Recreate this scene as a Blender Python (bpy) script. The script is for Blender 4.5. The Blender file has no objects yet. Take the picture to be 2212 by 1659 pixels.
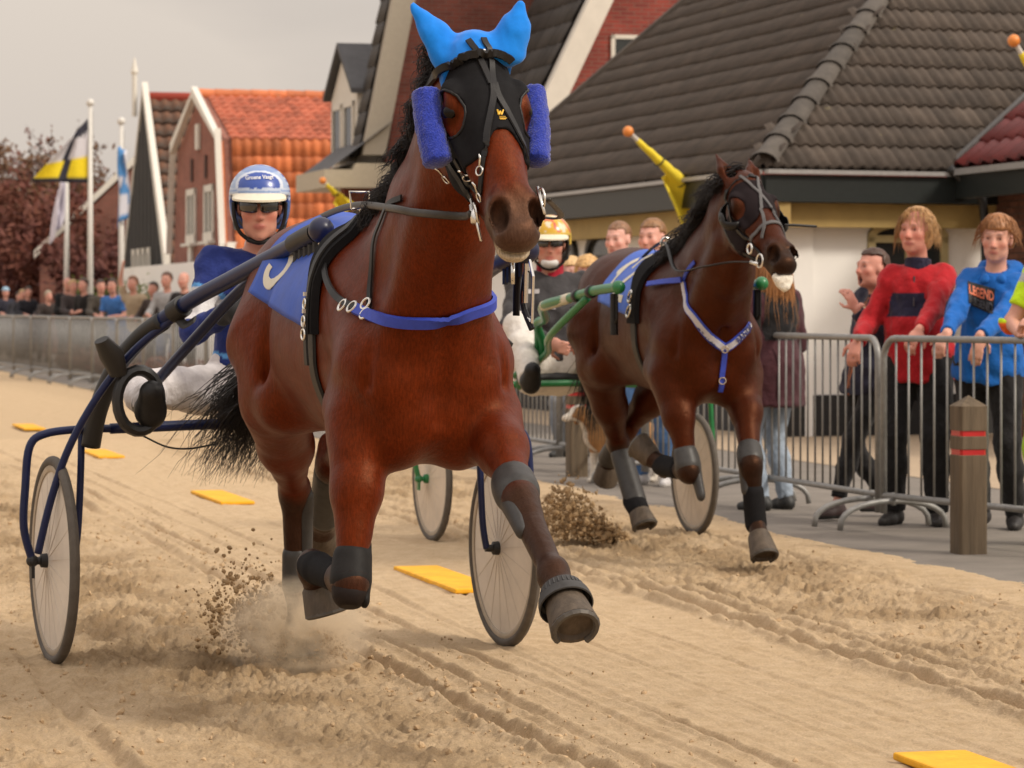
import bpy, bmesh, math, random
import numpy as np
from mathutils import Vector, Matrix
from mathutils.bvhtree import BVHTree
from math import radians, sin, cos, pi

random.seed(7)
RNG = np.random.default_rng(11)
SC = bpy.context.scene
COL = SC.collection

# ------------------------------------------------------------------ camera
# eye height 1.25 m, horizontal optical axis, long lens; the frame is shifted below the horizon
EYE = 1.25
PF = 6912.6            # focal length in pixels of a 2212-pixel-wide picture
cam_data = bpy.data.cameras.new("camera")
cam = bpy.data.objects.new("camera", cam_data)
COL.objects.link(cam)
cam.location = (0, 0, EYE)
cam.rotation_euler = (radians(90), 0, 0)
cam_data.sensor_width = 36.0
cam_data.lens = 36.0 * PF / 2212.0
cam_data.shift_y = -168.5 / 2212.0
cam_data.clip_start = 0.1
cam_data.clip_end = 2000
cam_data.dof.use_dof = True
cam_data.dof.focus_distance = 9.3
cam_data.dof.aperture_fstop = 9.0
SC.camera = cam

# ------------------------------------------------------------------ sky and sun (bright overcast)
SUN_EL = radians(40)
world = bpy.data.worlds.new("World")
SC.world = world
world.use_nodes = True
wn, wl = world.node_tree.nodes, world.node_tree.links
wn.clear()
w_out = wn.new("ShaderNodeOutputWorld")
w_bg = wn.new("ShaderNodeBackground")
w_sky = wn.new("ShaderNodeTexSky")
w_sky.sky_type = 'NISHITA'
w_sky.sun_disc = False
w_sky.sun_elevation = SUN_EL
w_sky.sun_rotation = radians(118)
w_sky.air_density = 2.0
w_sky.dust_density = 6.0
w_co = wn.new("ShaderNodeTexCoord")
w_map = wn.new("ShaderNodeMapping")
w_map.inputs['Scale'].default_value = (2.2, 2.2, 7.0)
w_map.inputs['Location'].default_value = (0.35, 0.2, 0.4)
w_noise = wn.new("ShaderNodeTexNoise")
w_noise.inputs['Scale'].default_value = 1.5
w_noise.inputs['Detail'].default_value = 5.0
w_noise.inputs['Roughness'].default_value = 0.45
w_ramp = wn.new("ShaderNodeValToRGB")
w_ramp.color_ramp.elements[0].position = 0.36
w_ramp.color_ramp.elements[0].color = (0.262, 0.240, 0.234, 1)
w_ramp.color_ramp.elements[1].position = 0.60
w_ramp.color_ramp.elements[1].color = (0.445, 0.395, 0.352, 1)
w_scale = wn.new("ShaderNodeMixRGB")           # physical sky brought to picture range
w_scale.blend_type = 'MULTIPLY'
w_scale.inputs['Fac'].default_value = 1.0
w_scale.inputs['Color2'].default_value = (0.10, 0.10, 0.10, 1)
w_mix = wn.new("ShaderNodeMixRGB")
w_mix.inputs['Fac'].default_value = 0.90       # cloud cover
wl.new(w_co.outputs['Generated'], w_map.inputs['Vector'])
wl.new(w_map.outputs['Vector'], w_noise.inputs['Vector'])
wl.new(w_noise.outputs['Fac'], w_ramp.inputs['Fac'])
wl.new(w_sky.outputs['Color'], w_scale.inputs['Color1'])
wl.new(w_scale.outputs['Color'], w_mix.inputs['Color1'])
wl.new(w_ramp.outputs['Color'], w_mix.inputs['Color2'])
# an overcast sky is brighter overhead than at the horizon
w_sep = wn.new("ShaderNodeSeparateXYZ"); wl.new(w_co.outputs['Generated'], w_sep.inputs['Vector'])
w_el = wn.new("ShaderNodeMapRange"); w_el.inputs['From Min'].default_value = 0.0; w_el.inputs['From Max'].default_value = 1.0
w_el.inputs['To Min'].default_value = 1.0; w_el.inputs['To Max'].default_value = 2.6; wl.new(w_sep.outputs['Z'], w_el.inputs['Value'])
w_mul = wn.new("ShaderNodeVectorMath"); w_mul.operation = 'SCALE'; wl.new(w_mix.outputs['Color'], w_mul.inputs[0]); wl.new(w_el.outputs['Result'], w_mul.inputs['Scale'])
wl.new(w_mul.outputs['Vector'], w_bg.inputs['Color'])
w_bg.inputs['Strength'].default_value = 1.0
wl.new(w_bg.outputs['Background'], w_out.inputs['Surface'])

sun_data = bpy.data.lights.new("sun", 'SUN')
sun_data.energy = 1.5
sun_data.angle = radians(12)
sun_data.color = (1.0, 0.92, 0.80)
sun = bpy.data.objects.new("sun", sun_data)
COL.objects.link(sun)
# light arrives from the right, a little behind the camera, high up
_az = radians(118)      # clockwise from +Y
_from = Vector((sin(_az) * cos(SUN_EL), cos(_az) * cos(SUN_EL), sin(SUN_EL)))
sun.rotation_euler = (-_from).to_track_quat('-Z', 'Y').to_euler()
sun.location = (20, -10, 30)

SC.view_settings.view_transform = 'Standard'
SC.view_settings.look = 'None'
SC.view_settings.exposure = 0.60
SC.view_settings.gamma = 1.0
SC.view_settings.use_curve_mapping = False
SC.cycles.max_bounces = 6
SC.cycles.diffuse_bounces = 3
SC.cycles.glossy_bounces = 3
SC.cycles.volume_bounces = 3
SC.cycles.use_denoising = True

# ------------------------------------------------------------------ helpers
def W(px, py, Y):
    """point at depth Y seen at (px, py) of the 2212 x 1659 picture"""
    return Vector(((px - 1106.0) * Y / PF, Y, EYE - (py - 661.0) * Y / PF))

def GY(py, z=0.0):
    """depth of a point of height z seen at row py"""
    return (EYE - z) * PF / (py - 661.0)

def G(px, py):
    return W(px, py, GY(py))

TH = radians(14.3)                       # the track runs at this angle to the view
TDIR = Vector((sin(TH), -cos(TH), 0))    # running direction
NDIR = Vector((cos(TH), sin(TH), 0))     # across, to the right
def T(u, Y, z=0.0):
    """point u metres across the track at depth Y"""
    return Vector(((u - Y * sin(TH)) / cos(TH), Y, z))

def smooth01(x):
    x = np.clip(x, 0, 1)
    return x * x * (3 - 2 * x)

def vnoise(x, y, seed=0):
    """value noise on arrays"""
    xi = np.floor(x).astype(np.int64); yi = np.floor(y).astype(np.int64)
    fx = x - xi; fy = y - yi
    fx = fx * fx * fx * (fx * (fx * 6 - 15) + 10); fy = fy * fy * fy * (fy * (fy * 6 - 15) + 10)
    def h(a, b):
        n = (a * 374761393 + b * 668265263 + seed * 974634777) & 0xffffffff
        n = ((n ^ (n >> 13)) * 1274126177) & 0xffffffff
        n = (n ^ (n >> 16)) & 0xffff
        return n / 65535.0
    v00 = h(xi, yi); v10 = h(xi + 1, yi); v01 = h(xi, yi + 1); v11 = h(xi + 1, yi + 1)
    return (v00 * (1 - fx) + v10 * fx) * (1 - fy) + (v01 * (1 - fx) + v11 * fx) * fy

def fbm(x, y, seed=0, oct=4, gain=0.5):
    s = 0; a = 1; t = 0
    for i in range(oct):
        s = s + a * vnoise(x * 2 ** i + 17.3 * i, y * 2 ** i - 9.1 * i, seed + i); t += a; a *= gain
    return s / t

def obj(name, verts, faces, mat=None, parent=None, smooth=False, cols=None, loc=None):
    me = bpy.data.meshes.new(name)
    me.from_pydata([tuple(v) for v in verts] if not isinstance(verts, np.ndarray) else verts.tolist(), [],
                   faces.tolist() if isinstance(faces, np.ndarray) else faces)
    me.update()
    if smooth:
        me.polygons.foreach_set("use_smooth", np.ones(len(me.polygons), dtype=bool))
    if cols is not None:
        at = me.color_attributes.new("Col", 'FLOAT_COLOR', 'POINT')
        c = np.ones((len(me.vertices), 4), dtype=np.float32); c[:, :3] = cols
        at.data.foreach_set("color", c.ravel())
    o = bpy.data.objects.new(name, me)
    COL.objects.link(o)
    if mat is not None:
        for m in (mat if isinstance(mat, (list, tuple)) else [mat]):
            me.materials.append(m)
    if parent is not None:
        o.parent = parent
    if loc is not None:
        o.location = loc
    return o

def empty(name, loc=(0, 0, 0), rz=0.0, parent=None):
    o = bpy.data.objects.new(name, None)
    o.empty_display_size = 0.1
    o.location = loc; o.rotation_euler = (0, 0, rz)
    COL.objects.link(o)
    if parent is not None: o.parent = parent
    return o

def tag(o, label=None, cat=None, group=None, kind=None):
    if label: o["label"] = label
    if cat: o["category"] = cat
    if group: o["group"] = group
    if kind: o["kind"] = kind
    return o

def copy_tree(o, parent=None):
    c = o.copy(); COL.objects.link(c)
    if parent is not None: c.parent = parent
    for ch in [x for x in o.children]:
        copy_tree(ch, c)
    return c

class MB:
    """collects simple solids of ONE object"""
    def __init__(s): s.v = []; s.f = []
    def add(s, v, f):
        n = len(s.v); s.v += [Vector(p) for p in v]; s.f += [[i + n for i in q] for q in f]; return s
    def box(s, c, size, R=None):
        c = Vector(c); hx, hy, hz = [q / 2 for q in size]
        pts = [Vector((x, y, z)) for x in (-hx, hx) for y in (-hy, hy) for z in (-hz, hz)]
        if R is not None: pts = [R @ p for p in pts]
        return s.add([c + p for p in pts], [[0, 1, 3, 2], [4, 6, 7, 5], [0, 4, 5, 1], [2, 3, 7, 6], [0, 2, 6, 4], [1, 5, 7, 3]])
    def tube(s, pts, r, n=10, cap=True, flat=1.0, side=None):
        """swept tube; r number or list; flat squeezes along side"""
        P = [Vector(p) for p in pts]; m = len(P)
        rr = r if isinstance(r, (list, tuple)) else [r] * m
        rings = []; prev = None
        for i in range(m):
            t = (P[min(i + 1, m - 1)] - P[max(i - 1, 0)]).normalized()
            if prev is None:
                a = side.cross(t) if side is not None else t.orthogonal()
                a = (a - t * a.dot(t)).normalized()
            else:
                a = (prev - t * prev.dot(t)).normalized()
            prev = a; b = t.cross(a)
            rings.append([P[i] + (a * cos(2 * pi * k / n) + b * flat * sin(2 * pi * k / n)) * rr[i] for k in range(n)])
        v = [p for q in rings for p in q]; f = []
        for i in range(m - 1):
            for k in range(n):
                f.append([i * n + k, i * n + (k + 1) % n, (i + 1) * n + (k + 1) % n, (i + 1) * n + k])
        if cap: f.append(list(range(n))[::-1]); f.append([(m - 1) * n + k for k in range(n)])
        return s.add(v, f)
    def sphere(s, c, r, n=12, m=8, R=None):
        r = (r, r, r) if not isinstance(r, (list, tuple)) else r
        v = []; f = []
        for i in range(m + 1):
            th = pi * i / m
            for k in range(n):
                p = Vector((r[0] * sin(th) * cos(2 * pi * k / n), r[1] * sin(th) * sin(2 * pi * k / n), r[2] * cos(th)))
                v.append(Vector(c) + (R @ p if R is not None else p))
        for i in range(m):
            for k in range(n):
                f.append([i * n + k, (i + 1) * n + k, (i + 1) * n + (k + 1) % n, i * n + (k + 1) % n])
        return s.add(v, f)
    def torus(s, c, ax, R_, r, n=20, m=6, sx=1.0, up=None):
        ax = Vector(ax).normalized(); a = (Vector(up) if up is not None else ax.orthogonal()); a = (a - ax * a.dot(ax)).normalized(); b = ax.cross(a)
        v = []; f = []
        for i in range(n):
            d = a * cos(2 * pi * i / n) * sx + b * sin(2 * pi * i / n)
            for k in range(m):
                v.append(Vector(c) + d * (R_ + r * cos(2 * pi * k / m)) + ax * r * sin(2 * pi * k / m))
        for i in range(n):
            for k in range(m):
                f.append([i * m + k, ((i + 1) % n) * m + k, ((i + 1) % n) * m + (k + 1) % m, i * m + (k + 1) % m])
        return s.add(v, f)
    def lathe(s, c, ax, prof, n=24, up=None):
        """prof: (radius, height) pairs along ax"""
        ax = Vector(ax).normalized(); a = (Vector(up) if up is not None else ax.orthogonal()); a = (a - ax * a.dot(ax)).normalized(); b = ax.cross(a)
        v = []; f = []; m = len(prof)
        for (r, h) in prof:
            for k in range(n):
                v.append(Vector(c) + ax * h + (a * cos(2 * pi * k / n) + b * sin(2 * pi * k / n)) * r)
        for i in range(m - 1):
            for k in range(n):
                f.append([i * n + k, i * n + (k + 1) % n, (i + 1) * n + (k + 1) % n, (i + 1) * n + k])
        return s.add(v, f)
    def prism(s, poly, d):
        """extrude a 3D polygon by vector d"""
        n = len(poly); d = Vector(d); P = [Vector(p) for p in poly]
        return s.add(P + [p + d for p in P], [list(range(n))[::-1], list(range(n, 2 * n))] + [[k, (k + 1) % n, n + (k + 1) % n, n + k] for k in range(n)])
    def xf(s, M):
        s.v = [M @ p for p in s.v]; return s
    def build(s, name, mat=None, parent=None, smooth=False, loc=None, bevel=0.0):
        o = obj(name, s.v, s.f, mat, parent, smooth, loc=loc)
        bm = bmesh.new(); bm.from_mesh(o.data); bmesh.ops.recalc_face_normals(bm, faces=bm.faces); bm.to_mesh(o.data); bm.free()
        if bevel > 0:
            md = o.modifiers.new("bevel", 'BEVEL'); md.width = bevel; md.segments = 2; md.limit_method = 'ANGLE'
        if smooth == 'auto':
            o.data.polygons.foreach_set("use_smooth", np.ones(len(o.data.polygons), dtype=bool))
            try: o.data.set_sharp_from_angle(angle=radians(40))
            except Exception: pass
        return o

def catmull(pts, n=8):
    P = [Vector(p) for p in pts]; out = []
    for i in range(len(P) - 1):
        p0 = P[max(i - 1, 0)]; p1 = P[i]; p2 = P[i + 1]; p3 = P[min(i + 2, len(P) - 1)]
        for k in range(n):
            t = k / n
            out.append(0.5 * ((2 * p1) + (-p0 + p2) * t + (2 * p0 - 5 * p1 + 4 * p2 - p3) * t * t + (-p0 + 3 * p1 - 3 * p2 + p3) * t ** 3))
    out.append(P[-1]); return out

# ------------------------------------------------------------------ implicit surfaces for living bodies and cloth
class Field:
    def __init__(s, lo, hi, h):
        s.lo = np.array(lo, dtype=np.float32); s.h = h
        s.n = np.ceil((np.array(hi) - np.array(lo)) / h).astype(int) + 1
        s.d = np.full(s.n, 9.0, dtype=np.float32)
        s.ax = [s.lo[i] + h * np.arange(s.n[i], dtype=np.float32) for i in range(3)]
    def _win(s, lo, hi):
        a = np.maximum(np.floor((np.array(lo) - s.lo) / s.h).astype(int), 0)
        b = np.minimum(np.ceil((np.array(hi) - s.lo) / s.h).astype(int) + 1, s.n)
        if np.any(b <= a): return None
        sl = tuple(slice(a[i], b[i]) for i in range(3))
        X = s.ax[0][sl[0]][:, None, None]; Y = s.ax[1][sl[1]][None, :, None]; Z = s.ax[2][sl[2]][None, None, :]
        return sl, X, Y, Z
    def _mix(s, sl, b, k, op):
        a = s.d[sl]
        if op == 'add':
            h = np.maximum(k - np.abs(a - b), 0) / k
            s.d[sl] = np.minimum(a, b) - h * h * k * 0.25
        else:      # cut
            b = -b
            h = np.maximum(k - np.abs(a - b), 0) / k
            s.d[sl] = np.maximum(a, b) + h * h * k * 0.25
    def cone(s, a, b, ra, rb, k=0.04, side=None, flat=1.0, op='add'):
        a = np.array(a, dtype=np.float32); b = np.array(b, dtype=np.float32)
        m = max(ra, rb) * max(flat, 1.0) + k + 3 * s.h
        w = s._win(np.minimum(a, b) - m, np.maximum(a, b) + m)
        if w is None: return s
        sl, X, Y, Z = w
        d = b - a; L2 = float(d @ d) + 1e-9
        px, py, pz = X - a[0], Y - a[1], Z - a[2]
        t = np.clip((px * d[0] + py * d[1] + pz * d[2]) / L2, 0, 1)
        vx, vy, vz = px - d[0] * t, py - d[1] * t, pz - d[2] * t
        q = vx * vx + vy * vy + vz * vz
        if side is not None:
            l = np.array(side, dtype=np.float32); l = l / np.linalg.norm(l)
            dl = vx * l[0] + vy * l[1] + vz * l[2]
            q = q + dl * dl * (1.0 / (flat * flat) - 1.0)
        s._mix(sl, np.sqrt(np.maximum(q, 0)) - (ra + (rb - ra) * t), k, op); return s
    def ell(s, c, r, R=None, k=0.04, op='add'):
        c = np.array(c, dtype=np.float32); r = np.array(r if hasattr(r, '__len__') else (r, r, r), dtype=np.float32)
        m = r.max() + k + 3 * s.h
        w = s._win(c - m, c + m)
        if w is None: return s
        sl, X, Y, Z = w
        px, py, pz = X - c[0], Y - c[1], Z - c[2]
        if R is None:
            qx, qy, qz = px / r[0], py / r[1], pz / r[2]
        else:      # columns of R are the ellipsoid's axes
            R = np.array(R, dtype=np.float32)
            qx = (px * R[0, 0] + py * R[1, 0] + pz * R[2, 0]) / r[0]
            qy = (px * R[0, 1] + py * R[1, 1] + pz * R[2, 1]) / r[1]
            qz = (px * R[0, 2] + py * R[1, 2] + pz * R[2, 2]) / r[2]
        k0 = np.sqrt(qx * qx + qy * qy + qz * qz) + 1e-6
        k1 = np.sqrt((qx / r[0]) ** 2 + (qy / r[1]) ** 2 + (qz / r[2]) ** 2) + 1e-6
        s._mix(sl, k0 * (k0 - 1) / k1, k, op); return s
    def chain(s, pts, rad, k=0.04, side=None, flat=1.0):
        for i in range(len(pts) - 1):
            s.cone(pts[i], pts[i + 1], rad[i], rad[i + 1], k, side, flat)
        return s
    def halfspace(s, p, n, k=0.004):
        """keep only what lies on the side n points away from"""
        X, Y, Z = s.ax[0][:, None, None], s.ax[1][None, :, None], s.ax[2][None, None, :]
        n = np.array(n, dtype=np.float32); n = n / np.linalg.norm(n)
        b = (X - p[0]) * n[0] + (Y - p[1]) * n[1] + (Z - p[2]) * n[2]
        s.d = np.maximum(s.d, b.astype(np.float32)); return s
    def wrinkle(s, amp, fr, seed=0):
        X, Y, Z = s.ax[0][:, None, None], s.ax[1][None, :, None], s.ax[2][None, None, :]
        r = np.random.default_rng(seed)
        acc = 0
        for i in range(5):
            w = r.normal(size=3) * fr * (0.6 + 0.3 * i); ph = r.uniform(0, 6.28)
            acc = acc + np.sin(X * w[0] + Y * w[1] + Z * w[2] * 1.3 + ph + 1.5 * np.sin(X * w[1] * 0.7 - Z * w[0] * 0.8))
        s.d = (s.d + amp * acc / 2.5).astype(np.float32); return s
    def mesh(s):
        d = s.d; ins = d < 0
        c = np.zeros(np.array(d.shape) - 1, dtype=np.int8)
        for i in (0, 1):
            for j in (0, 1):
                for k in (0, 1):
                    c += ins[i:d.shape[0] - 1 + i, j:d.shape[1] - 1 + j, k:d.shape[2] - 1 + k]
        act = (c > 0) & (c < 8)
        I = np.argwhere(act)
        idx = np.full(act.shape, -1, dtype=np.int64); idx[act] = np.arange(len(I))
        acc = np.zeros((len(I), 3)); cnt = np.zeros(len(I))
        cor = [(i, j, k) for i in (0, 1) for j in (0, 1) for k in (0, 1)]
        val = {q: d[I[:, 0] + q[0], I[:, 1] + q[1], I[:, 2] + q[2]] for q in cor}
        for q in cor:
            for ax in range(3):
                if q[ax] == 0:
                    q2 = list(q); q2[ax] = 1; q2 = tuple(q2)
                    a, b = val[q], val[q2]
                    m = (a < 0) != (b < 0)
                    t = np.where(m, a / np.where(np.abs(a - b) < 1e-9, 1e-9, a - b), 0)
                    p = np.array(q, dtype=float)[None, :].repeat(len(I), 0); p[:, ax] += t
                    acc[m] += p[m]; cnt[m] += 1
        V = (I + acc / cnt[:, None]) * s.h + s.lo
        F = []
        for ax in range(3):
            o1, o2 = [(1, 2), (2, 0), (0, 1)][ax]
            a = [slice(None)] * 3; b = [slice(None)] * 3
            a[ax] = slice(0, -1); b[ax] = slice(1, None)
            ch = np.argwhere(ins[tuple(a)] != ins[tuple(b)])
            ok = (ch[:, o1] > 0) & (ch[:, o2] > 0) & (ch[:, o1] < d.shape[o1] - 1) & (ch[:, o2] < d.shape[o2] - 1)
            ch = ch[ok]
            e1 = np.zeros(3, int); e1[o1] = 1; e2 = np.zeros(3, int); e2[o2] = 1
            g = lambda q: idx[q[:, 0], q[:, 1], q[:, 2]]
            quad = np.stack([g(ch - e1 - e2), g(ch - e2), g(ch), g(ch - e1)], 1)
            flip = ~ins[ch[:, 0], ch[:, 1], ch[:, 2]]
            quad[flip] = quad[flip][:, ::-1]
            F.append(quad)
        F = np.concatenate(F); F = F[(F >= 0).all(1)]
        return V, F

def relax(V, F, it=2, lam=0.5):
    n = len(V)
    e = np.concatenate([F[:, [0, 1]], F[:, [1, 2]], F[:, [2, 3]], F[:, [3, 0]]])
    deg = np.bincount(e[:, 0], minlength=n) + np.bincount(e[:, 1], minlength=n)
    for _ in range(it):
        acc = np.zeros_like(V)
        for c in range(3):
            acc[:, c] = np.bincount(e[:, 0], V[e[:, 1], c], minlength=n) + np.bincount(e[:, 1], V[e[:, 0], c], minlength=n)
        V = V + lam * (acc / np.maximum(deg, 1)[:, None] - V)
    return V

def vnormals(V, F):
    a = V[F[:, 2]] - V[F[:, 0]]; b = V[F[:, 3]] - V[F[:, 1]]
    fn = np.cross(a, b); N = np.zeros_like(V)
    for c in range(3):
        N[:, c] = sum(np.bincount(F[:, j], fn[:, c], minlength=len(V)) for j in range(4))
    return N / (np.linalg.norm(N, axis=1)[:, None] + 1e-12)

def frame_axes(z, x):
    """3x3 with columns: x made square to z, y, z"""
    z = np.array(z, float); z /= np.linalg.norm(z); x = np.array(x, float); x = x - z * (x @ z); x /= np.linalg.norm(x)
    return np.stack([x, np.cross(z, x), z], 1)
# ------------------------------------------------------------------ materials
MATS = {}
def mat(name, col, rough=0.6, metal=0.0, noise=0.0, nscale=20.0, bump=0.0, bscale=60.0, spec=0.5, attr=False,
        sheen=0.0, coat=0.0, col2=None, stretch=None, trans=0.0, bdist=0.02, subs=0.0, world=False):
    """a principled surface with procedural colour variation and fine relief"""
    if name in MATS: return MATS[name]
    m = bpy.data.materials.new(name); m.use_nodes = True
    nt = m.node_tree; n = nt.nodes; l = nt.links
    p = n['Principled BSDF']
    p.inputs['Base Color'].default_value = (*col, 1)
    p.inputs['Roughness'].default_value = rough
    p.inputs['Metallic'].default_value = metal
    p.inputs['Specular IOR Level'].default_value = spec
    p.inputs['Sheen Weight'].default_value = sheen
    p.inputs['Coat Weight'].default_value = coat
    p.inputs['Coat Roughness'].default_value = 0.25
    p.inputs['Transmission Weight'].default_value = trans
    p.inputs['Subsurface Weight'].default_value = subs
    p.inputs['Subsurface Radius'].default_value = (0.012, 0.005, 0.003)
    tc = n.new('ShaderNodeTexCoord'); mp = n.new('ShaderNodeMapping')
    if world:      # pieces that share one mesh: vary over the place, not per piece
        ge = n.new('ShaderNodeNewGeometry'); l.new(ge.outputs['Position'], mp.inputs['Vector'])
    else: l.new(tc.outputs['Object'], mp.inputs['Vector'])
    if stretch: mp.inputs['Scale'].default_value = stretch
    src = None
    if attr:
        at = n.new('ShaderNodeAttribute'); at.attribute_name = 'Col'; src = at.outputs['Color']
    if noise > 0 or col2 is not None:
        nz = n.new('ShaderNodeTexNoise'); nz.inputs['Scale'].default_value = nscale; nz.inputs['Detail'].default_value = 6; nz.inputs['Roughness'].default_value = 0.65
        l.new(mp.outputs['Vector'], nz.inputs['Vector'])
        if col2 is not None:
            rp = n.new('ShaderNodeValToRGB'); rp.color_ramp.elements[0].position = 0.35; rp.color_ramp.elements[1].position = 0.65
            rp.color_ramp.elements[0].color = (*col, 1); rp.color_ramp.elements[1].color = (*col2, 1)
            l.new(nz.outputs['Fac'], rp.inputs['Fac']); src = rp.outputs['Color']
        else:
            mr = n.new('ShaderNodeMapRange'); mr.inputs['From Min'].default_value = 0.25; mr.inputs['From Max'].default_value = 0.75
            mr.inputs['To Min'].default_value = 1 - noise; mr.inputs['To Max'].default_value = 1 + noise
            l.new(nz.outputs['Fac'], mr.inputs['Value'])
            mx = n.new('ShaderNodeVectorMath'); mx.operation = 'MULTIPLY'
            if src is not None: l.new(src, mx.inputs[0])
            else: mx.inputs[0].default_value = col
            l.new(mr.outputs['Result'], mx.inputs[1]); src = mx.outputs['Vector']
    if world and src is not None:
        oi = n.new('ShaderNodeObjectInfo'); r1 = n.new('ShaderNodeMapRange'); r1.inputs['To Min'].default_value = .78; r1.inputs['To Max'].default_value = 1.22; l.new(oi.outputs['Random'], r1.inputs['Value'])
        sc_ = n.new('ShaderNodeVectorMath'); sc_.operation = 'SCALE'; l.new(src, sc_.inputs[0]); l.new(r1.outputs['Result'], sc_.inputs['Scale'])
        lz = n.new('ShaderNodeTexNoise'); lz.inputs['Scale'].default_value = 5.5; lz.inputs['Detail'].default_value = 5; lz.inputs['Roughness'].default_value = .75; l.new(mp.outputs['Vector'], lz.inputs['Vector'])
        lr = n.new('ShaderNodeMapRange'); lr.inputs['From Min'].default_value = .66; lr.inputs['From Max'].default_value = .74; l.new(lz.outputs['Fac'], lr.inputs['Value'])
        lm = n.new('ShaderNodeMixRGB'); l.new(lr.outputs['Result'], lm.inputs['Fac']); l.new(sc_.outputs['Vector'], lm.inputs['Color1']); lm.inputs['Color2'].default_value = (.20, .17, .09, 1); src = lm.outputs['Color']   # lichen
    if src is not None: l.new(src, p.inputs['Base Color'])
    if bump > 0:
        nb = n.new('ShaderNodeTexNoise'); nb.inputs['Scale'].default_value = bscale; nb.inputs['Detail'].default_value = 4
        l.new(mp.outputs['Vector'], nb.inputs['Vector'])
        b = n.new('ShaderNodeBump'); b.inputs['Strength'].default_value = bump; b.inputs['Distance'].default_value = bdist
        l.new(nb.outputs['Fac'], b.inputs['Height']); l.new(b.outputs['Normal'], p.inputs['Normal'])
    MATS[name] = m
    return m

def M_leather(): return mat('black_leather', (0.010, 0.009, 0.009), 0.42, spec=.3, noise=0.3, nscale=60, bump=0.25, bscale=300, bdist=0.002)
def M_steel(): return mat('polished_steel', (0.72, 0.70, 0.66), 0.25, metal=1.0)
def M_galv(): return mat('galvanised_steel', (0.27, 0.265, 0.255), 0.5, metal=0.35, noise=0.22, nscale=25)
def M_rubber(): return mat('rubber', (0.04, 0.036, 0.033), 0.75, noise=0.25, nscale=40, bump=0.2, bscale=120, bdist=0.003)
def M_boot(): return mat('grey_boot_plastic', (0.045, 0.043, 0.042), 0.45, spec=.3, noise=0.25, nscale=30, bump=0.15, bscale=80, bdist=0.003)
def M_neoprene(): return mat('black_neoprene', (0.0085, 0.008, 0.009), 0.8, noise=0.25, nscale=50, bump=0.2, bscale=200, bdist=0.002, spec=.15)
def M_hoof(): return mat('hoof_horn', (0.085, 0.064, 0.046), 0.6, spec=.3, noise=0.45, nscale=35, bump=0.3, bscale=90, bdist=0.004, stretch=(1, 1, 0.25))
# ------------------------------------------------------------------ ground: sand track, pavement, sky-wide earth
def ground_height(x, y):
    """relief of the sand in metres; u runs across the track, s along it"""
    c, sn = cos(TH), sin(TH)
    u = x * c + y * sn; s = x * sn - y * c
    wob = 0.10 * (fbm(s * 0.25, u * 0.1, 3, 2) - 0.5)
    uu = u + wob
    band = fbm(uu * 0.8 + 4, s * 0.12, 21, 3)
    # churned strips where the hooves go, smoother strips between
    churn = np.zeros_like(x)
    for c0, w in ((0.6, 0.55), (1.7, 0.5), (4.75, 0.62), (-1.0, 0.7)):
        churn = np.maximum(churn, np.exp(-((uu - c0) / w) ** 2))
    churn = np.clip(churn * (0.75 + 0.6 * (fbm(u * 1.3, s * 0.7, 5, 3) - 0.5) * 2), 0, 1)
    n1 = fbm(u * 6, s * 4, 31, 5, 0.6) - 0.5
    n2 = fbm(u * 27, s * 18, 41, 3, 0.65) - 0.5
    clod = np.maximum(vnoise(u * 19, s * 14, 51) - 0.66, 0) * 0.05 + np.maximum(vnoise(u * 43, s * 31, 52) - 0.6, 0) * 0.028
    pit = -np.maximum(vnoise(u * 3.1, s * 2.3, 61) - 0.72, 0) * 0.16
    n3 = np.abs(fbm(u * 34, s * 22, 43, 3, 0.65) - 0.5) * 2
    z = 0.004 * (fbm(u * 2, s * 1.2, 71, 3) - 0.5) + churn * (0.075 * n1 + 0.042 * n2 - 0.028 * n3 + 1.8 * clod + 1.6 * pit + 0.010)
    z = z + (1 - churn) * (0.009 * n1 + 0.006 * n2 - 0.003 * n3)
    # wheel and harrow ruts along the track
    for c0, w, dep, seed in ((2.35, .03, .016, 1), (2.52, .022, .013, 2), (2.68, .02, .01, 3), (2.86, .018, .008, 8), (3.95, .035, .026, 4), (4.13, .03, .018, 5),
                             (4.3, .022, .015, 6), (5.25, .03, .016, 7), (-0.1, .03, .015, 9), (-0.3, .03, .012, 10), (0.02, .02, .01, 12), (1.15, .03, .012, 11), (3.5, .014, .004, 13), (3.2, .012, .004, 14)):
        cc = c0 + 0.07 * (fbm(s * 0.22 + seed * 7, s * 0, seed, 2) - 0.5) * 2 + 0.02 * (vnoise(s * 1.1, s * 0 + seed, seed) - .5)
        q = (u - cc) / w
        amp = 0.55 + 0.9 * (vnoise(s * 0.9, s * 0 + seed * 3.1, seed) - 0.35)
        z = z - 1.9 * dep * amp * np.exp(-q * q) + dep * 1.25 * amp * (np.exp(-((np.abs(q) - 1.7) / 0.7) ** 2)) * (0.5 + vnoise(u * 31, s * 9, 81))
    z = z + 0.012 * (fbm(u * 30, s * 2, 91, 3) - 0.5) * (1 - churn)
    # sand thins out to the paved edge
    edge = smooth01((6.1 + 0.18 * (fbm(s * 0.8, u, 7, 3) - .5) * 2 - u) / 0.6)
    return (z + 0.012) * edge - (1 - edge) * 0.010, churn

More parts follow.
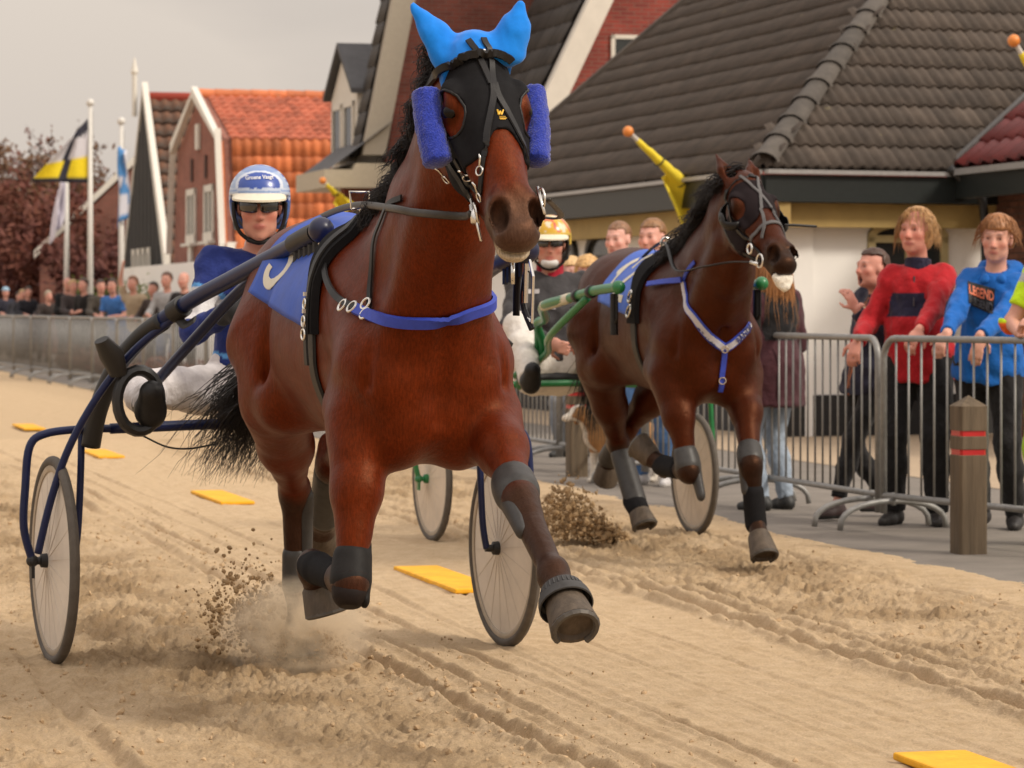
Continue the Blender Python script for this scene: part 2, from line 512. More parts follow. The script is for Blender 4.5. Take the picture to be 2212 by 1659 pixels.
def make_ground():
    # rows get wider apart with distance, as the sand is only looked at closely near the camera
    ys = [7.0]
    while ys[-1] < 30: ys.append(ys[-1] + 0.010 * (ys[-1] / 8.5) ** 1.9)
    ys = np.array(ys); nx = 720
    tt = np.linspace(-1, 1, nx)
    half = 0.178 * ys + 0.25
    X = tt[None, :] * half[:, None]; Y = np.repeat(ys[:, None], nx, 1)
    Z, ch = ground_height(X, Y)
    fade = smooth01((30 - Y) / 4)
    Z = Z * fade + (1 - fade) * 0.0
    V = np.stack([X, Y, Z], -1).reshape(-1, 3)
    i = np.arange(len(ys) - 1)[:, None] * nx + np.arange(nx - 1)[None, :]
    F = np.stack([i, i + 1, i + nx + 1, i + nx], -1).reshape(-1, 4)
    m = bpy.data.materials.new('sand'); m.use_nodes = True
    nt = m.node_tree; n = nt.nodes; l = nt.links; p = n['Principled BSDF']
    p.inputs['Roughness'].default_value = 0.95; p.inputs['Specular IOR Level'].default_value = 0.15
    geo = n.new('ShaderNodeNewGeometry')
    def noise(sc, det=5, rough=0.6, vec=None):
        q = n.new('ShaderNodeTexNoise'); q.inputs['Scale'].default_value = sc; q.inputs['Detail'].default_value = det; q.inputs['Roughness'].default_value = rough
        l.new(vec or geo.outputs['Position'], q.inputs['Vector']); return q
    big = noise(0.9); mid = noise(9, 6, 0.7); fine = noise(140, 3, 0.7)
    at = n.new('ShaderNodeAttribute'); at.attribute_name = 'Col'          # moisture of freshly turned sand
    r1 = n.new('ShaderNodeValToRGB'); e = r1.color_ramp.elements
    e[0].position = 0.34; e[0].color = (0.59, 0.425, 0.255, 1); e[1].position = 0.66; e[1].color = (0.71, 0.535, 0.345, 1)
    l.new(mid.outputs['Fac'], r1.inputs['Fac'])
    mx = n.new('ShaderNodeMixRGB'); mx.blend_type = 'MULTIPLY'; l.new(r1.outputs['Color'], mx.inputs['Color1'])
    mr = n.new('ShaderNodeMapRange'); mr.inputs['From Min'].default_value = .3; mr.inputs['From Max'].default_value = .7; mr.inputs['To Min'].default_value = .82; mr.inputs['To Max'].default_value = 1.1
    l.new(fine.outputs['Fac'], mr.inputs['Value']); l.new(mr.outputs['Result'], mx.inputs['Color2']); mx.inputs['Fac'].default_value = 1
    mx2 = n.new('ShaderNodeMixRGB'); mx2.blend_type = 'MULTIPLY'; mx2.inputs['Fac'].default_value = 1
    l.new(mx.outputs['Color'], mx2.inputs['Color1']); l.new(at.outputs['Color'], mx2.inputs['Color2'])
    l.new(mx2.outputs['Color'], p.inputs['Base Color'])
    b1 = n.new('ShaderNodeBump'); b1.inputs['Strength'].default_value = 0.9; b1.inputs['Distance'].default_value = 0.018
    grain = noise(75, 6, 0.75); l.new(grain.outputs['Fac'], b1.inputs['Height'])
    l.new(b1.outputs['Normal'], p.inputs['Normal'])
    # moist, darker turned-up sand in the churned strips (colour of the sand itself)
    wet = 1 - 0.48 * ch * (.35 + .65 * smooth01((fbm(X * 5, Y * 2.5, 99, 5) - 0.38) / 0.25))
    cols = np.stack([wet, wet ** 1.12, wet ** 1.3], -1).reshape(-1, 3)
    o = obj('sand_track', V, F, m, smooth=True, cols=cols)
    tag(o, kind='structure')
    # the sand beyond, flat, and the rest of the land
    far = MB(); P = [T(-60, 29.6, -0.004), T(6.2, 29.6, -0.004), T(6.2, 140, -0.004), T(-60, 140, -0.004)]
    far.add(P, [[0, 1, 2, 3]])
    nr = MB().add([T(-60, -6, -0.05), T(5.9, -6, -0.05), T(5.9, 29.7, -0.05), T(-60, 29.7, -0.05)], [[0, 1, 2, 3]])
    tag(obj('sand_apron', nr.v, nr.f, m, cols=np.full((4, 3), 0.92)), kind='structure')
    o2 = obj('sand_far', far.v, far.f, m, cols=np.full((4, 3), 0.92)); tag(o2, kind='structure')
    e = MB().add([(-900, -300, -0.06), (900, -300, -0.06), (900, 1500, -0.06), (-900, 1500, -0.06)], [[0, 1, 2, 3]])
    tag(e.build('ground', mat('earth', (0.36, 0.25, 0.14), 0.95, noise=0.25, nscale=0.6)), kind='structure')
    # asphalt pavement behind the barriers
    pv = MB().add([T(5.7, 6, 0.001), T(26, 6, 0.001), T(26, 90, 0.001), T(5.7, 90, 0.001)], [[0, 1, 2, 3]])
    tag(pv.build('pavement', mat('asphalt', (0.19, 0.165, 0.14), 0.9, noise=0.22, nscale=3.5, bump=0.4, bscale=90, bdist=0.006)), kind='structure')
    sl = MB().add([T(8.6, 20, 0.005), T(26, 20, 0.005), T(26, 60, 0.005), T(8.6, 60, 0.005)], [[0, 1, 2, 3]])
    tag(sl.build('paved_path', mat('pale_paving', (0.40, 0.30, 0.20), 0.9, noise=0.15, nscale=6, bump=0.3, bscale=40)), kind='structure')
make_ground()
# ------------------------------------------------------------------ buildings
N3 = Vector((cos(TH), sin(TH), 0)); B3 = Vector((-sin(TH), cos(TH), 0)); Z3 = Vector((0, 0, 1))     # across the street, away from the camera, up

def brick_mat(name, c1, c2, mortar, sc=1.0):
    if name in MATS: return MATS[name]
    m = bpy.data.materials.new(name); m.use_nodes = True; n = m.node_tree.nodes; l = m.node_tree.links; p = n['Principled BSDF']; p.inputs['Roughness'].default_value = .9
    at = n.new('ShaderNodeUVMap')
    b = n.new('ShaderNodeTexBrick'); b.inputs['Color1'].default_value = (*c1, 1); b.inputs['Color2'].default_value = (*c2, 1); b.inputs['Mortar'].default_value = (*mortar, 1)
    b.inputs['Scale'].default_value = 1.0; b.inputs['Brick Width'].default_value = .22; b.inputs['Row Height'].default_value = .0625; b.inputs['Mortar Size'].default_value = .006
    tc = n.new('ShaderNodeTexCoord'); nz = n.new('ShaderNodeTexNoise'); nz.inputs['Scale'].default_value = 2.5; nz.inputs['Detail'].default_value = 6; l.new(tc.outputs['Object'], nz.inputs['Vector'])
    mx = n.new('ShaderNodeMixRGB'); mx.blend_type = 'MULTIPLY'; mx.inputs['Fac'].default_value = .5; l.new(b.outputs['Color'], mx.inputs['Color1'])
    mr = n.new('ShaderNodeMapRange'); mr.inputs['From Min'].default_value = .3; mr.inputs['From Max'].default_value = .7; mr.inputs['To Min'].default_value = .6; mr.inputs['To Max'].default_value = 1.3
    l.new(nz.outputs['Fac'], mr.inputs['Value']); l.new(mr.outputs['Result'], mx.inputs['Color2'])
    l.new(at.outputs['UV'], b.inputs['Vector']); l.new(mx.outputs['Color'], p.inputs['Base Color'])
    bp_ = n.new('ShaderNodeBump'); bp_.inputs['Strength'].default_value = .5; bp_.inputs['Distance'].default_value = .01; l.new(b.outputs['Fac'], bp_.inputs['Height']); bp_.invert = True; l.new(bp_.outputs['Normal'], p.inputs['Normal'])
    MATS[name] = m; return m

def wall(name, poly, o, ux, thick, matr, parent):
    """poly in (u, z) metres on the plane through o along ux; given real thickness behind"""
    nrm = ux.cross(Z3)
    P = [o + ux * u + Z3 * z for u, z in poly]
    mb = MB().prism(P, -nrm * thick); ob = mb.build(name, matr, parent)
    uv = ob.data.uv_layers.new(name='UVMap')
    for lp in ob.data.loops:
        v = ob.data.vertices[lp.vertex_index].co - o; uv.data[lp.index].uv = (v.dot(ux) + v.dot(nrm) * 1.0, v.z)
    return ob

def tile_mesh(name, w, ln, waves, amp, th=.018, n=None):
    n = n or waves * 5; v = []; f = []
    for j, (y, dz) in enumerate(((0, 0), (ln, .0))):
        for i in range(n + 1):
            x = w * i / n; z = amp * (.5 - .5 * cos(2 * pi * waves * i / n)) ** 1.3 + (.022 if j == 0 else .0)
            v.append((x, y, z)); 
    for i in range(n + 1): v.append((w * i / n, .004, v[i][2] - th - .012))
    for i in range(n):
        f.append([i, i + 1, n + 2 + i, n + 1 + i]); f.append([i + 1, i, 2 * n + 2 + i, 2 * n + 3 + i])
    me = bpy.data.meshes.new(name); me.from_pydata(v, [], f); me.update()
    me.polygons.foreach_set('use_smooth', np.array([True, False] * n)); return me

def lay_tiles(parent, me, matr, o, u, v, nrow, urange, w, ln, keep=None, single=None, stuff_name='roof_tiles'):
    """rows of tiles from the eave o upwards; keep(u, v) says where the roof is; single(u, v) says which are pieces of their own"""
    if not me.materials: me.materials.append(matr)
    nz = u.cross(v).normalized(); R = Matrix((u, v, nz)).transposed(); tv = []; tf = []; base = [vv.co.copy() for vv in me.vertices]; fa = [list(q.vertices) for q in me.polygons]; cnt = 0
    for r_ in range(nrow):
        a, b = urange(r_ * ln); i0 = math.floor(a / w); 
        for i in range(i0, math.ceil(b / w)):
            uu = i * w; vv = r_ * ln
            if uu < a - w * .5 or uu > b - w * .5: continue
            jit = Vector((random.uniform(-.004, .004), random.uniform(-.006, .006), random.uniform(-.002, .004)))
            c = o + u * uu + v * vv + R @ jit
            if single is not None and cnt < 300 and single(uu, vv):
                t = bpy.data.objects.new('roof_tile', me); COL.objects.link(t); t.parent = parent; cnt += 1
                t.matrix_local = Matrix.Translation(c) @ (R @ Matrix.Rotation(random.uniform(-.008, .008), 3, 'Z')).to_4x4()
            else:
                k = len(tv); tv += [c + R @ p for p in base]; tf += [[q + k for q in ff] for ff in fa]
    if tv:
        so = obj(stuff_name, tv, tf, matr, parent, False); so['kind'] = 'stuff'
        so.data.polygons.foreach_set('use_smooth', np.tile(np.array([True, False]), len(tf) // 2))

def window(parent, o, ux, w, h, frame_mat, glass_mat, fw=.07, depth=.10, bars=(1, 1), arch=0.0, name='window', sill=None):
    nrm = ux.cross(Z3); fr = MB()
    def bx(u0, u1, z0, z1, d0, d1):
        P = [o + ux * u0 + Z3 * z0 + nrm * d0, o + ux * u1 + Z3 * z0 + nrm * d0, o + ux * u1 + Z3 * z1 + nrm * d0, o + ux * u0 + Z3 * z1 + nrm * d0]
        fr.prism(P, nrm * (d1 - d0))
    bx(-w / 2, -w / 2 + fw, 0, h, .003, depth * .5); bx(w / 2 - fw, w / 2, 0, h, .003, depth * .5); bx(-w / 2, w / 2, -.04, fw, .004, depth * .6); bx(-w / 2, w / 2, h - fw, h, .004, depth * .5)
    for k in range(1, bars[0]): bx(-w / 2 + w * k / bars[0] - fw * .4, -w / 2 + w * k / bars[0] + fw * .4, 0, h, .003, depth * .45)
    for k in range(1, bars[1]): bx(-w / 2, w / 2, h * k / bars[1] - fw * .4, h * k / bars[1] + fw * .4, .003, depth * .42)
    if arch > 0:
        n = 14; outer = [(w / 2 * cos(pi * k / n), h - .01 + arch * sin(pi * k / n)) for k in range(n + 1)]; inner = [((w / 2 - fw) * cos(pi * k / n), h - .01 + (arch - fw) * sin(pi * k / n)) for k in range(n + 1)]
        for k in range(n):
            P = [o + ux * a + Z3 * b + nrm * .004 for a, b in (outer[k], outer[k + 1], inner[k + 1], inner[k])]; fr.prism(P, nrm * depth * .5)
    wo = fr.build(name, frame_mat, parent)
    pl = [(-w / 2, 0), (w / 2, 0), (w / 2, h)] + ([(w / 2 * cos(pi * k / 14), h + arch * sin(pi * k / 14)) for k in range(15)] if arch > 0 else []) + [(-w / 2, h)]
    g = MB().prism([o + ux * a + Z3 * b + nrm * .002 for a, b in pl], nrm * .012); g.build('pane', glass_mat, wo)
    if sill: s_ = MB().prism([o + ux * a + Z3 * b for a, b in ((-w / 2 - .06, -.10), (w / 2 + .06, -.10), (w / 2 + .06, -.045), (-w / 2 - .06, -.045))], nrm * (depth + .05)); s_.build('sill', sill, wo)
    return wo

M_white = lambda: mat('white_joinery', (.66, .62, .55), .5, noise=.08, nscale=4)
M_glass = lambda: mat('window_glass', (.03, .035, .035), .06, spec=.7, noise=.3, nscale=2)

def white_house():
    root = empty('white_house', (2.36, 30, 0)); tag(root, 'single-storey white plastered house with a dark grey hipped tile roof', 'house')
    root.location = (0, 0, 0)
    ze = 2.56; C = Vector((2.36, 30.0, ze)); E = Vector((-.75, 40.9, ze))
    uL = (E - C); uL.z = 0; LL = uL.length; uL.normalize(); inL = Vector((-uL.y, uL.x, 0)); inL = inL if inL.x > 0 else -inL
    uR = Vector((.93, .36, 0)).normalized(); inR = Vector((-uR.y, uR.x, 0)); inR = inR if inR.y > 0 else -inR
    pit = radians(40); vL = (inL * cos(pit) + Z3 * sin(pit)).normalized(); vR = (inR * cos(pit) + Z3 * sin(pit)).normalized()
    # hip: distance along each eave the hip moves per metre of run
    det = inL.x * inR.y - inL.y * inR.x; hx = Vector(((inR.y - inL.y) / det, (inL.x - inR.x) / det, 0))     # horizontal hip step for run 1
    kL = hx.dot(uL) * cos(pit); kR = hx.dot(uR) * cos(pit)          # per metre of slope
    tm = mat('dark_concrete_tile', (.070, .053, .041), .85, noise=.40, nscale=3.5, world=True, bump=.4, bscale=60, bdist=.006)
    plaster = mat('white_plaster', (.93, .905, .86), .9, noise=.03, nscale=1.6, bump=.25, bscale=50, bdist=.004)
    plinth = mat('black_plinth', (.025, .024, .024), .8, noise=.2); fascia = mat('dark_green_fascia', (.012, .016, .015), .45, noise=.2); ochre = mat('ochre_frieze', (.42, .29, .10), .7, noise=.15, nscale=4); gut = mat('zinc_gutter', (.42, .41, .40), .4, metal=.4, noise=.15)
    S = 5.4
    # roof deck
    d = .05; deck = MB()
    cl = C - Z3 * d; hp = hx * (S * cos(pit)) + Z3 * (S * sin(pit))
    deck.add([cl, E - Z3 * d, E - Z3 * d + vL * S, cl + hp], [[0, 1, 2, 3]]); RL = 9.0
    deck.add([cl, cl + uR * RL, cl + uR * RL + vR * S, cl + hp], [[0, 1, 2, 3]])
    roof = deck.build('roof', tm, root)
    meL = tile_mesh('tile_small', .24, .355, 2, .026); meR = tile_mesh('tile_large', .24, .355, 2, .032)
    lay_tiles(roof, meR, tm, C + Z3 * .01 - vR * .04, uR, vR, 15, lambda s: (kR * s + .05, RL), .24, .335, None, lambda u, v: (C + uR * u + vR * v).x / (C + uR * u + vR * v).y * PF + 1106 < 2330)
    lay_tiles(roof, meL, tm, C + Z3 * .01 - vL * .04, -uL, vL, 15, lambda s: (-LL, -kL * s - .05), .24, .335, None, None)
    hd = hp.normalized(); n = 13; rt = mat('ridge_tile', (.085, .073, .062), .85, noise=.35, nscale=8, world=True)
    up = (Z3 - hd * hd.z).normalized(); sd = hd.cross(up)
    rm = None
    for k in range(n):
        c = C + Z3 * .03 + hd * (.40 * k)
        if rm is None:
            mb = MB(); v = []; f = []
            for j, (t, rr) in enumerate(((0, .145), (.05, .15), (.05, .128), (.44, .115))):
                for i in range(9): an = pi * i / 8; v.append(hd * t + sd * rr * cos(an) + up * rr * .8 * sin(an))
            for j in range(3):
                for i in range(8): f.append([j * 9 + i, j * 9 + i + 1, (j + 1) * 9 + i + 1, (j + 1) * 9 + i])
            mb.add(v, f); rm = mb.build('ridge_tile', rt, roof, smooth='auto'); rm.location = c
        else:
            t = rm.copy(); COL.objects.link(t); t.parent = roof; t.location = c
    vg = MB(); e0 = E + Z3 * .0; vg.prism([e0 - uL * .0, e0 + vL * S, e0 + vL * S + Vector((0, 0, .10)), e0 + Z3 * .10], uL * .12); vg.build('verge', tm, roof)
    # gutter and fascia, frieze
    for nm, dz0, dz1, out, m_ in (('gutter', -.07, -.03, .10, gut), ('fascia', -.33, -.075, .05, fascia), ('frieze', -.56, -.335, -.12, ochre)):
        for (a, b, inn, uu) in ((C, E, inL, uL), (C, C + uR * RL, inR, uR)):
            o_ = -inn * out
            q = MB().prism([a + o_ + Z3 * dz0, b + o_ + Z3 * dz0, b + o_ + Z3 * dz1, a + o_ + Z3 * dz1], inn * (.09 if nm != 'frieze' else .15)); q.build(nm, m_, root)
    # walls
    ins = .34
    Wc = C + hx * ins; Wc.z = 0
    wl = wall('wall', [(0, 0), (0, ze - .02), (LL, ze - .02), (LL, 0)], Wc, uL, -.3, plaster, root) if False else None
    nL = -inL
    def wface(a, u_, L_, inn):
        q = MB().prism([a, a + u_ * L_, a + u_ * L_ + Z3 * (ze - .10), a + Z3 * (ze - .10)], inn * .3); q.build('wall', plaster, root)
        q = MB().prism([a - inn * .02, a + u_ * L_ - inn * .02, a + u_ * L_ - inn * .02 + Z3 * .40, a - inn * .02 + Z3 * .40], inn * .05); q.build('plinth', plinth, root)
    wface(Wc, uL, LL, inL); wface(Wc, uR, RL, inR)
    cream_f = mat('cream_frame', (.52, .43, .22), .55, noise=.1); drk = mat('dark_frame', (.03, .028, .026), .5)
    def on_face(px, a, u_):      # where the sight line at px meets a wall face
        k = (px - 1106) / PF; t = (k * a.y - a.x) / (u_.x - k * u_.y); return a + u_ * t
    q = on_face(1958, Wc, uR); window(root, Vector((q.x, q.y, 1.05)) - inR * .005, uR, .86, .88, cream_f, M_glass(), .07, .10, (2, 1), .16)
    b = MB().prism([Vector((q.x, q.y, 1.02)) - inR * .03 + uR * a_ + Z3 * z_ for a_, z_ in ((-.32, .25), (.32, .25), (.32, .30), (-.32, .30))], -inR * .02); b.build('blind', mat('pale_blind', (.35, .33, .30), .8), root)
    for px in (1302, 1222):
        q = on_face(px, Wc, uL); uu = -uL; window(root, Vector((q.x, q.y, .90)) - inL * .005, uu, 1.05, .92, drk, mat('mottled_pane', (.10, .10, .07), .15, col2=(.03, .03, .03), nscale=3), .09, .10, (2, 1), .30)  # panes mottled in two dark tones
    return root, C, uR, inR

def extension():
    root = empty('brick_extension'); tag(root, 'brick extension with dark red tiles at the right picture edge', 'building')
    ze = 2.60; a = W(2056, 372, 30.9); a.z = ze; u = TDIR.copy(); inn = N3.copy(); L = 6.0; pit = radians(41); v = (inn * cos(pit) + Z3 * sin(pit)).normalized()
    red = mat('wine_red_tile', (.16, .028, .026), .5, noise=.3, nscale=5, world=True); fas = mat('dark_green_fascia', (.012, .016, .015), .45); grey = mat('grey_verge', (.13, .125, .12), .5, noise=.15)
    dk = MB().add([a - Z3 * .06, a + u * L - Z3 * .06, a + u * L + v * 5 - Z3 * .06, a + v * 5 - Z3 * .06], [[0, 1, 2, 3]]); roof = dk.build('roof', red, root)
    me = tile_mesh('tile_red', .30, .355, 1, .055); lay_tiles(roof, me, red, a + u * .12 - v * .03, u, v, 12, lambda s: (0, L), .30, .335, None, lambda uu, vv: True)
    q = MB().prism([a - Z3 * .10, a + v * 5 - Z3 * .10, a + v * 5 + Z3 * .07, a + Z3 * .07], u * .14); q.build('verge', grey, roof)
    q = MB().prism([a - inn * .05 - Z3 * .32, a + u * L - inn * .05 - Z3 * .32, a + u * L - inn * .05 - Z3 * .045, a - inn * .05 - Z3 * .045], inn * .10); q.build('fascia', fas, root)
    q = MB().prism([a - inn * .11 - Z3 * .10, a + u * L - inn * .11 - Z3 * .10, a + u * L - inn * .11 - Z3 * .04, a - inn * .11 - Z3 * .04], inn * .06); q.build('gutter', mat('zinc_gutter', (.42, .41, .40), .4), root)
    bm = brick_mat('brown_brick', (.17, .075, .045), (.12, .05, .033), (.10, .085, .07)); o = a + inn * .42; o.z = 0; o = o + u * .1
    w = wall('wall', [(0, 0), (L, 0), (L, ze - .2), (0, ze - .2)], o, u, .25, bm, root)
    # bricks of the visible strip stand proud of their joints
    bk = MB().box((0, 0, 0), (.205, .012, .052)).build('brick', mat('brown_brick_piece', (.15, .062, .038), .9, noise=.35, nscale=7, world=True), w, bevel=.003); first = True
    R = Matrix((u, u.cross(Z3) * -1, Z3)).transposed().to_4x4(); cnt = 0
    for r_ in range(12, 38):
        for c_ in range(0, 11):
            uu = .11 + c_ * .2165 + (.108 if r_ % 2 else 0); p = o + u * uu + Z3 * (.035 + r_ * .0625) - inn * .004 + inn * random.uniform(-.003, .003)
            t = bk if first else bk.copy()
            if not first: COL.objects.link(t); t.parent = w
            first = False; t.matrix_local = Matrix.Translation(p) @ R; cnt += 1
            if cnt >= 290: break
        if cnt >= 290: break
    dp = MB(); c = W(2100, 412, 30.6); dp.tube(catmull([c + Vector((-.22, 0, .22)), c, c + Vector((.12, 0, -.28)), c + Vector((.12, 0, -2.0))], 5), .045, 10); dp.build('downpipe', mat('black_plastic', (.014, .013, .013), .5), root, True)
    return root

def gable_house():
    """brick house with white bargeboard seen above the white house's roof"""
    root = empty('red_brick_gable_house'); tag(root, 'red brick gable house with a white bargeboard behind the dark tiled roof', 'house')
    o = W(1060, 661, 47.0); o.z = 0; ux = N3
    bm = brick_mat('red_brick', (.29, .050, .036), (.20, .036, .028), (.20, .12, .095))
    s = 470 / 230.0; zb = 1.25 + (661 - 470) * 47 / PF; slope = 2.05; xr = 9.0
    zt = zb + slope * 4.6
    wall('wall', [(0, 0), (9.2, 0), (9.2, zb), (4.6, zt), (0, zb)], o, ux, .3, bm, root)
    white = M_white(); nrm = ux.cross(Z3)
    brd = MB().prism([o + ux * -.12 + Z3 * zb + nrm * .25, o + ux * 4.55 + Z3 * (zt + .2) + nrm * .25, o + ux * 4.55 + Z3 * (zt - .55) + nrm * .25, o + ux * .22 + Z3 * (zb - .06) + nrm * .25], -nrm * .30); brd.build('bargeboard', white, root)
    tm = mat('slate_grey_tile', (.060, .055, .053), .8, noise=.3, nscale=4, world=True); v = (ux + Z3 * slope).normalized()
    a = o + ux * -.14 + Z3 * zb
    dk = MB().add([a, a + B3 * 9, a + B3 * 9 + v * 9, a + v * 9], [[0, 1, 2, 3]]); roof = dk.build('roof', tm, root)
    me = tile_mesh('tile_slate', .30, .40, 1, .035); lay_tiles(roof, me, tm, a - N3 * .03, B3 * -1, v, 16, lambda s_: (-8.5, 0), .30, .36, None, lambda uu, vv: True)
    q = o + ux * ((1392 - 1060) * 47 / PF / 1.0) ; window(root, Vector((q.x, q.y, 0)) + Z3 * (1.25 + (661 - 142) * 48 / PF) + nrm * .0, ux, .85, .42, white, M_glass(), .06, .08)
    sc = MB().prism([o + ux * 1.2 + Z3 * z + nrm * .01 for z in (zb + .2, zb + .26)] + [o + ux * 3.4 + Z3 * z + nrm * .01 for z in (zb + .26, zb + .2)], nrm * .02); sc.build('brick_course', bm, root)
    return root

def dormer_house():
    root = empty('brick_dormer_house'); tag(root, 'brick house with a beige bargeboard and a white dormer left of the blue hood', 'house')
    Y = 50.0; o = W(800, 661, Y); o.z = 0; ux = N3; nrm = ux.cross(Z3); ppm = PF / Y
    z = lambda py: 1.25 + (661 - py) * Y / PF
    bm = brick_mat('dull_red_brick', (.23, .062, .042), (.16, .045, .032), (.17, .11, .09)); be = mat('beige_trim', (.36, .315, .25), .6, noise=.08); wh = M_white()
    ze = z(352); sl = 5.5
    wall('wall', [(.05, 0), (4.6, 0), (4.6, ze + 6), (1.2, ze + 6), (.25, ze)], o, ux, .3, bm, root)
    wall('wall', [(-.42, 0), (.12, 0), (.12, ze - .12), (-.42, ze - .12)], o + nrm * .02, ux, .3, bm, root)
    b = MB().prism([o + ux * u_ + Z3 * z_ + nrm * .18 for u_, z_ in ((-.16, ze + .12), (.20, ze + .12), (1.05, ze + 4.4), (.68, ze + 4.4))], -nrm * .22); b.build('bargeboard', be, root)
    tm = mat('blue_grey_tile', (.075, .074, .078), .7, noise=.3, nscale=4)
    v = (ux * .20 + Z3).normalized(); a = o + ux * -.17 + Z3 * (ze + .10)
    dk = MB().add([a, a + B3 * .5, a + B3 * .5 + v * 6, a + v * 6], [[0, 1, 2, 3]]); roof = dk.build('roof', tm, root)
    me = tile_mesh('tile_bluegrey', .30, .40, 1, .035)
    lay_tiles(roof, me, tm, a - N3 * .02, -B3, v, 14, lambda s_: (-.5, 0), .30, .36, None, lambda uu, vv: True)
    # skirt roof and cornice on the street side
    v2 = (N3 * .80 + Z3 * .60).normalized(); a2 = o - N3 * .72 + Z3 * (ze - .12) - B3 * .3
    sk = MB().add([a2, a2 + B3 * 2.3, a2 + B3 * 2.3 + v2 * 1.25, a2 + v2 * 1.25], [[0, 1, 2, 3]]); sk.build('skirt_roof', tm, root)
    c = MB().prism([o + N3 * u_ + Z3 * z_ - B3 * .35 for u_, z_ in ((-.80, ze - .40), (.42, ze - .40), (.42, ze - .02), (-.3, ze - .02), (-.35, ze - .12), (-.80, ze - .12))], B3 * 2.4); c.build('cornice', mat('cream_cornice', (.46, .40, .30), .6, noise=.08), root)
    # dormer
    d0 = o - N3 * .10 + B3 * .55 + Z3 * (ze + .02); w, h = 2.1, 1.10
    box = MB().prism([d0 + B3 * b_ + Z3 * z_ for b_, z_ in ((0, 0), (w, 0), (w, h), (w / 2, h + .75), (0, h))], N3 * 1.6); dm = box.build('dormer', wh, root)
    for b_ in (.16, 1.10):
        window(dm, d0 + B3 * (b_ + .42) + Z3 * .10 - N3 * .0, -B3, .80, .90, wh, M_glass(), .08, .08)
    P0 = d0 - N3 * .12 + Z3 * h
    for s_ in (0, 1):
        e = P0 + B3 * (-.12 if s_ == 0 else w + .12); t = P0 + B3 * w / 2 + Z3 * .80
        r = MB().prism([e, t, t + Z3 * .08, e + Z3 * .08], N3 * 2.0); r.build('dormer_roof', tm, dm)
    q = MB().prism([d0 + Z3 * z_ + N3 * n_ - B3 * .006 for n_, z_ in ((.3, .1), (1.2, .1), (1.2, 1.0), (.3, 1.0))], -B3 * .02); q.build('dormer_cheek', mat('pale_cheek', (.50, .47, .42), .7), dm)
    for py in (250, 305):
        window(root, o + ux * 1.05 + Z3 * z(py + 20) + nrm * .0, ux, .30, .42, wh, M_glass(), .08, .06)
    return root

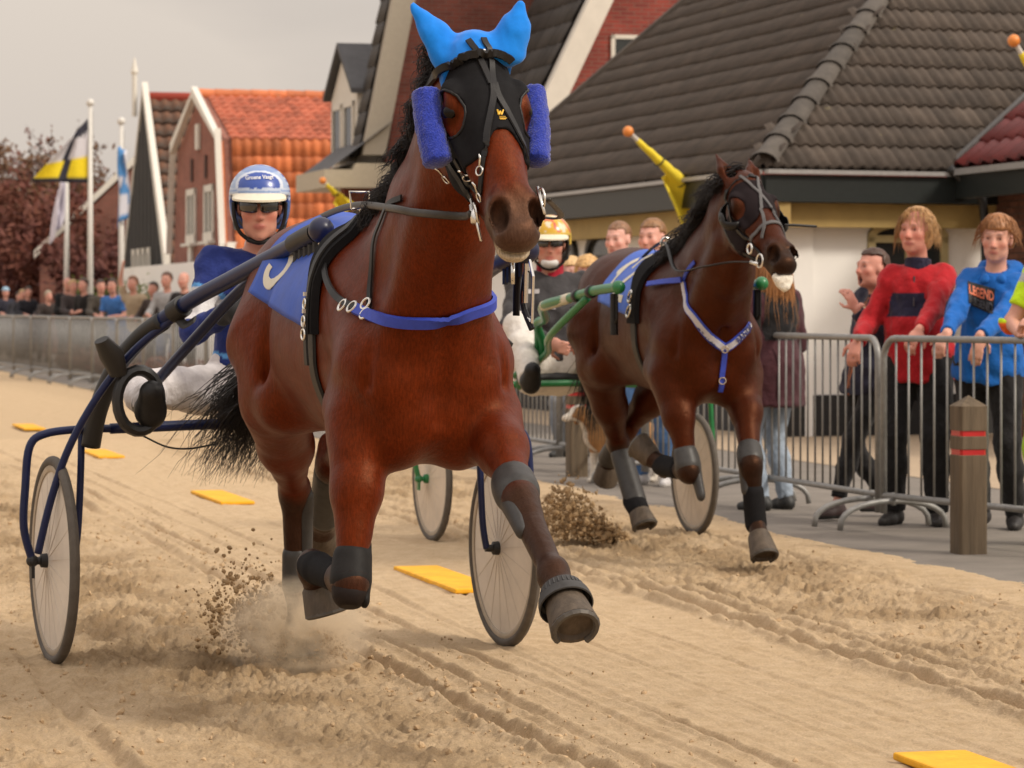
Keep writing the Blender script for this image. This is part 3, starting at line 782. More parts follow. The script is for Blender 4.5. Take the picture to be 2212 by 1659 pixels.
def orange_house():
    root = empty('orange_tiled_house'); tag(root, 'brick house with white gable boards and a bright orange tiled roof', 'house')
    K = W(487, 661, 60.0); K.z = 0; D = 7.0
    bm = brick_mat('soft_red_brick', (.30, .10, .068), (.24, .075, .052), (.26, .18, .14)); wh = mat('white_boards', (.72, .69, .62), .5, noise=.06)
    z = lambda py, Y: 1.25 + (661 - py) * Y / PF
    ze, zm, zr = 2.35, 4.42, z(208, 63.4)
    prof = [(0, ze), (.55, zm), (3.5, zr), (6.45, zm), (7.0, ze)]
    ux = -B3
    wall('gable_wall', [(-7.0, 0), (0, 0), (0, ze), (-.55, zm), (-3.5, zr), (-6.45, zm), (-7.0, ze)], K + N3 * .05, ux, .3, bm, root)
    nrm = -N3
    for i in range(4):
        (u0, z0), (u1, z1) = prof[i], prof[i + 1]; wd = .32
        q = MB().prism([K + B3 * u0 + Z3 * (z0 - .02), K + B3 * u1 + Z3 * (z1 - .02), K + B3 * u1 + Z3 * (z1 + wd * .6), K + B3 * u0 + Z3 * (z0 + wd * .25)], nrm * .12); q.build('bargeboard', wh, root)
    fl = MB().prism([K + N3 * .02 - B3 * .05, K + N3 * .34 - B3 * .05, K + N3 * .34 - B3 * .05 + Z3 * (ze + .1), K + N3 * .02 - B3 * .05 + Z3 * (ze + .1)], B3 * .05); fl.build('corner_board', wh, root)
    om = mat('orange_pantile', (.56, .165, .058), .65, noise=.32, nscale=2.6, world=True); om2 = mat('faded_red_pantile', (.44, .125, .068), .75, noise=.38, nscale=3, world=True)
    me1 = tile_mesh('pantile', .19, .36, 1, .042); me2 = tile_mesh('pantile_faded', .19, .36, 1, .042)
    L = 10.0
    for (a0, a1, me, mm, nr) in ((prof[0], prof[1], me1, om, 7), (prof[1], prof[2], me2, om2, 10)):
        p0 = K + B3 * a0[0] + Z3 * a0[1]; p1 = K + B3 * a1[0] + Z3 * a1[1]; v = (p1 - p0).normalized(); ln = (p1 - p0).length / nr
        dk = MB().add([p0 - Z3 * .05, p0 + N3 * L - Z3 * .05, p1 + N3 * L - Z3 * .05, p1 - Z3 * .05], [[0, 1, 2, 3]]); roof = dk.build('roof', mm, root)
        lay_tiles(roof, me, mm, p0 - B3 * .05 - v * .04, N3, v, nr, lambda s_: (.1, L), .19, ln, None, lambda uu, vv: uu < 3.6)
    p1 = K + B3 * 3.5 + Z3 * (zr + .04)
    for k in range(14):
        m = MB(); m.tube([p1 + N3 * (.36 * k), p1 + N3 * (.36 * k + .39)], [.12, .105], 10); m.build('ridge_tile', om, root, smooth='auto')
    for (b_, zz, h) in ((2.15, 2.55, 1.05), (4.45, 2.55, 1.05)):
        window(root, K + N3 * .05 + B3 * b_ + Z3 * zz, ux, 1.15, h, wh, M_glass(), .13, .10, (2, 1), 0, sill=wh)
        q = MB().prism([K + N3 * .04 + B3 * (b_ + d_) + Z3 * z_ for d_, z_ in ((-.18, 1.4), (.18, 1.4), (.18, 2.5), (-.18, 2.5))], nrm * .06); q.build('pilaster', wh, root)
    q = MB().prism([K + N3 * .04 + B3 * (3.5 + d_) + Z3 * z_ for d_, z_ in ((-.16, 4.35), (.16, 4.35), (.16, 4.85), (-.16, 4.85))], nrm * .06); q.build('gable_slot', wh, root)
    for b_, in ((2.6,), (4.4,)):
        q = MB().prism([K + N3 * .045 + B3 * (b_ + d_) + Z3 * z_ for d_, z_ in ((-.10, 3.75), (.10, 3.75), (.10, 4.2), (-.10, 4.2))], nrm * .03); q.build('air_brick', mat('dark_slot', (.06, .03, .025), .9), root)
    lw = MB().prism([K + N3 * -.30 - B3 * .6, K + N3 * 5 - B3 * .6, K + N3 * 5 - B3 * .6 + Z3 * 2.2, K + N3 * -.30 - B3 * .6 + Z3 * 2.2], B3 * .5); lw.build('garden_wall', mat('white_plaster', (.63, .575, .49), .9), root)
    lw = MB().prism([K + N3 * -.35 - B3 * .5, K + N3 * -.35 + B3 * 12, K + N3 * -.35 + B3 * 12 + Z3 * 2.1, K + N3 * -.35 - B3 * .5 + Z3 * 2.1], N3 * .2); lw.build('garden_wall', mat('white_plaster', (.63, .575, .49), .9), root)
    return root

def black_house():
    root = empty('black_timber_house'); tag(root, 'black timber gable house with white boards and a tall white finial', 'house')
    K = W(366, 661, 70.0); K.z = 0; D = 7.0; zr = 1.25 + 446 * 73.5 / PF; ze = 2.1
    bt = mat('black_timber', (.022, .021, .020), .8, noise=.5, nscale=3); wh = mat('white_boards', (.72, .69, .62), .5); gm = mat('mossy_grey_tile', (.075, .066, .058), .85, noise=.4, nscale=2, col2=(.19, .075, .035)); rr = mat('red_ridge', (.40, .055, .03), .6)
    ux = -B3; nrm = -N3
    nb = 22
    for k in range(nb):                # upright boards, each its own
        b0, b1 = D * k / nb, D * (k + 1) / nb - .015
        h = lambda b_: ze + (zr - ze) * (1 - abs(b_ - D / 2) / (D / 2))
        q = MB().prism([K + B3 * b0, K + B3 * b1, K + B3 * b1 + Z3 * h(b1), K + B3 * b0 + Z3 * h(b0)], nrm * (.10 + .012 * (k % 2))); q.build('board', bt, root)
    for s_ in (0, 1):
        e = K + B3 * (-.12 if s_ == 0 else D + .12) + Z3 * (ze - .25); t = K + B3 * D / 2 + Z3 * (zr + .12); wd = Z3 * .55 if s_ == 0 else Z3 * .3
        q = MB().prism([e, t, t + wd * .5, e + wd], nrm * .13); q.build('bargeboard', wh, root)
    m = MB(); c = K + B3 * D / 2 + nrm * .3; m.tube([c + Z3 * (zr - .4), c + Z3 * (zr + .55), c + Z3 * (zr + .62), c + Z3 * (zr + .95)], [.06, .055, .085, .012], 8); m.build('finial', wh, root)
    p0 = K + Z3 * ze; p1 = K + B3 * D / 2 + Z3 * zr; v = (p1 - p0).normalized(); nr = 13; ln = (p1 - p0).length / nr
    dk = MB().add([p0 - Z3 * .05, p0 + N3 * 8 - Z3 * .05, p1 + N3 * 8 - Z3 * .05, p1 - Z3 * .05], [[0, 1, 2, 3]]); roof = dk.build('roof', gm, root)
    lay_tiles(roof, tile_mesh('tile_mossy', .25, .36, 1, .06), gm, p0 - B3 * .05, N3, v, nr, lambda s_: (0, 3.2), .25, ln, None, lambda uu, vv: True)
    m = MB(); m.tube([p1 + Z3 * .05, p1 + N3 * 8 + Z3 * .05], .12, 8); m.build('ridge_tile', rr, root, True)
    for k in range(4):
        window(root, K + B3 * (2.3 + .85 * k) + Z3 * 1.95 + nrm * .12, ux, .55, .62, wh, M_glass(), .14, .08, (1, 1))
    for k in range(3):
        q = MB().prism([K + B3 * (1.6 + 1.6 * k + d_) + Z3 * z_ + nrm * .115 for d_, z_ in ((-.09, .3), (.09, .3), (.09, 1.9), (-.09, 1.9))], nrm * .04); q.build('post', mat('pale_post', (.3, .28, .25), .7), root)
    return root

def back_houses():
    for (px, Y, w_, ze, zr, bc, rc, lb) in ((292, 84, 5.0, 2.6, 4.9, (.24, .085, .06), (.36, .07, .04), 'red-roofed brick house peeping out left of the black timber house'), (250, 92, 5, 2.0, 3.4, (.40, .15, .06), (.42, .13, .05), 'small orange gable with a white board behind the flagpoles')):
        root = empty('brick_house'); tag(root, lb, 'house'); K = W(px, 661, Y); K.z = 0
        bm = brick_mat('brick_' + str(px), bc, tuple(c * .8 for c in bc), (.2, .15, .12)); wh = mat('white_boards', (.72, .69, .62), .5)
        wall('wall', [(-w_ / 2, 0), (w_ / 2, 0), (w_ / 2, ze), (0, zr), (-w_ / 2, ze)], K, Vector((1, 0, 0)), .3, bm, root)
        for s_ in (-1, 1):
            a, t = K + Vector((s_ * (w_ / 2 + .15), -.05, ze - .1)), K + Vector((0, -.05, zr + .1))
            q = MB().prism([a, t, t + Z3 * .2, a + Z3 * .2], Vector((0, .12, 0))); q.build('bargeboard', wh, root)
            q = MB().prism([a + Vector((0, .12, .06)), t + Vector((0, .12, .06)), t + Vector((0, .12, .15)), a + Vector((0, .12, .15))], Vector((0, 8, 0))); q.build('roof', mat('roof_' + str(px), rc, .7, noise=.25, nscale=3), root)

WH, WHC, WHU, WHI = white_house()
extension(); gable_house(); dormer_house(); orange_house(); black_house(); back_houses()
# ------------------------------------------------------------------ horses
def A(*v): return np.array(v, dtype=float)
def unit(v): v = np.array(v, float); return v / (np.linalg.norm(v) + 1e-12)

class Frame:
    """local frame of an animal: x ahead, y to its left, z up"""
    def __init__(s, ox, oy, head_deg):
        s.h = radians(head_deg); s.o = A(ox, oy, 0)
        s.X = A(sin(s.h), -cos(s.h), 0); s.Y = A(cos(s.h), sin(s.h), 0); s.Z = A(0, 0, 1)
        s.rz = math.atan2(s.X[1], s.X[0])
    def L(s, w): d = np.array(w, float) - s.o; return A(d @ s.X, d @ s.Y, d[2])
    def P(s, px, py, Y): return s.L(W(px, py, Y))
    def Wd(s, l): return s.o + s.X * l[0] + s.Y * l[1] + s.Z * l[2]
    def px(s, l):
        w = s.Wd(l); return (round(1106 + w[0] / w[1] * PF), round(661 + (EYE - w[2]) / w[1] * PF))

def head_frame(poll, nose, yaw_extra=0.0):
    """axes of the head: a along the face to the nose, l left, f out of the forehead"""
    a = unit(nose - poll)
    l = A(-sin(yaw_extra), cos(yaw_extra), 0); l = unit(l - a * (l @ a)); f = np.cross(l, a)
    if f[0] < 0: f = -f
    return dict(o=poll, a=a, f=f, l=l, s=np.linalg.norm(nose - poll) / 0.62)

def HP(hf, a, f, l=0.0):
    return hf['o'] + hf['s'] * (hf['a'] * a + hf['f'] * f + hf['l'] * l)
def HR(hf): return np.stack([hf['a'], hf['f'], hf['l']], 1)

def head_prims(F, hf, nostril=True, ears=False):
    s = hf['s']; R = HR(hf)
    def E(a, f, l, r, k=0.03, op='add', tilt=None):
        RR = R
        if tilt is not None:      # turn about l
            c_, s_ = cos(tilt), sin(tilt)
            RR = np.stack([R[:, 0] * c_ + R[:, 1] * s_, -R[:, 0] * s_ + R[:, 1] * c_, R[:, 2]], 1)
        F.ell(HP(hf, a, f, l), A(*r) * s, RR, k * s, op)
    def C(p, q, ra, rb, k=0.03, flat=1.0): F.cone(HP(hf, *p), HP(hf, *q), ra * s, rb * s, k * s, hf['l'], flat)
    E(.07, -.085, 0, (.11, .088, .082), .02)
    E(.17, -.080, 0, (.13, .070, .103), .025)
    for q in (-1, 1):
        E(.20, -.185, .048 * q, (.125, .105, .040), .03)
        C((.30, -.20, .03 * q), (.50, -.135, .022 * q), .040, .026, .04)
        E(.148, -.050, .094 * q, (.050, .024, .024), .014)                 # brow
        E(.182, -.078, .108 * q, (.034, .034, .016), .010)                # eyelids
        E(.172, -.054, .106 * q, (.030, .011, .016), .006)                 # upper eyelid
        C((.21, -.094, .096 * q), (.40, -.100, .064 * q), .017, .010, .018)   # facial crest
    C((.16, -.058), (.46, -.046), .062, .042, .025, 1.12)
    C((.22, -.115), (.48, -.088), .082, .055, .03, .98)
    E(.525, -.085, 0, (.085, .062, .058), .04)
    E(.585, -.078, 0, (.040, .052, .060), .03)                            # upper lip
    E(.592, -.128, 0, (.036, .030, .046), .02)                            # lower lip and chin
    E(.55, -.135, 0, (.05, .032, .036), .03)
    for q in (-1, 1):
        E(.530, -.048, .046 * q, (.056, .036, .032), .018)                # flared nostril
        E(.505, -.040, .036 * q, (.040, .022, .018), .02)
        if nostril:
            E(.538, -.036, .050 * q, (.034, .045, .021), .008, 'cut')
            E(.566, -.046, .052 * q, (.022, .024, .016), .010, 'cut')
    if nostril:
        for q in (-1, 0, 1):
            E(.612, -.112, .028 * q, (.034, .0045, .03), .006, 'cut', .25)    # mouth line
    if ears:
        for q in (-1, 1):
            b0 = HP(hf, .02, -.060, .060 * q); t0 = HP(hf, -.185, -.030, .085 * q)
            F.cone(b0, (b0 + t0) / 2, .034 * s, .036 * s, .02 * s, hf['f'], .8)
            F.cone((b0 + t0) / 2, t0, .034 * s, .006 * s, .02 * s, hf['f'], .8)
            F.cone(b0 + hf['f'] * .030 * s + hf['a'] * -.05 * s, t0 + hf['f'] * .028 * s + hf['a'] * .03 * s, .024 * s, .010 * s, .008, op='cut')

def body_prims(F, hf):
    F.ell((.22, 0, 1.15), (.52, .258, .355), k=.06)
    F.ell((-.16, 0, 1.15), (.56, .285, .315), k=.08)
    F.ell((-.54, 0, 1.26), (.37, .262, .275), k=.08)
    F.cone((.26, 0, 1.42), (-.25, 0, 1.35), .105, .13, .10, (0, 1, 0), .8)      # withers and back
    F.cone((-.25, 0, 1.36), (-.62, 0, 1.41), .13, .12, .08)
    for q in (-1, 1):
        F.ell((-.58, .135 * q, 1.24), (.27, .145, .25), k=.06)
        F.ell((-.73, .125 * q, 1.12), (.135, .115, .24), k=.06)
        F.cone((-.52, .165 * q, 1.12), (-.36, .185 * q, .96), .195, .125, .07)
        F.cone((.22, .125 * q, 1.36), (.60, .130 * q, 1.08), .100, .126, .06)         # shoulder blade
        F.cone((.60, .136 * q, 1.08), (.44, .160 * q, .95), .118, .108, .05)          # arm
        F.ell((.665, .105 * q, 1.04), (.115, .122, .15), k=.035)                     # breast muscle
        F.ell((.63, .095 * q, .90), (.12, .095, .13), k=.05)
    F.ell((.52, 0, .93), (.24, .15, .14), k=.06)
    F.ell((.56, 0, 1.15), (.20, .22, .20), k=.06)
    # neck
    poll = hf['o']; th = HP(hf, .15, -.20)
    base_lo = A(.60, 0, 1.10); base_hi = A(.24, 0, 1.44)
    top = poll + hf['a'] * .03 - hf['f'] * .10
    b0 = A(.44, 0, 1.27)
    m1 = b0 * .58 + top * .42 + A(.03, 0, -.03); m2 = b0 * .24 + top * .76 + A(.01, 0, -.01)
    F.cone(b0, m1, .235, .172, .07, (0, 1, 0), .80)
    F.cone(m1, m2, .172, .132, .06, (0, 1, 0), .76)
    F.cone(m2, top, .132, .108, .05, (0, 1, 0), .80)
    pt = poll - hf['f'] * .07; c1 = base_hi * .62 + pt * .38 + A(.06, 0, -.05); c2 = base_hi * .22 + pt * .78 + A(.0, 0, .0)
    F.cone(base_hi, c1, .085, .085, .07); F.cone(c1, c2, .085, .070, .06); F.cone(c2, pt, .070, .062, .05)
    F.cone(base_lo, base_lo * .4 + th * .6, .155, .092, .07)
    F.cone(base_lo * .4 + th * .6, th, .092, .075, .06)
    for q in (-1, 1):
        F.cone(A(.66, .10 * q, 1.10), th * .8 + b0 * .2 + A(0, .055 * q, 0), .075, .045, .05)   # neck muscle beside the windpipe

def leg_prims(F, g, fore):
    up, jn, fet, cor = g['up'], g['jn'], g['fet'], g['cor']
    d1 = unit(jn - up); d2 = unit(fet - jn)
    bend = np.cross(d1, d2)
    y = A(0, 1, 0)
    fr = np.cross(d1, y); fr = unit(fr) if fr[0] > 0 or True else fr
    if fr[0] < 0: fr = -fr                                   # front of the upper leg
    fc = unit(np.cross(d2, y) if np.cross(y, d2) @ fr < 0 else np.cross(y, d2))
    if fore:
        m = up * .55 + jn * .45
        F.cone(up, m + fr * .012, .106, .070, .05); F.cone(m + fr * .012, jn - d1 * .05, .070, .043, .04)
        F.cone(up - fr * .045, m - fr * .02, .062, .046, .05)
        F.ell(jn, (.055, .051, .064), np.stack([fr, np.cross(d1, fr), d1], 1), .03)
        F.cone(jn + d1 * .0, jn + d2 * .07, .050, .040, .03)
    else:
        m = up * .5 + jn * .5
        F.cone(up, m, .125, .085, .06); F.cone(m, jn - d1 * .06, .085, .050, .05)
        pt = jn - fc * .055 - d2 * .045                      # point of the hock
        F.cone(m - fr * .05, pt, .040, .026, .04)
        F.cone(pt, jn, .030, .050, .04)
        F.ell(jn, (.062, .05, .075), np.stack([fc, np.cross(d2, fc), d2], 1), .03)
        F.cone(pt, jn + d2 * .10 - fc * .035, .028, .022, .03)
    F.cone(jn + d2 * .04, fet - d2 * .03, .041 if fore else .044, .034 if fore else .037, .03)
    F.cone(jn + d2 * .06 - fc * .030, fet - fc * .026, .021, .021, .018)       # tendons
    F.ell(fet, (.046, .043, .05), None, .02)
    F.ell(fet - fc * .026, (.03, .03, .033), None, .02)
    F.cone(fet, cor, .038, .047, .02)

def make_hoof(parent, cor, toe, side, shoe=True):
    """hoof as a lofted horn box from the coronet to the sole, with sole and shoe"""
    ax = unit(toe - cor); f = np.cross(side, ax); f = unit(f)
    if f[0] < 0: f = -f
    l = np.cross(ax, f); H = np.linalg.norm(toe - cor)
    n = 20; rings = []
    for t, r, sh in ((-.12, .046, -.005), (0, .053, -.004), (.5, .060, .004), (1.0, .067, .012)):
        ring = []
        for k in range(n):
            an = 2 * pi * k / n
            cx, cy = cos(an), sin(an)
            heel = 0.84 if cx < -.55 else 1.0
            ring.append(cor + ax * (H * t + (0.012 if cx < 0 else -.004) * (1 - t) * abs(cx)) + f * (r * 1.06 * cx * heel + sh) + l * r * cy)
        rings.append(ring)
    v = [p for r_ in rings for p in r_]; fc = []
    for i in range(3):
        for k in range(n): fc.append([i * n + k, i * n + (k + 1) % n, (i + 1) * n + (k + 1) % n, (i + 1) * n + k])
    base = len(v)
    cen = cor + ax * H + f * .012
    for k in range(n): v.append(cen + (np.array(rings[3][k]) - cen) * .84)
    for k in range(n): v.append(cen + (np.array(rings[3][k]) - cen) * .72 - ax * .012)
    v.append(cen - ax * .015)
    for k in range(n):
        k2 = (k + 1) % n
        fc.append([3 * n + k, 3 * n + k2, base + k2, base + k]); fc.append([base + k, base + k2, base + n + k2, base + n + k]); fc.append([base + n + k, base + n + k2, len(v) - 1])
    mb = MB().add(v, fc)
    h = mb.build('hoof', M_hoof(), parent, smooth='auto')
    if shoe:
        s = MB(); pts = []
        for k in range(15):
            an = radians(-138 + 276 * k / 14)
            pts.append(cen + ax * .004 + f * .060 * cos(an) * 1.05 + l * .059 * sin(an))
        s.tube([Vector(p) for p in pts], .0095, 6)
        s.build('horseshoe', mat('worn_iron', (.11, .10, .09), .55, metal=.6, noise=.3), h)
    return h

COAT = None
def coat_mat(name):
    if name in MATS: return MATS[name]
    m = mat(name, (.1, .03, .01), 0.40, attr=True, noise=0.22, nscale=14, bump=0.0, spec=0.30)
    n = m.node_tree.nodes; l = m.node_tree.links; p = n['Principled BSDF']
    p.inputs['Specular Tint'].default_value = (1.0, .42, .20, 1)
    tc = n.new('ShaderNodeTexCoord'); mp = n.new('ShaderNodeMapping'); mp.inputs['Scale'].default_value = (120, 120, 38)
    nz = n.new('ShaderNodeTexNoise'); nz.inputs['Scale'].default_value = 4; nz.inputs['Detail'].default_value = 3
    n2 = n.new('ShaderNodeTexNoise'); n2.inputs['Scale'].default_value = 9; n2.inputs['Detail'].default_value = 3; l.new(tc.outputs['Object'], n2.inputs['Vector'])
    l.new(tc.outputs['Object'], mp.inputs['Vector']); l.new(mp.outputs['Vector'], nz.inputs['Vector'])
    b = n.new('ShaderNodeBump'); b.inputs['Strength'].default_value = .22; b.inputs['Distance'].default_value = .003
    b2 = n.new('ShaderNodeBump'); b2.inputs['Strength'].default_value = .45; b2.inputs['Distance'].default_value = .016
    l.new(nz.outputs['Fac'], b.inputs['Height']); l.new(n2.outputs['Fac'], b2.inputs['Height']); l.new(b2.outputs['Normal'], b.inputs['Normal'])
    n4 = n.new('ShaderNodeTexNoise'); n4.inputs['Scale'].default_value = 34; n4.inputs['Detail'].default_value = 5; n4.inputs['Roughness'].default_value = .7; l.new(tc.outputs['Object'], n4.inputs['Vector'])
    b3 = n.new('ShaderNodeBump'); b3.inputs['Strength'].default_value = .35; b3.inputs['Distance'].default_value = .006; l.new(n4.outputs['Fac'], b3.inputs['Height']); l.new(b.outputs['Normal'], b3.inputs['Normal'])
    l.new(b3.outputs['Normal'], p.inputs['Normal'])
    # hair lies in streaks: fine light and dark lines in the coat colour
    mp2 = n.new('ShaderNodeMapping'); mp2.inputs['Scale'].default_value = (160, 160, 30); mp2.inputs['Rotation'].default_value = (.2, .5, .1); l.new(tc.outputs['Object'], mp2.inputs['Vector'])
    n5 = n.new('ShaderNodeTexNoise'); n5.inputs['Scale'].default_value = 1.2; n5.inputs['Detail'].default_value = 4; l.new(mp2.outputs['Vector'], n5.inputs['Vector'])
    m5 = n.new('ShaderNodeMapRange'); m5.inputs['From Min'].default_value = .3; m5.inputs['From Max'].default_value = .7; m5.inputs['To Min'].default_value = .72; m5.inputs['To Max'].default_value = 1.3; l.new(n5.outputs['Fac'], m5.inputs['Value'])
    v5 = n.new('ShaderNodeVectorMath'); v5.operation = 'SCALE'; src5 = p.inputs['Base Color'].links[0].from_socket; l.new(src5, v5.inputs[0]); l.new(m5.outputs['Result'], v5.inputs['Scale']); l.new(v5.outputs['Vector'], p.inputs['Base Color'])
    mr = n.new('ShaderNodeMapRange'); mr.inputs['To Min'].default_value = .30; mr.inputs['To Max'].default_value = .52; l.new(n2.outputs['Fac'], mr.inputs['Value']); l.new(mr.outputs['Result'], p.inputs['Roughness'])
    return m

def horse_body(name, fr, hf, legs, coat, dark, ears, h=0.0085):
    pts = [g[k] for g in legs.values() for k in ('jn', 'fet', 'cor')] + [hf['o'], HP(hf, .66, 0), HP(hf, -.2, 0), A(.8, .34, .8), A(-.95, -.34, 1.6)]
    lo = np.min(pts, 0) - .12; hi = np.max(pts, 0) + .12
    F = Field(lo, hi, h)
    body_prims(F, hf)
    for kx, g in legs.items(): leg_prims(F, g, kx[1] == 'F')
    head_prims(F, hf, True, ears)
    th_ = HP(hf, .15, -.20)
    F.cone((.83, 0, 1.20), (.77, 0, .92), .010, .014, .05, op='cut')                       # groove between the breast muscles
    for q in (-1, 1):
        F.cone(A(.74, .085 * q, 1.26), th_ * .75 + A(.74, .085 * q, 1.26) * .25 + A(-.02, .06 * q, 0), .002, .002, .03, op='cut')  # jugular groove
        F.cone((.74, .205 * q, 1.18), (.72, .20 * q, 1.02), .003, .003, .035, op='cut')      # between shoulder and breast
        F.cone((.30, .262 * q, 1.36), (.50, .275 * q, 1.10), .004, .004, .035, op='cut')
        F.cone((.30, .285 * q, 1.10), (.34, .25 * q, .92), .006, .006, .04, op='cut')       # behind the elbow
        F.cone((-.30, .29 * q, 1.28), (-.34, .26 * q, 1.02), .010, .010, .06, op='cut')     # flank
        F.cone((-.66, .255 * q, 1.34), (-.62, .25 * q, 1.05), .004, .004, .04, op='cut')
        F.cone(HP(hf, .24, -.060, .082 * q), HP(hf, .40, -.075, .060 * q), .0035, .003, .008)  # face vein
        F.cone(HP(hf, .30, -.13, .080 * q), HP(hf, .38, -.075, .064 * q), .003, .003, .008)
        up, jn = (legs['LF'] if q > 0 else legs['RF'])['up'], (legs['LF'] if q > 0 else legs['RF'])['jn']
        F.cone(up * .75 + jn * .25 + A(.07, -.03 * q, 0), up * .25 + jn * .75 + A(.03, -.045 * q, 0), .005, .004, .010)   # forearm vein
    F.wrinkle(.0016, 20, 2)
    V, Q = F.mesh(); V = relax(V, Q, 2, .4)
    # coat: red-bay body, dark lower legs, dark muzzle
    C = np.tile(np.array(coat), (len(V), 1)); D = np.array(dark)
    rel = (V - hf['o']) / hf['s']; ha, hfv, hl = rel @ hf['a'], rel @ hf['f'], rel @ hf['l']
    onhead = (np.abs(hl) < .16) & (hfv > -.32) & (hfv < .08) & (ha > -.1) & (ha < .75)
    w = np.where(onhead, smooth01((ha - .44) / .09), 0)
    for g in legs.values():
        up, jn, fet, cor = g['up'], g['jn'], g['fet'], g['cor']
        def seg(p, q):
            d = q - p; t = np.clip(((V - p) @ d) / (d @ d), 0, 1); return np.linalg.norm(V - (p + t[:, None] * d), axis=1), t
        dl, _ = seg(jn, fet); dl2, _ = seg(fet, cor)
        near = np.minimum(dl, dl2)
        du, tu = seg(up, jn)
        low = (smooth01((.085 - near) / .03))
        w = np.maximum(w, np.where(near < .10, np.maximum(low * smooth01(((V - jn) @ unit(fet - jn) + .10) / .14), 0), 0))
    for kx in ('LF', 'RF'):
        w = np.maximum(w, smooth01((.085 - np.linalg.norm(V - legs[kx]['jn'], axis=1)) / .03) * (1.0 if kx == 'RF' or not fr.get('foam') else .55))
    dors = smooth01((V[:, 2] - 1.35) / .25) * .12
    shade = 1 + .18 * (fbm(V[:, 0] * 3 + V[:, 1] * 2, V[:, 2] * 3, 5, 3) - .5) - dors * 0
    C = C * shade[:, None]
    wm = np.where(onhead, smooth01((ha - .44) / .09), 0)[:, None]
    C = C * (1 - w[:, None]) + (D * (1 - wm) + np.array(fr.get('muzzle', dark)) * wm) * w[:, None]
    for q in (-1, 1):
        dn_ = np.linalg.norm((V - HP(hf, .546, -.040, .050 * q)) @ np.stack([hf['a'] * .75, hf['f'], hf['l'] * 1.25], 1), axis=1); C = C * (1 - .92 * smooth01((.034 - dn_) / .010))[:, None]; de = np.linalg.norm(V - HP(hf, .186, -.072, .110 * q), axis=1); e_ = smooth01((.050 - de) / .025)[:, None]; C = C * (1 - .75 * e_)  # nostril hollows painted dark as if in shade; dark skin round the eyes
    lips = np.where(onhead & (hfv < -.105) & (ha > .565), 1, 0) * np.clip((ha - .565) / .03, 0, 1)
    C = C * (1 - lips[:, None]) + np.array((.42, .36, .27)) * lips[:, None] * (g and 1) if fr.get('foam') else C
    o = obj(name, V, Q, coat_mat('bay_coat_' + name), None, True, C)
    o.location = fr['f'].o; o.rotation_euler = (0, 0, fr['f'].rz)
    return o, V, Q

def strands(name, curves, r0, matr, parent, seg=9, nside=3):
    v = []; f = []
    for c in curves:
        c = [Vector(p) for p in c]; base = len(v); m = len(c)
        a0 = (c[-1] - c[0]).orthogonal().normalized()
        for i, p in enumerate(c):
            t = (c[min(i + 1, m - 1)] - c[max(i - 1, 0)]).normalized()
            a = (a0 - t * a0.dot(t)).normalized(); b = t.cross(a)
            r = r0 * (1 - .92 * (i / (m - 1)) ** 1.5)
            for k in range(nside): v.append(p + (a * cos(2 * pi * k / nside) + b * sin(2 * pi * k / nside)) * r)
        for i in range(m - 1):
            for k in range(nside):
                k2 = (k + 1) % nside
                f.append([base + i * nside + k, base + i * nside + k2, base + (i + 1) * nside + k2, base + (i + 1) * nside + k])
    return obj(name, v, f, matr, parent, True)

def M_hair(): return mat('black_horse_hair', (0.010, 0.006, 0.005), 0.42, spec=.3, noise=0.4, nscale=30)

class Skin:
    """nearest-point lookup on a finished body, in its local frame"""
    def __init__(s, V, Q): s.b = BVHTree.FromPolygons([Vector(p) for p in V], Q.tolist())
    def near(s, p):
        q, n, i, d = s.b.find_nearest(Vector(p)); return q, n
    def cast(s, p, d):
        q, n, i, t = s.b.ray_cast(Vector(p), Vector(d).normalized()); return q, n

def strap(sk, pts, width, th, n=8, lift=0.003, snap=True, taut=0):
    """flat strap laid on the skin; pts that are far from it stay free"""
    if len(pts) < 2: return MB()
    P = catmull(pts, n); q = []; N = []
    for p in P:
        c, nn = sk.near(p)
        if snap is True or (snap and (Vector(p) - c).length < snap): q.append(c + nn * lift)
        else: q.append(Vector(p))
        N.append(nn)
    for _ in range(taut):       # pulled tight: bridges hollows, never sinks in
        q = [q[0]] + [q[i] * .4 + (q[i - 1] + q[i + 1]) * .3 for i in range(1, len(q) - 1)] + [q[-1]]
        for i in range(1, len(q) - 1):
            c, nn = sk.near(q[i]); dd = (q[i] - c).dot(nn)
            if dd < lift: q[i] = c + nn * lift
            N[i] = nn
    mb = MB(); v = []; m = len(q)
    for i in range(m):
        t = (q[min(i + 1, m - 1)] - q[max(i - 1, 0)])
        if t.length < 1e-6: t = Vector((0, 0, 1))
        t.normalize(); s_ = t.cross(N[i])
        if s_.length < 1e-4: s_ = t.orthogonal()
        s_.normalize(); up = s_.cross(t)
        if up.dot(N[i]) < 0: up = -up
        for a_, b_ in ((-1, 0), (-.85, 1), (.85, 1), (1, 0)): v.append(q[i] + s_ * (a_ * width / 2) + up * (b_ * th))
    f = []
    for i in range(m - 1):
        for k in range(4): f.append([i * 4 + k, i * 4 + (k + 1) % 4, (i + 1) * 4 + (k + 1) % 4, (i + 1) * 4 + k])
    f += [[0, 1, 2, 3], [(m - 1) * 4 + k for k in (3, 2, 1, 0)]]
    return mb.add(v, f)

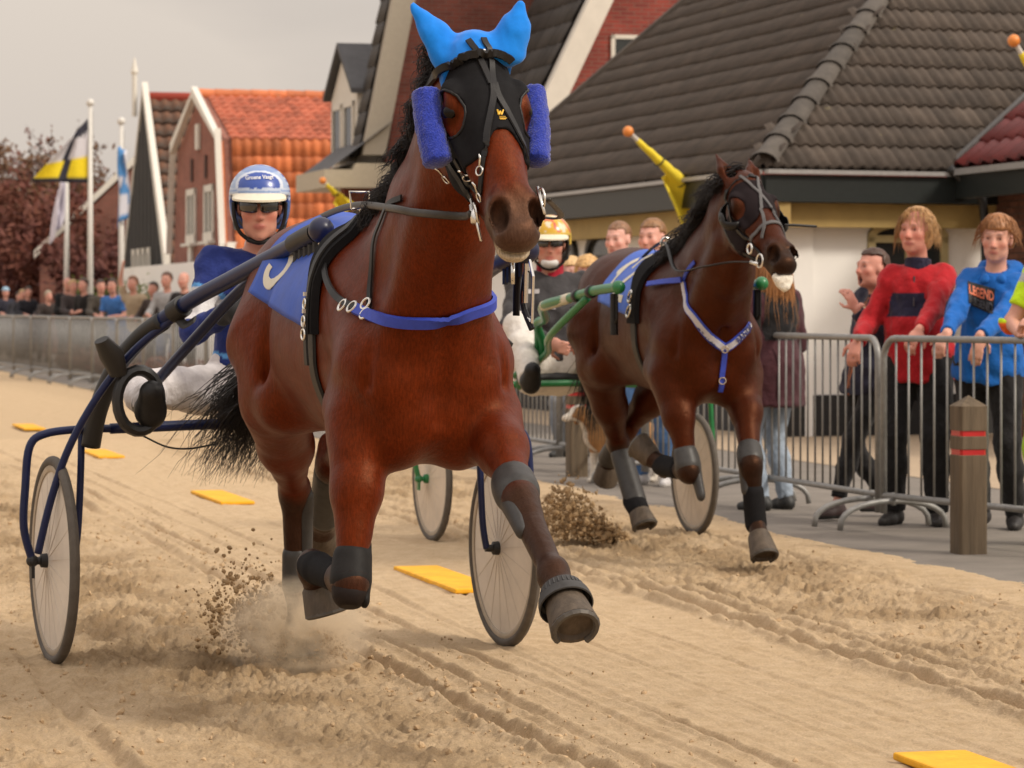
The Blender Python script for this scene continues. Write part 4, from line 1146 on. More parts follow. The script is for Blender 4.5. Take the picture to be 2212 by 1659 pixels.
# ---- the leading horse
FR1 = Frame(-.425, 9.926, 16.5)
p1 = FR1.P
H1 = head_frame(p1(1036, 92, 8.76), p1(1140, 496, 8.42), 0.03)
LEG1 = {
    'LF': dict(up=A(.62, .185, .93), jn=p1(1122, 1078, 8.99), fet=p1(1196, 1240, 8.70), cor=p1(1218, 1292, 8.62), toe=p1(1240, 1362, 8.53)),
    'RF': dict(up=A(.57, -.185, .92), jn=p1(757, 1258, 9.14), fet=p1(674, 1222, 9.42), cor=p1(690, 1268, 9.47), toe=p1(704, 1318, 9.47)),
    'RH': dict(up=A(-.50, -.20, .94), jn=p1(636, 1060, 10.85), fet=p1(641, 1278, 10.93), cor=p1(650, 1340, 10.88), toe=p1(657, 1418, 10.85)),
    'LH': dict(up=A(-.48, .20, .94), jn=p1(716, 1003, 10.98), fet=p1(700, 1120, 11.25), cor=p1(695, 1150, 11.33), toe=p1(692, 1172, 11.42)),
}
# ------------------------------------------------------------------ tack: hoods, bridles, harness, boots
def field_obj(name, F, matr, parent, it=2, cols=None):
    V, Q = F.mesh(); V = relax(V, Q, it, .4)
    return obj(name, V, Q, matr, parent, True), V, Q

def head_coords(F, hf):
    X, Y, Z = F.ax[0][:, None, None] - hf['o'][0], F.ax[1][None, :, None] - hf['o'][1], F.ax[2][None, None, :] - hf['o'][2]
    r = lambda v: (X * v[0] + Y * v[1] + Z * v[2]) / hf['s']
    return r(hf['a']), r(hf['f']), r(hf['l'])

def head_box(hf, h):
    pts = [HP(hf, a, f, l) for a in (-.22, .70) for f in (-.34, .06) for l in (-.2, .2)]
    return Field(np.min(pts, 0), np.max(pts, 0), h)

def hit(fr, sk, px, py):
    o = fr.L((0, 0, EYE)); t = fr.L(W(px, py, 5.0))
    q, n = sk.cast(o, t - o); return q

def ring_pts(sk, x, a0, a1, n, zc=1.12, dx=0.0):
    """points round the trunk at station x; angle 0 is the top, + is the left side"""
    out = []
    for i in range(n + 1):
        th = radians(a0 + (a1 - a0) * i / n)
        d = Vector((0, sin(th), cos(th))); c = Vector((x + dx * i / n, 0, zc))
        q, nn = sk.cast(c + d * 1.2, -d)
        if q is not None: out.append(q)
    return out

def number_cloth(sk, parent, x0, x1, th_rear, th_front, matr, lift=.007):
    nx, nt = 26, 44; v = []; f = []
    for j in range(nt + 1):
        for i in range(nx + 1):
            s_ = i / nx; x = x0 + (x1 - x0) * s_
            lim = th_rear + (th_front - th_rear) * s_
            th = radians(-lim + 2 * lim * j / nt)
            d = Vector((0, sin(th), cos(th))); c = Vector((x, 0, 1.12))
            q, nn = sk.cast(c + d * 1.2, -d)
            rip = .004 * sin(x * 31 + th * 9) * abs(j / nt - .5)
            v.append(q + d * (lift + rip + .004))
    for j in range(nt):
        for i in range(nx): a = j * (nx + 1) + i; f.append([a, a + 1, a + nx + 2, a + nx + 1])
    o = obj('number_cloth', v, f, matr, parent, True)
    md = o.modifiers.new('solid', 'SOLIDIFY'); md.thickness = .004; md.offset = 1
    return o, Skin(np.array([list(p) for p in v]), np.array(f))

def stroke(csk, pts, width, th=.0015, n=7, lift=.0055):
    return strap(csk, pts, width, th, n, lift)

def snap_hook(mb, p, d, s=1.0):
    p = Vector(p); d = Vector(d).normalized()
    mb.torus(p, d.orthogonal(), .012 * s, .0028 * s, 14, 6)
    mb.tube([p + d * .012 * s, p + d * .04 * s], .004 * s, 6)

def boot_shell(parent, name, segs, matr, cuts=(), h=.006, label=None):
    pts = [np.array(q) for sg in segs for q in sg[:2]]
    m = max(max(sg[2], sg[3]) for sg in segs) * 1.5 + .03
    F = Field(np.min(pts, 0) - m, np.max(pts, 0) + m, h)
    for sg in segs:
        F.cone(sg[0], sg[1], sg[2], sg[3], .012, *(sg[4:6] if len(sg) > 4 else (None, 1.0)))
    for p, nrm in cuts: F.halfspace(p, nrm)
    o, V, Q = field_obj(name, F, matr, parent, 1)
    return o

def fuzzy_roll(parent, name, a, b, r, matr, bend=None):
    a, b = Vector(a), Vector(b); n, m = 40, 26
    ctr = catmull([a, (a + b) / 2 + Vector(bend or (0, 0, 0)), b], m // 2)
    mb = MB(); rr = []
    L = len(ctr)
    for i in range(L):
        t = i / (L - 1); e = min(t, 1 - t) / .07
        rr.append(r * (math.sqrt(max(0, 1 - (1 - min(e, 1)) ** 2)) * .75 + .25))
    mb.tube(ctr, rr, n)
    for i, p in enumerate(mb.v):
        c = ctr[min(i // n, L - 1)]; d = (p - c)
        mb.v[i] = p + d.normalized() * random.uniform(-.0022, .0030) if d.length > 1e-6 else p
    o = mb.build(name, matr, parent, smooth=True)
    # pile of the fleece: short tufts standing off the roll
    return o

def face_straps(parent, sk, curves, width, matr, name, th=.004, lift=.002):
    for c in curves:
        strap(sk, c, width, th, 8, lift).build(name, matr, parent, smooth='auto')

def dress_horse1():
    ho, V, Q = horse_body('racing_horse', dict(f=FR1, foam=True, muzzle=(.060, .034, .024)), H1, LEG1, (.092, .0130, .0028), (.026, .014, .010), False)
    tag(ho, 'bay racing horse in blue ear hood trotting straight at the viewer', 'horse')
    sk = Skin(V, Q); hf = H1; X = lambda px, py: hit(FR1, sk, px, py)
    blue = mat('blue_jersey', (.004, .20, .72), .8, spec=.2, noise=.12, nscale=30, bump=.25, bscale=14, bdist=.012, sheen=.2)
    royal = mat('royal_blue_fleece', (.020, .040, .33), .95, spec=.1, noise=.4, nscale=130, bump=.9, bscale=190, bdist=.006, sheen=.4)
    royal2 = mat('royal_blue_webbing', (.025, .055, .42), .55, noise=.15, nscale=40, bump=.15, bscale=200, bdist=.002)
    clothm = mat('blue_number_cloth', (.008, .062, .40), .5, noise=.25, nscale=6, bump=.3, bscale=7, bdist=.01)
    cream = mat('cream_applique', (.66, .61, .50), .7, noise=.1)
    lea, st = M_leather(), M_steel()
    for k, g in LEG1.items(): make_hoof(ho, g['cor'], g['toe'], A(0, 1, 0))
    # eyes
    for q in (-1, 1):
        e = MB().sphere(HP(hf, .186, -.066, .1025 * q), .0250, 16, 12)
        e.build('eye', mat('dark_horse_eye', (.005, .003, .002), .22, spec=.22), ho, True)
    # black face hood
    F = head_box(hf, .0055); head_prims(F, hf, False); F.d -= .007 + .0
    a, f, l = head_coords(F, hf)
    al = np.abs(l)
    reg = np.maximum(a - (.292 + .055 * smooth01((al - .012) / .05) + .35 * np.maximum(-.10 - f, 0)), .035 - a - .0 * al)
    reg = np.maximum(reg, -.235 - f)
    F.d = np.maximum(F.d, (reg * hf['s']).astype(np.float32))
    for q in (-1, 1): F.ell(HP(hf, .190, -.066, .118 * q), A(.066, .052, .060) * hf['s'], HR(hf), .004, 'cut')
    hood, HV, HQ = field_obj('face_hood', F, M_neoprene(), ho, 2)
    hsk = Skin(HV, HQ); XH = lambda px, py: hit(FR1, hsk, px, py) or hit(FR1, sk, px, py)
    # stitched rims of the eye holes
    for q in (-1, 1):
        pts = []
        for k in range(29):
            an = 2 * pi * k / 28
            pts.append(Vector(HP(hf, .190 + .0665 * cos(an), -.03 - .0 , .118 * q)) + Vector(hf['f']) * 0)
        ring = []
        for k in range(33):
            an = 2 * pi * k / 32
            p = Vector(HP(hf, .190 + .068 * cos(an), -.066 + .055 * sin(an), .118 * q))
            ring.append(hsk.near(p)[0])
        m = MB(); m.tube(ring, .0042, 6, cap=False); m.build('eye_hole_rim', lea, hood, True)
    # blue ear hood
    F = head_box(hf, .006)
    head_prims(F, hf, False); F.d -= .011
    a, f, l = head_coords(F, hf)
    reg = np.maximum(a - (.052 - .35 * np.minimum(f + .05, 0)), -.21 - f)
    F.ell(HP(hf, .024, -.076), A(.102, .102, .092) * hf['s'], HR(hf), .02)
    F.d = np.maximum(F.d, (reg * hf['s']).astype(np.float32))
    for base, mid, tip in (((968, 116, 8.80), (938, 70, 8.80), (893, 14, 8.80)), ((1094, 104, 8.78), (1113, 58, 8.78), (1124, 8, 8.78))):
        b_, m_, t_ = FR1.P(*base), FR1.P(*mid), FR1.P(*tip)
        F.cone(b_, m_, .058, .043, .025, hf['f'], .65); F.cone(m_, t_, .043, .013, .012, hf['f'], .7)
    F.wrinkle(.0016, 55, 3)
    eh, EV, EQ = field_obj('ear_hood', F, blue, ho, 2)
    esk = Skin(EV, EQ); XE = lambda px, py: hit(FR1, esk, px, py) or hit(FR1, hsk, px, py) or hit(FR1, sk, px, py)
    # bridle: browband, overcheck, cheek pieces
    allsk = Skin(np.concatenate([V, HV, EV]), np.concatenate([Q, HQ + len(V), EQ + len(V) + len(HV)]))
    XA = lambda px, py: hit(FR1, allsk, px, py)
    def px_strap(name, pts, width, matr=lea, th=.004, lift=.003, parent=ho, n=8, taut=6):
        P = [XA(*p) for p in pts]; P = [p for p in P if p is not None]
        if len(P) < 2: return None
        return strap(allsk, P, width, th, n, lift, True, taut).build(name, matr, parent, smooth='auto')
    bb = px_strap('browband', [(928, 190), (938, 165), (958, 146), (982, 133), (1010, 119), (1034, 114), (1062, 113), (1085, 119), (1103, 130), (1116, 146)], .024, th=.010, taut=25)
    m = MB()
    for p in ((1031, 113), (1045, 112), (1064, 113)): m.sphere(XA(*p) + Vector(hf['f']) * .006, .005, 8, 6)
    m.build('stud', st, bb, True)
    px_strap('overcheck_strap', [(1012, 88), (1022, 100), (1033, 122), (1048, 152), (1061, 182)], .019)
    px_strap('overcheck_strap', [(1044, 84), (1050, 98), (1058, 122), (1062, 152), (1066, 186)], .019)
    px_strap('overcheck_strap', [(1064, 180), (1066, 205), (1061, 240), (1053, 285), (1047, 338)], .020)
    px_strap('overcheck_strap', [(1068, 180), (1076, 208), (1094, 240), (1112, 275), (1128, 310), (1137, 338)], .020)
    px_strap('cheek_strap', [(1047, 336), (1043, 372), (1040, 405), (1039, 425)], .017)
    px_strap('cheek_strap', [(1137, 336), (1147, 352), (1152, 372), (1158, 395)], .017)
    px_strap('jaw_strap', [(972, 352), (990, 382), (1010, 415), (1026, 442)], .018)
    px_strap('jaw_strap', [(985, 345), (1000, 372), (1018, 400), (1036, 415)], .015)
    # emblem on the hood
    m = MB()
    for seg in (((1074, 238), (1077, 249), (1080, 241), (1083, 249), (1087, 238)),):
        P = [XA(*p) for p in seg]
        for i in range(len(P) - 1): m.tube([P[i] + Vector(hf['f']) * .002, P[i + 1] + Vector(hf['f']) * .002], .0024, 5)
    for y_, x0_, x1_ in ((252.5, 1078, 1092), (256, 1078, 1094), (258, 1080, 1092)):
        P = [XA(x0_ + (x1_ - x0_) * k / 4, y_) + Vector(hf['f']) * .002 for k in range(5)]
        m.tube(P, .0009 if y_ < 254 else .0014, 5)
    m.build('emblem', mat('gold_print', (.75, .45, .03), .5), hood)
    # bit, rings and snaps
    m = MB(); bit = X(1037, 462) or Vector(HP(hf, .50, -.12, -.06))
    out = Vector(hf['l']) * -1
    bit_l = bit
    m.torus(bit + out * .012, Vector(hf['l']) + Vector(hf['f']) * .3, .030, .0035, 22, 7)
    m.tube([bit + out * .014 + Vector(hf['a']) * -.05, bit + out * .016 + Vector(hf['a']) * .09], [.0055, .0035], 7)
    m.tube([bit + out * .012 + Vector(hf['a']) * -.03, bit + out * .02 + Vector(hf['a']) * .03], .012, 8)
    m.build('bit', st, ho, True); m = MB()
    q = X(1160, 430)
    m.torus(q + Vector(hf['l']) * .012, Vector(hf['l']), .028, .0035, 22, 7)
    m.tube([q + Vector(hf['l']) * .01 + Vector(hf['a']) * -.04, q + Vector(hf['l']) * .01 + Vector(hf['a']) * .05], .005, 7)
    m.build('bit', st, ho, True)
    for p, d in (((1040, 370), (0, 0, 1)), ((1010, 380), (.3, -.6, .6)), ((967, 385), (.1, -.6, .7)), ((1150, 370), (0, .2, 1)), ((1040, 425), (0, 0, 1)), ((1160, 400), (0, .2, 1))):
        c = XA(*p)
        if c is None: continue
        n_ = allsk.near(c)[1]; mm = MB(); c = c + n_ * .008
        mm.torus(c, n_, .0125, .0028, 16, 6, 1.0); dd = Vector(d).normalized(); dd = (dd - n_ * dd.dot(n_)).normalized()
        mm.tube([c + dd * .012, c + dd * .034, c + dd * .045 + n_ * .006], [.004, .004, .0025], 6)
        mm.build('snap_hook', st, ho, True)
    # sheepskin rolls beside the cheeks
    fuzzy_roll(ho, 'sheepskin_roll', FR1.P(921, 196, 8.74), FR1.P(947, 356, 8.66), .040, royal, (0, -.006, 0))
    fuzzy_roll(ho, 'sheepskin_roll', FR1.P(1151, 192, 8.86), FR1.P(1161, 352, 8.72), .034, royal, (0, .006, 0))
    # mane: strands from the crest falling to the right side of the neck
    r = random.Random(5); cur = []
    poll = Vector(hf['o'] - hf['f'] * .05); wit = Vector((.30, 0, 1.52))
    c1_ = wit * .62 + poll * .38 + Vector((.05, 0, .02)); c2_ = wit * .22 + poll * .78 + Vector((0, 0, .04))
    crest = catmull([poll, c2_, c1_, wit], 20)
    for c_ in range(70):
        t = .13 + .87 * r.random(); p = crest[int(t * (len(crest) - 1))]
        q, nn = sk.near(p + Vector((0, r.uniform(-.035, .0), .03)))
        Ln = r.uniform(.06, .13) + .06 * t * r.random()
        d = Vector((r.uniform(-.4, .1), -.8, r.uniform(-.1, .55))).normalized(); guide = [q]
        ph = r.uniform(0, 6.28); w_ = r.uniform(.010, .024)
        for k in range(1, 10):
            d = (d + Vector((-.02, .02, -.22))).normalized()
            guide.append(guide[-1] + d * Ln / 9 + Vector((w_ * .6 * sin(k * 1.35 + ph), w_ * .6 * cos(k * 1.2 + ph), w_ * .4 * sin(k * 1.1 + ph))))
        for j in range(14):
            sp = Vector((r.gauss(0, .011), r.gauss(0, .008), r.gauss(0, .009))); fz = r.uniform(.2, 1.2)
            cur.append([g_ + sp * (1 - .35 * k / 9) + Vector((r.uniform(-1, 1), r.uniform(-1, 1), r.uniform(-1, 1))) * .0022 * k * fz for k, g_ in enumerate(guide)])
    strands('mane', cur, .0030, M_hair(), ho)
    # tail
    cur = []
    for i in range(760):
        p = Vector((-.84, r.uniform(-.03, .03), 1.30 + r.uniform(-.05, .05))); pts = [p]
        tgt = Vector(FR1.P(r.gauss(500, 52), 1000 + r.uniform(-110, 45), 11.35 + r.uniform(-.15, .2)))
        c1 = Vector((-1.03, r.uniform(-.06, .04), 1.12)); c2 = p * .2 + tgt * .8 + Vector((-.06, .06, .12))
        for k in range(1, 12):
            t = k / 11
            b = p * (1 - t) ** 3 + c1 * 3 * t * (1 - t) ** 2 + c2 * 3 * t * t * (1 - t) + tgt * t ** 3
            b += Vector((r.uniform(-.006, .006), r.uniform(-.01, .01), r.uniform(-.006, .006))) * (1 + 2.2 * t)
            pts.append(b)
        cur.append(pts)
    strands('tail', cur, .0040, M_hair(), ho)
    # number cloth with the cream figure 5
    nc, csk = number_cloth(sk, ho, -.46, .20, 60, 76, clothm)
    XC = lambda px, py: hit(FR1, csk, px, py)
    P = [XC(*p) for p in ((641, 530), (636, 548), (630, 567), (617, 588), (600, 606), (586, 615), (578, 606), (580, 588), (588, 574))]
    P = [p for p in P if p is not None]
    if len(P) > 3: stroke(csk, P, .036).build('number_figure', cream, nc)
    P = [p for p in [XC(*p) for p in ((641, 532), (655, 523), (668, 513))] if p is not None]
    if len(P) > 1: stroke(csk, P, .034).build('number_figure', cream, nc)
    # saddle pad and girth
    pad = [sk.near(p)[0] for p in ring_pts(sk, .27, 80, -80, 16)]
    strap(sk, pad, .105, .022, 4, .004).build('saddle_pad', M_neoprene(), ho, smooth='auto')
    strap(sk, ring_pts(sk, .26, -70, -290, 22), .060, .008, 3, .003).build('girth', lea, ho, smooth='auto')
    strap(sk, ring_pts(sk, .28, -15, -100, 12), .028, .006, 4, .028).build('saddle_strap', lea, ho, smooth='auto')
    m = MB()
    for th in (-62, -72, -80):
        q, n_ = sk.near(ring_pts(sk, .285, th, th - 1, 1)[0]); m.torus(q + n_ * .04, n_, .016, .0035, 16, 6); m.box(q + n_ * .038 + Vector((0, 0, .03)), (.02, .008, .012))
    m.build('buckle', st, ho)
    # terret frame on top of the pad
    t0 = Vector(FR1.P(778, 433, 9.72)); m = MB()
    fx = Vector((0, 1, 0)); fz = Vector((0, -.12, 1)).normalized()
    cs = [t0 + fx * (a_ * .030) + fz * (b_ * .026) for a_, b_ in ((-1, -1), (-1, 1), (1, 1), (1, -1), (-1, -1))]
    m.tube(cs, .0042, 6); m.tube([t0 - fz * .026, t0 - fz * .075], .008, 6); m.box(t0 - fz * .06 + fx * .02, (.05, .06, .018))
    m.build('terret', st, ho)
    m = MB(); m.tube(catmull([t0 + fx * .03 - fz * .01, t0 + fx * .08, t0 + fx * .13 - fz * .03, t0 + fx * .16 - fz * .06]), .012, 8); m.build('check_hook', lea, ho, True)
    # breast collar
    bc = [(770, 668), (800, 682), (845, 693), (890, 697), (940, 694), (985, 684), (1030, 668), (1065, 646), (1088, 622), (1100, 606)]
    P = [X(*p) for p in bc]; P = [p for p in P if p is not None]
    end = P[-1]; P += [end + Vector((-.10, .05, .03)), end + Vector((-.25, .07, .06))]
    strap(sk, P, .036, .012, 8, .004, taut=30).build('breast_collar', royal2, ho, smooth='auto')
    P = [p for p in [X(*p) for p in ((712, 545), (708, 575), (714, 610), (735, 645), (772, 668))] if p is not None]
    strap(sk, P, .022, .006, 8, .012).build('breast_collar_strap', lea, ho, smooth='auto')
    P = [p for p in [X(*p) for p in ((872, 428), (838, 450), (818, 500), (808, 560), (803, 620), (800, 672))] if p is not None]
    strap(sk, P, .020, .005, 8, .006).build('neck_strap', lea, ho, smooth='auto')
    m = MB()
    for p in ((748, 664), (768, 668), (798, 660), (796, 682)):
        q = X(*p)
        if q: n_ = sk.near(q)[1]; m.torus(q + n_ * .016, n_, .015, .0035, 14, 6, 1.25)
    m.build('buckle', st, ho)
    q = X(1095, 590)
    if q is not None:
        m = MB(); m.tube(catmull([q, q + Vector((.0, .03, .05)), q + Vector((-.04, .06, .06)), q + Vector((-.08, .05, -.02)), q + Vector((-.10, .03, -.14))]), .010, 6, flat=.4); m.build('collar_tug', lea, ho)
    # reins from the bit to the terret and on to the driver
    b0 = bit + out * .03
    def front(px_, py_, off):
        q = hit(FR1, sk, px_, py_); eye = Vector(FR1.L((0, 0, EYE)))
        return q + (eye - q).normalized() * off
    m = MB(); m.tube(catmull([b0, front(1000, 467, .12), front(940, 463, .10), front(890, 458, .06), front(845, 450, .05), t0 + Vector((0, -.01, -.015)), Vector(FR1.P(700, 466, 10.3)), Vector(FR1.P(610, 520, 11.0)), Vector(FR1.P(545, 600, 11.45))], 8), .0042, 8, flat=2.7, side=Vector((0, 0, 1)))
    m.build('rein', mat('worn_leather_rein', (.035, .03, .026), .5, noise=.3), ho, True)
    m = MB(); q = X(1160, 430) + Vector((0, .03, 0))
    m.tube(catmull([q, Vector((.9, .30, 1.50)), Vector((.30, .12, 1.58)), Vector((-.6, .12, 1.58)), Vector(FR1.P(600, 600, 11.45))], 8), .0105, 6, flat=.35, side=Vector((0, 0, 1)))
    m.build('rein', mat('worn_leather_rein', (.035, .03, .026), .5), ho, True)
    m = MB(); m.tube(catmull([Vector(FR1.P(873, 425, 9.2)), Vector(FR1.P(850, 440, 9.3)), Vector(FR1.P(826, 455, 9.5)), Vector(FR1.P(819, 500, 9.6))], 8), .004, 6); m.build('check_rein', lea, ho, True)
    # chin strap hanging below the jaw
    m = MB(); c = Vector(HP(hf, .60, -.17, .01))
    m.torus(c + Vector((0, .0, -.03)), (0.2, 1, 0), .020, .004, 16, 6); m.tube([c, c + Vector((0, 0, -.06))], .006, 6); m.build('chin_ring', st, ho, True)
    # leg boots
    g = LEG1['LF']; d1, d2 = unit(g['jn'] - g['up']), unit(g['fet'] - g['jn']); inn = A(0, -1, 0); fr_ = unit(np.cross(A(0, 1, 0), d1)); fr_ = fr_ if fr_[2] > 0 else -fr_
    boot_shell(ho, 'knee_boot', [(g['jn'] - d1 * .085, g['jn'] - d1 * .035, .064, .066), (g['jn'] - d1 * .06 + inn * .03, g['jn'] + d2 * .15 + inn * .034, .046, .026, (0, 1, 0), .75)], M_boot(),
               [(g['jn'] - d1 * .115, -d1)])
    # bell boot with ribs
    def bell(g, r0=.058, r1=.074, name='bell_boot'):
        ax = unit(g['toe'] - g['cor']); m = MB()
        c = g['cor'] - ax * .035; prof = [(r0 * .80, 0), (r0, .003), (r0 * 1.04, .012), (r0 * 1.08, .030), (r1 * .96, .036), (r1, .048), (r1 * 1.02, .066), (r1 * .97, .068)]
        m.lathe(c, ax, prof, 30)
        up = Vector(ax).orthogonal().normalized(); sd = Vector(ax).cross(up)
        for k in range(30):
            an = 2 * pi * k / 30; rd = up * cos(an) + sd * sin(an)
            m.tube([Vector(c) + Vector(ax) * .008 + rd * (r0 * 1.0), Vector(c) + Vector(ax) * .030 + rd * (r0 * 1.10)], .003, 5)
        m.build(name, M_boot(), ho, smooth='auto')
    bell(LEG1['LF'])
    g = LEG1['RF']; d1, d2 = unit(g['jn'] - g['up']), unit(g['fet'] - g['jn'])
    boot_shell(ho, 'knee_boot', [(g['jn'] - d1 * .070, g['jn'] - d1 * .01, .056, .061), (g['jn'] - d1 * .11 + A(0, .042, 0), g['jn'] + d1 * .05 + A(0, .044, 0), .024, .028, (0, 1, 0), .55)], mat('dark_boot_leather', (.014, .0125, .012), .6, spec=.18, noise=.3, nscale=30, bump=.2, bscale=60, bdist=.004), [(g['jn'] + d1 * .075, d1)])
    boot_shell(ho, 'knee_cap', [(g['jn'] - d1 * .01, g['jn'] + d1 * .030, .061, .052)], mat('brown_black_knee_pad', (.014, .009, .008), .6, spec=.18, noise=.3, bump=.2, bscale=60, bdist=.004), [(g['jn'] + d1 * .074, d1)])
    boot_shell(ho, 'shin_boot', [(g['jn'] + d2 * .10, g['fet'] - d2 * .05, .046, .047), (g['fet'] - d2 * .05, g['fet'] - d2 * .005, .048, .048)], M_neoprene())
    g = LEG1['RH']; d2 = unit(g['fet'] - g['jn']); fw = A(1, 0, 0)
    boot_shell(ho, 'shin_boot', [(g['jn'] + d2 * .02 + A(.02, .034, 0), g['fet'] - d2 * .10 + A(.015, .030, 0), .036, .030, (0, 1, 0), .75)], M_boot())
    boot_shell(ho, 'ankle_boot', [(g['fet'] - d2 * .13, g['fet'] - d2 * .02, .047, .050)], M_boot())
    g = LEG1['LH']; d2 = unit(g['fet'] - g['jn'])
    boot_shell(ho, 'shin_boot', [(g['jn'] + d2 * .05, g['fet'] - d2 * .02, .058, .056)], M_boot())
    return ho
# ------------------------------------------------------------------ racing sulkies
def make_wheel(parent, c, ax, R, disc_mat, hub_mat, spokes=True):
    """wheel: an Empty-free part: tyre mesh with rim, disc cover and hub as its children"""
    c = Vector(c); ax = Vector(ax).normalized()
    m = MB(); n = 56
    t = .019
    prof = []
    for k in range(12):
        an = 2 * pi * k / 12; prof.append((R - t + t * cos(an), t * .95 * sin(an)))
    prof.append(prof[0]); m.lathe(c, ax, prof, n)
    ty = m.build('wheel', mat('tyre_rubber', (.10, .085, .07), .8, noise=.25, nscale=20), parent, smooth='auto')
    r1 = R - 2 * t + .006
    m = MB(); m.lathe(c, ax, [(r1, -.011), (r1 - .010, -.013), (r1 - .022, -.010), (r1 - .022, .010), (r1 - .010, .013), (r1, .011)], n)
    m.build('rim', mat('dusty_alloy', (.42, .36, .29), .45, metal=.5, noise=.2, nscale=15), ty, smooth='auto')
    rd = r1 - .020
    for q in (-1, 1):
        m = MB(); m.lathe(c, ax * q, [(rd, .006), (rd * .6, .012), (rd * .2, .020), (.028, .024), (.0, .024)], n)
        m.build('wheel_disc', disc_mat, ty, smooth=True)
        a_ = ax.orthogonal().normalized(); b_ = ax.cross(a_); m = MB()
        for k in range(18):
            an = 2 * pi * (k + .5 * (q > 0)) / 18; dr = a_ * cos(an) + b_ * sin(an)
            m.tube([c + dr * .03 + ax * q * .0235, c + dr * rd * .6 + ax * q * .0122, c + dr * (rd - .004) + ax * q * .0062], .0011, 4)
        so = m.build('spokes', mat('faint_spoke', (.57, .50, .43), .5), ty)  # spokes showing faintly, a little darker than the disc
    m = MB(); m.lathe(c, ax, [(0, -.075), (.012, -.075), (.014, -.05), (.024, -.045), (.026, -.02), (.026, .02), (.024, .045), (.014, .05), (.012, .075), (0, .075)], 16)
    m.build('hub', hub_mat, ty, smooth='auto')
    return ty

def disc_material(name, col, streak):
    if name in MATS: return MATS[name]
    m = mat(name, col, .45, noise=.10, nscale=8)
    return m

def make_sulky(name, fr, half, R, paint, dark, tipL, tipz, fx_tip, label, disc, pad=True, shaft=None):
    """fr: frame with origin under the axle; tipL: local (x,y,z) of the right shaft tip"""
    root = empty(name, fr.o, fr.rz)
    tag(root, label, 'sulky')
    tube = lambda nm, pts, r, mt=paint, n=12, parent=root, sm=6: (lambda b: (b.tube(catmull(pts, sm), r, n), b.build(nm, mt, parent, smooth=True))[1])(MB())
    zb = .82
    for q in (-1, 1):      # -1 is the right side of the sulky
        y = half * q
        make_wheel(root, (0, y, R), (0, 1, 0), R, disc, dark)
        # fork over the wheel
        tube('fork', [(-.01, y - .10 * q, zb - .01), (0, y - .095 * q, .66), (0, y - .085 * q, .46), (0, y - .07 * q, R)], .0125)
        tube('fork', [(.0, y - .22 * q, zb), (.0, y - .10 * q, zb + .0), (.0, y + .03 * q, zb - .015), (.0, y + .085 * q, zb - .06), (.0, y + .10 * q, .62), (.0, y + .105 * q, .48), (0, y + .075 * q, R)], .0145)
        mb = MB(); mb.sphere((0, y + .075 * q, R), .022, 10, 8); mb.box((0, y + .075 * q, R - .03), (.03, .012, .06)); mb.build('axle_end', dark, root)
    tube('crossbar', [(0, -half + .20, zb), (-.01, 0, zb + .015), (0, half - .20, zb)], .019)
    return root, tube, zb

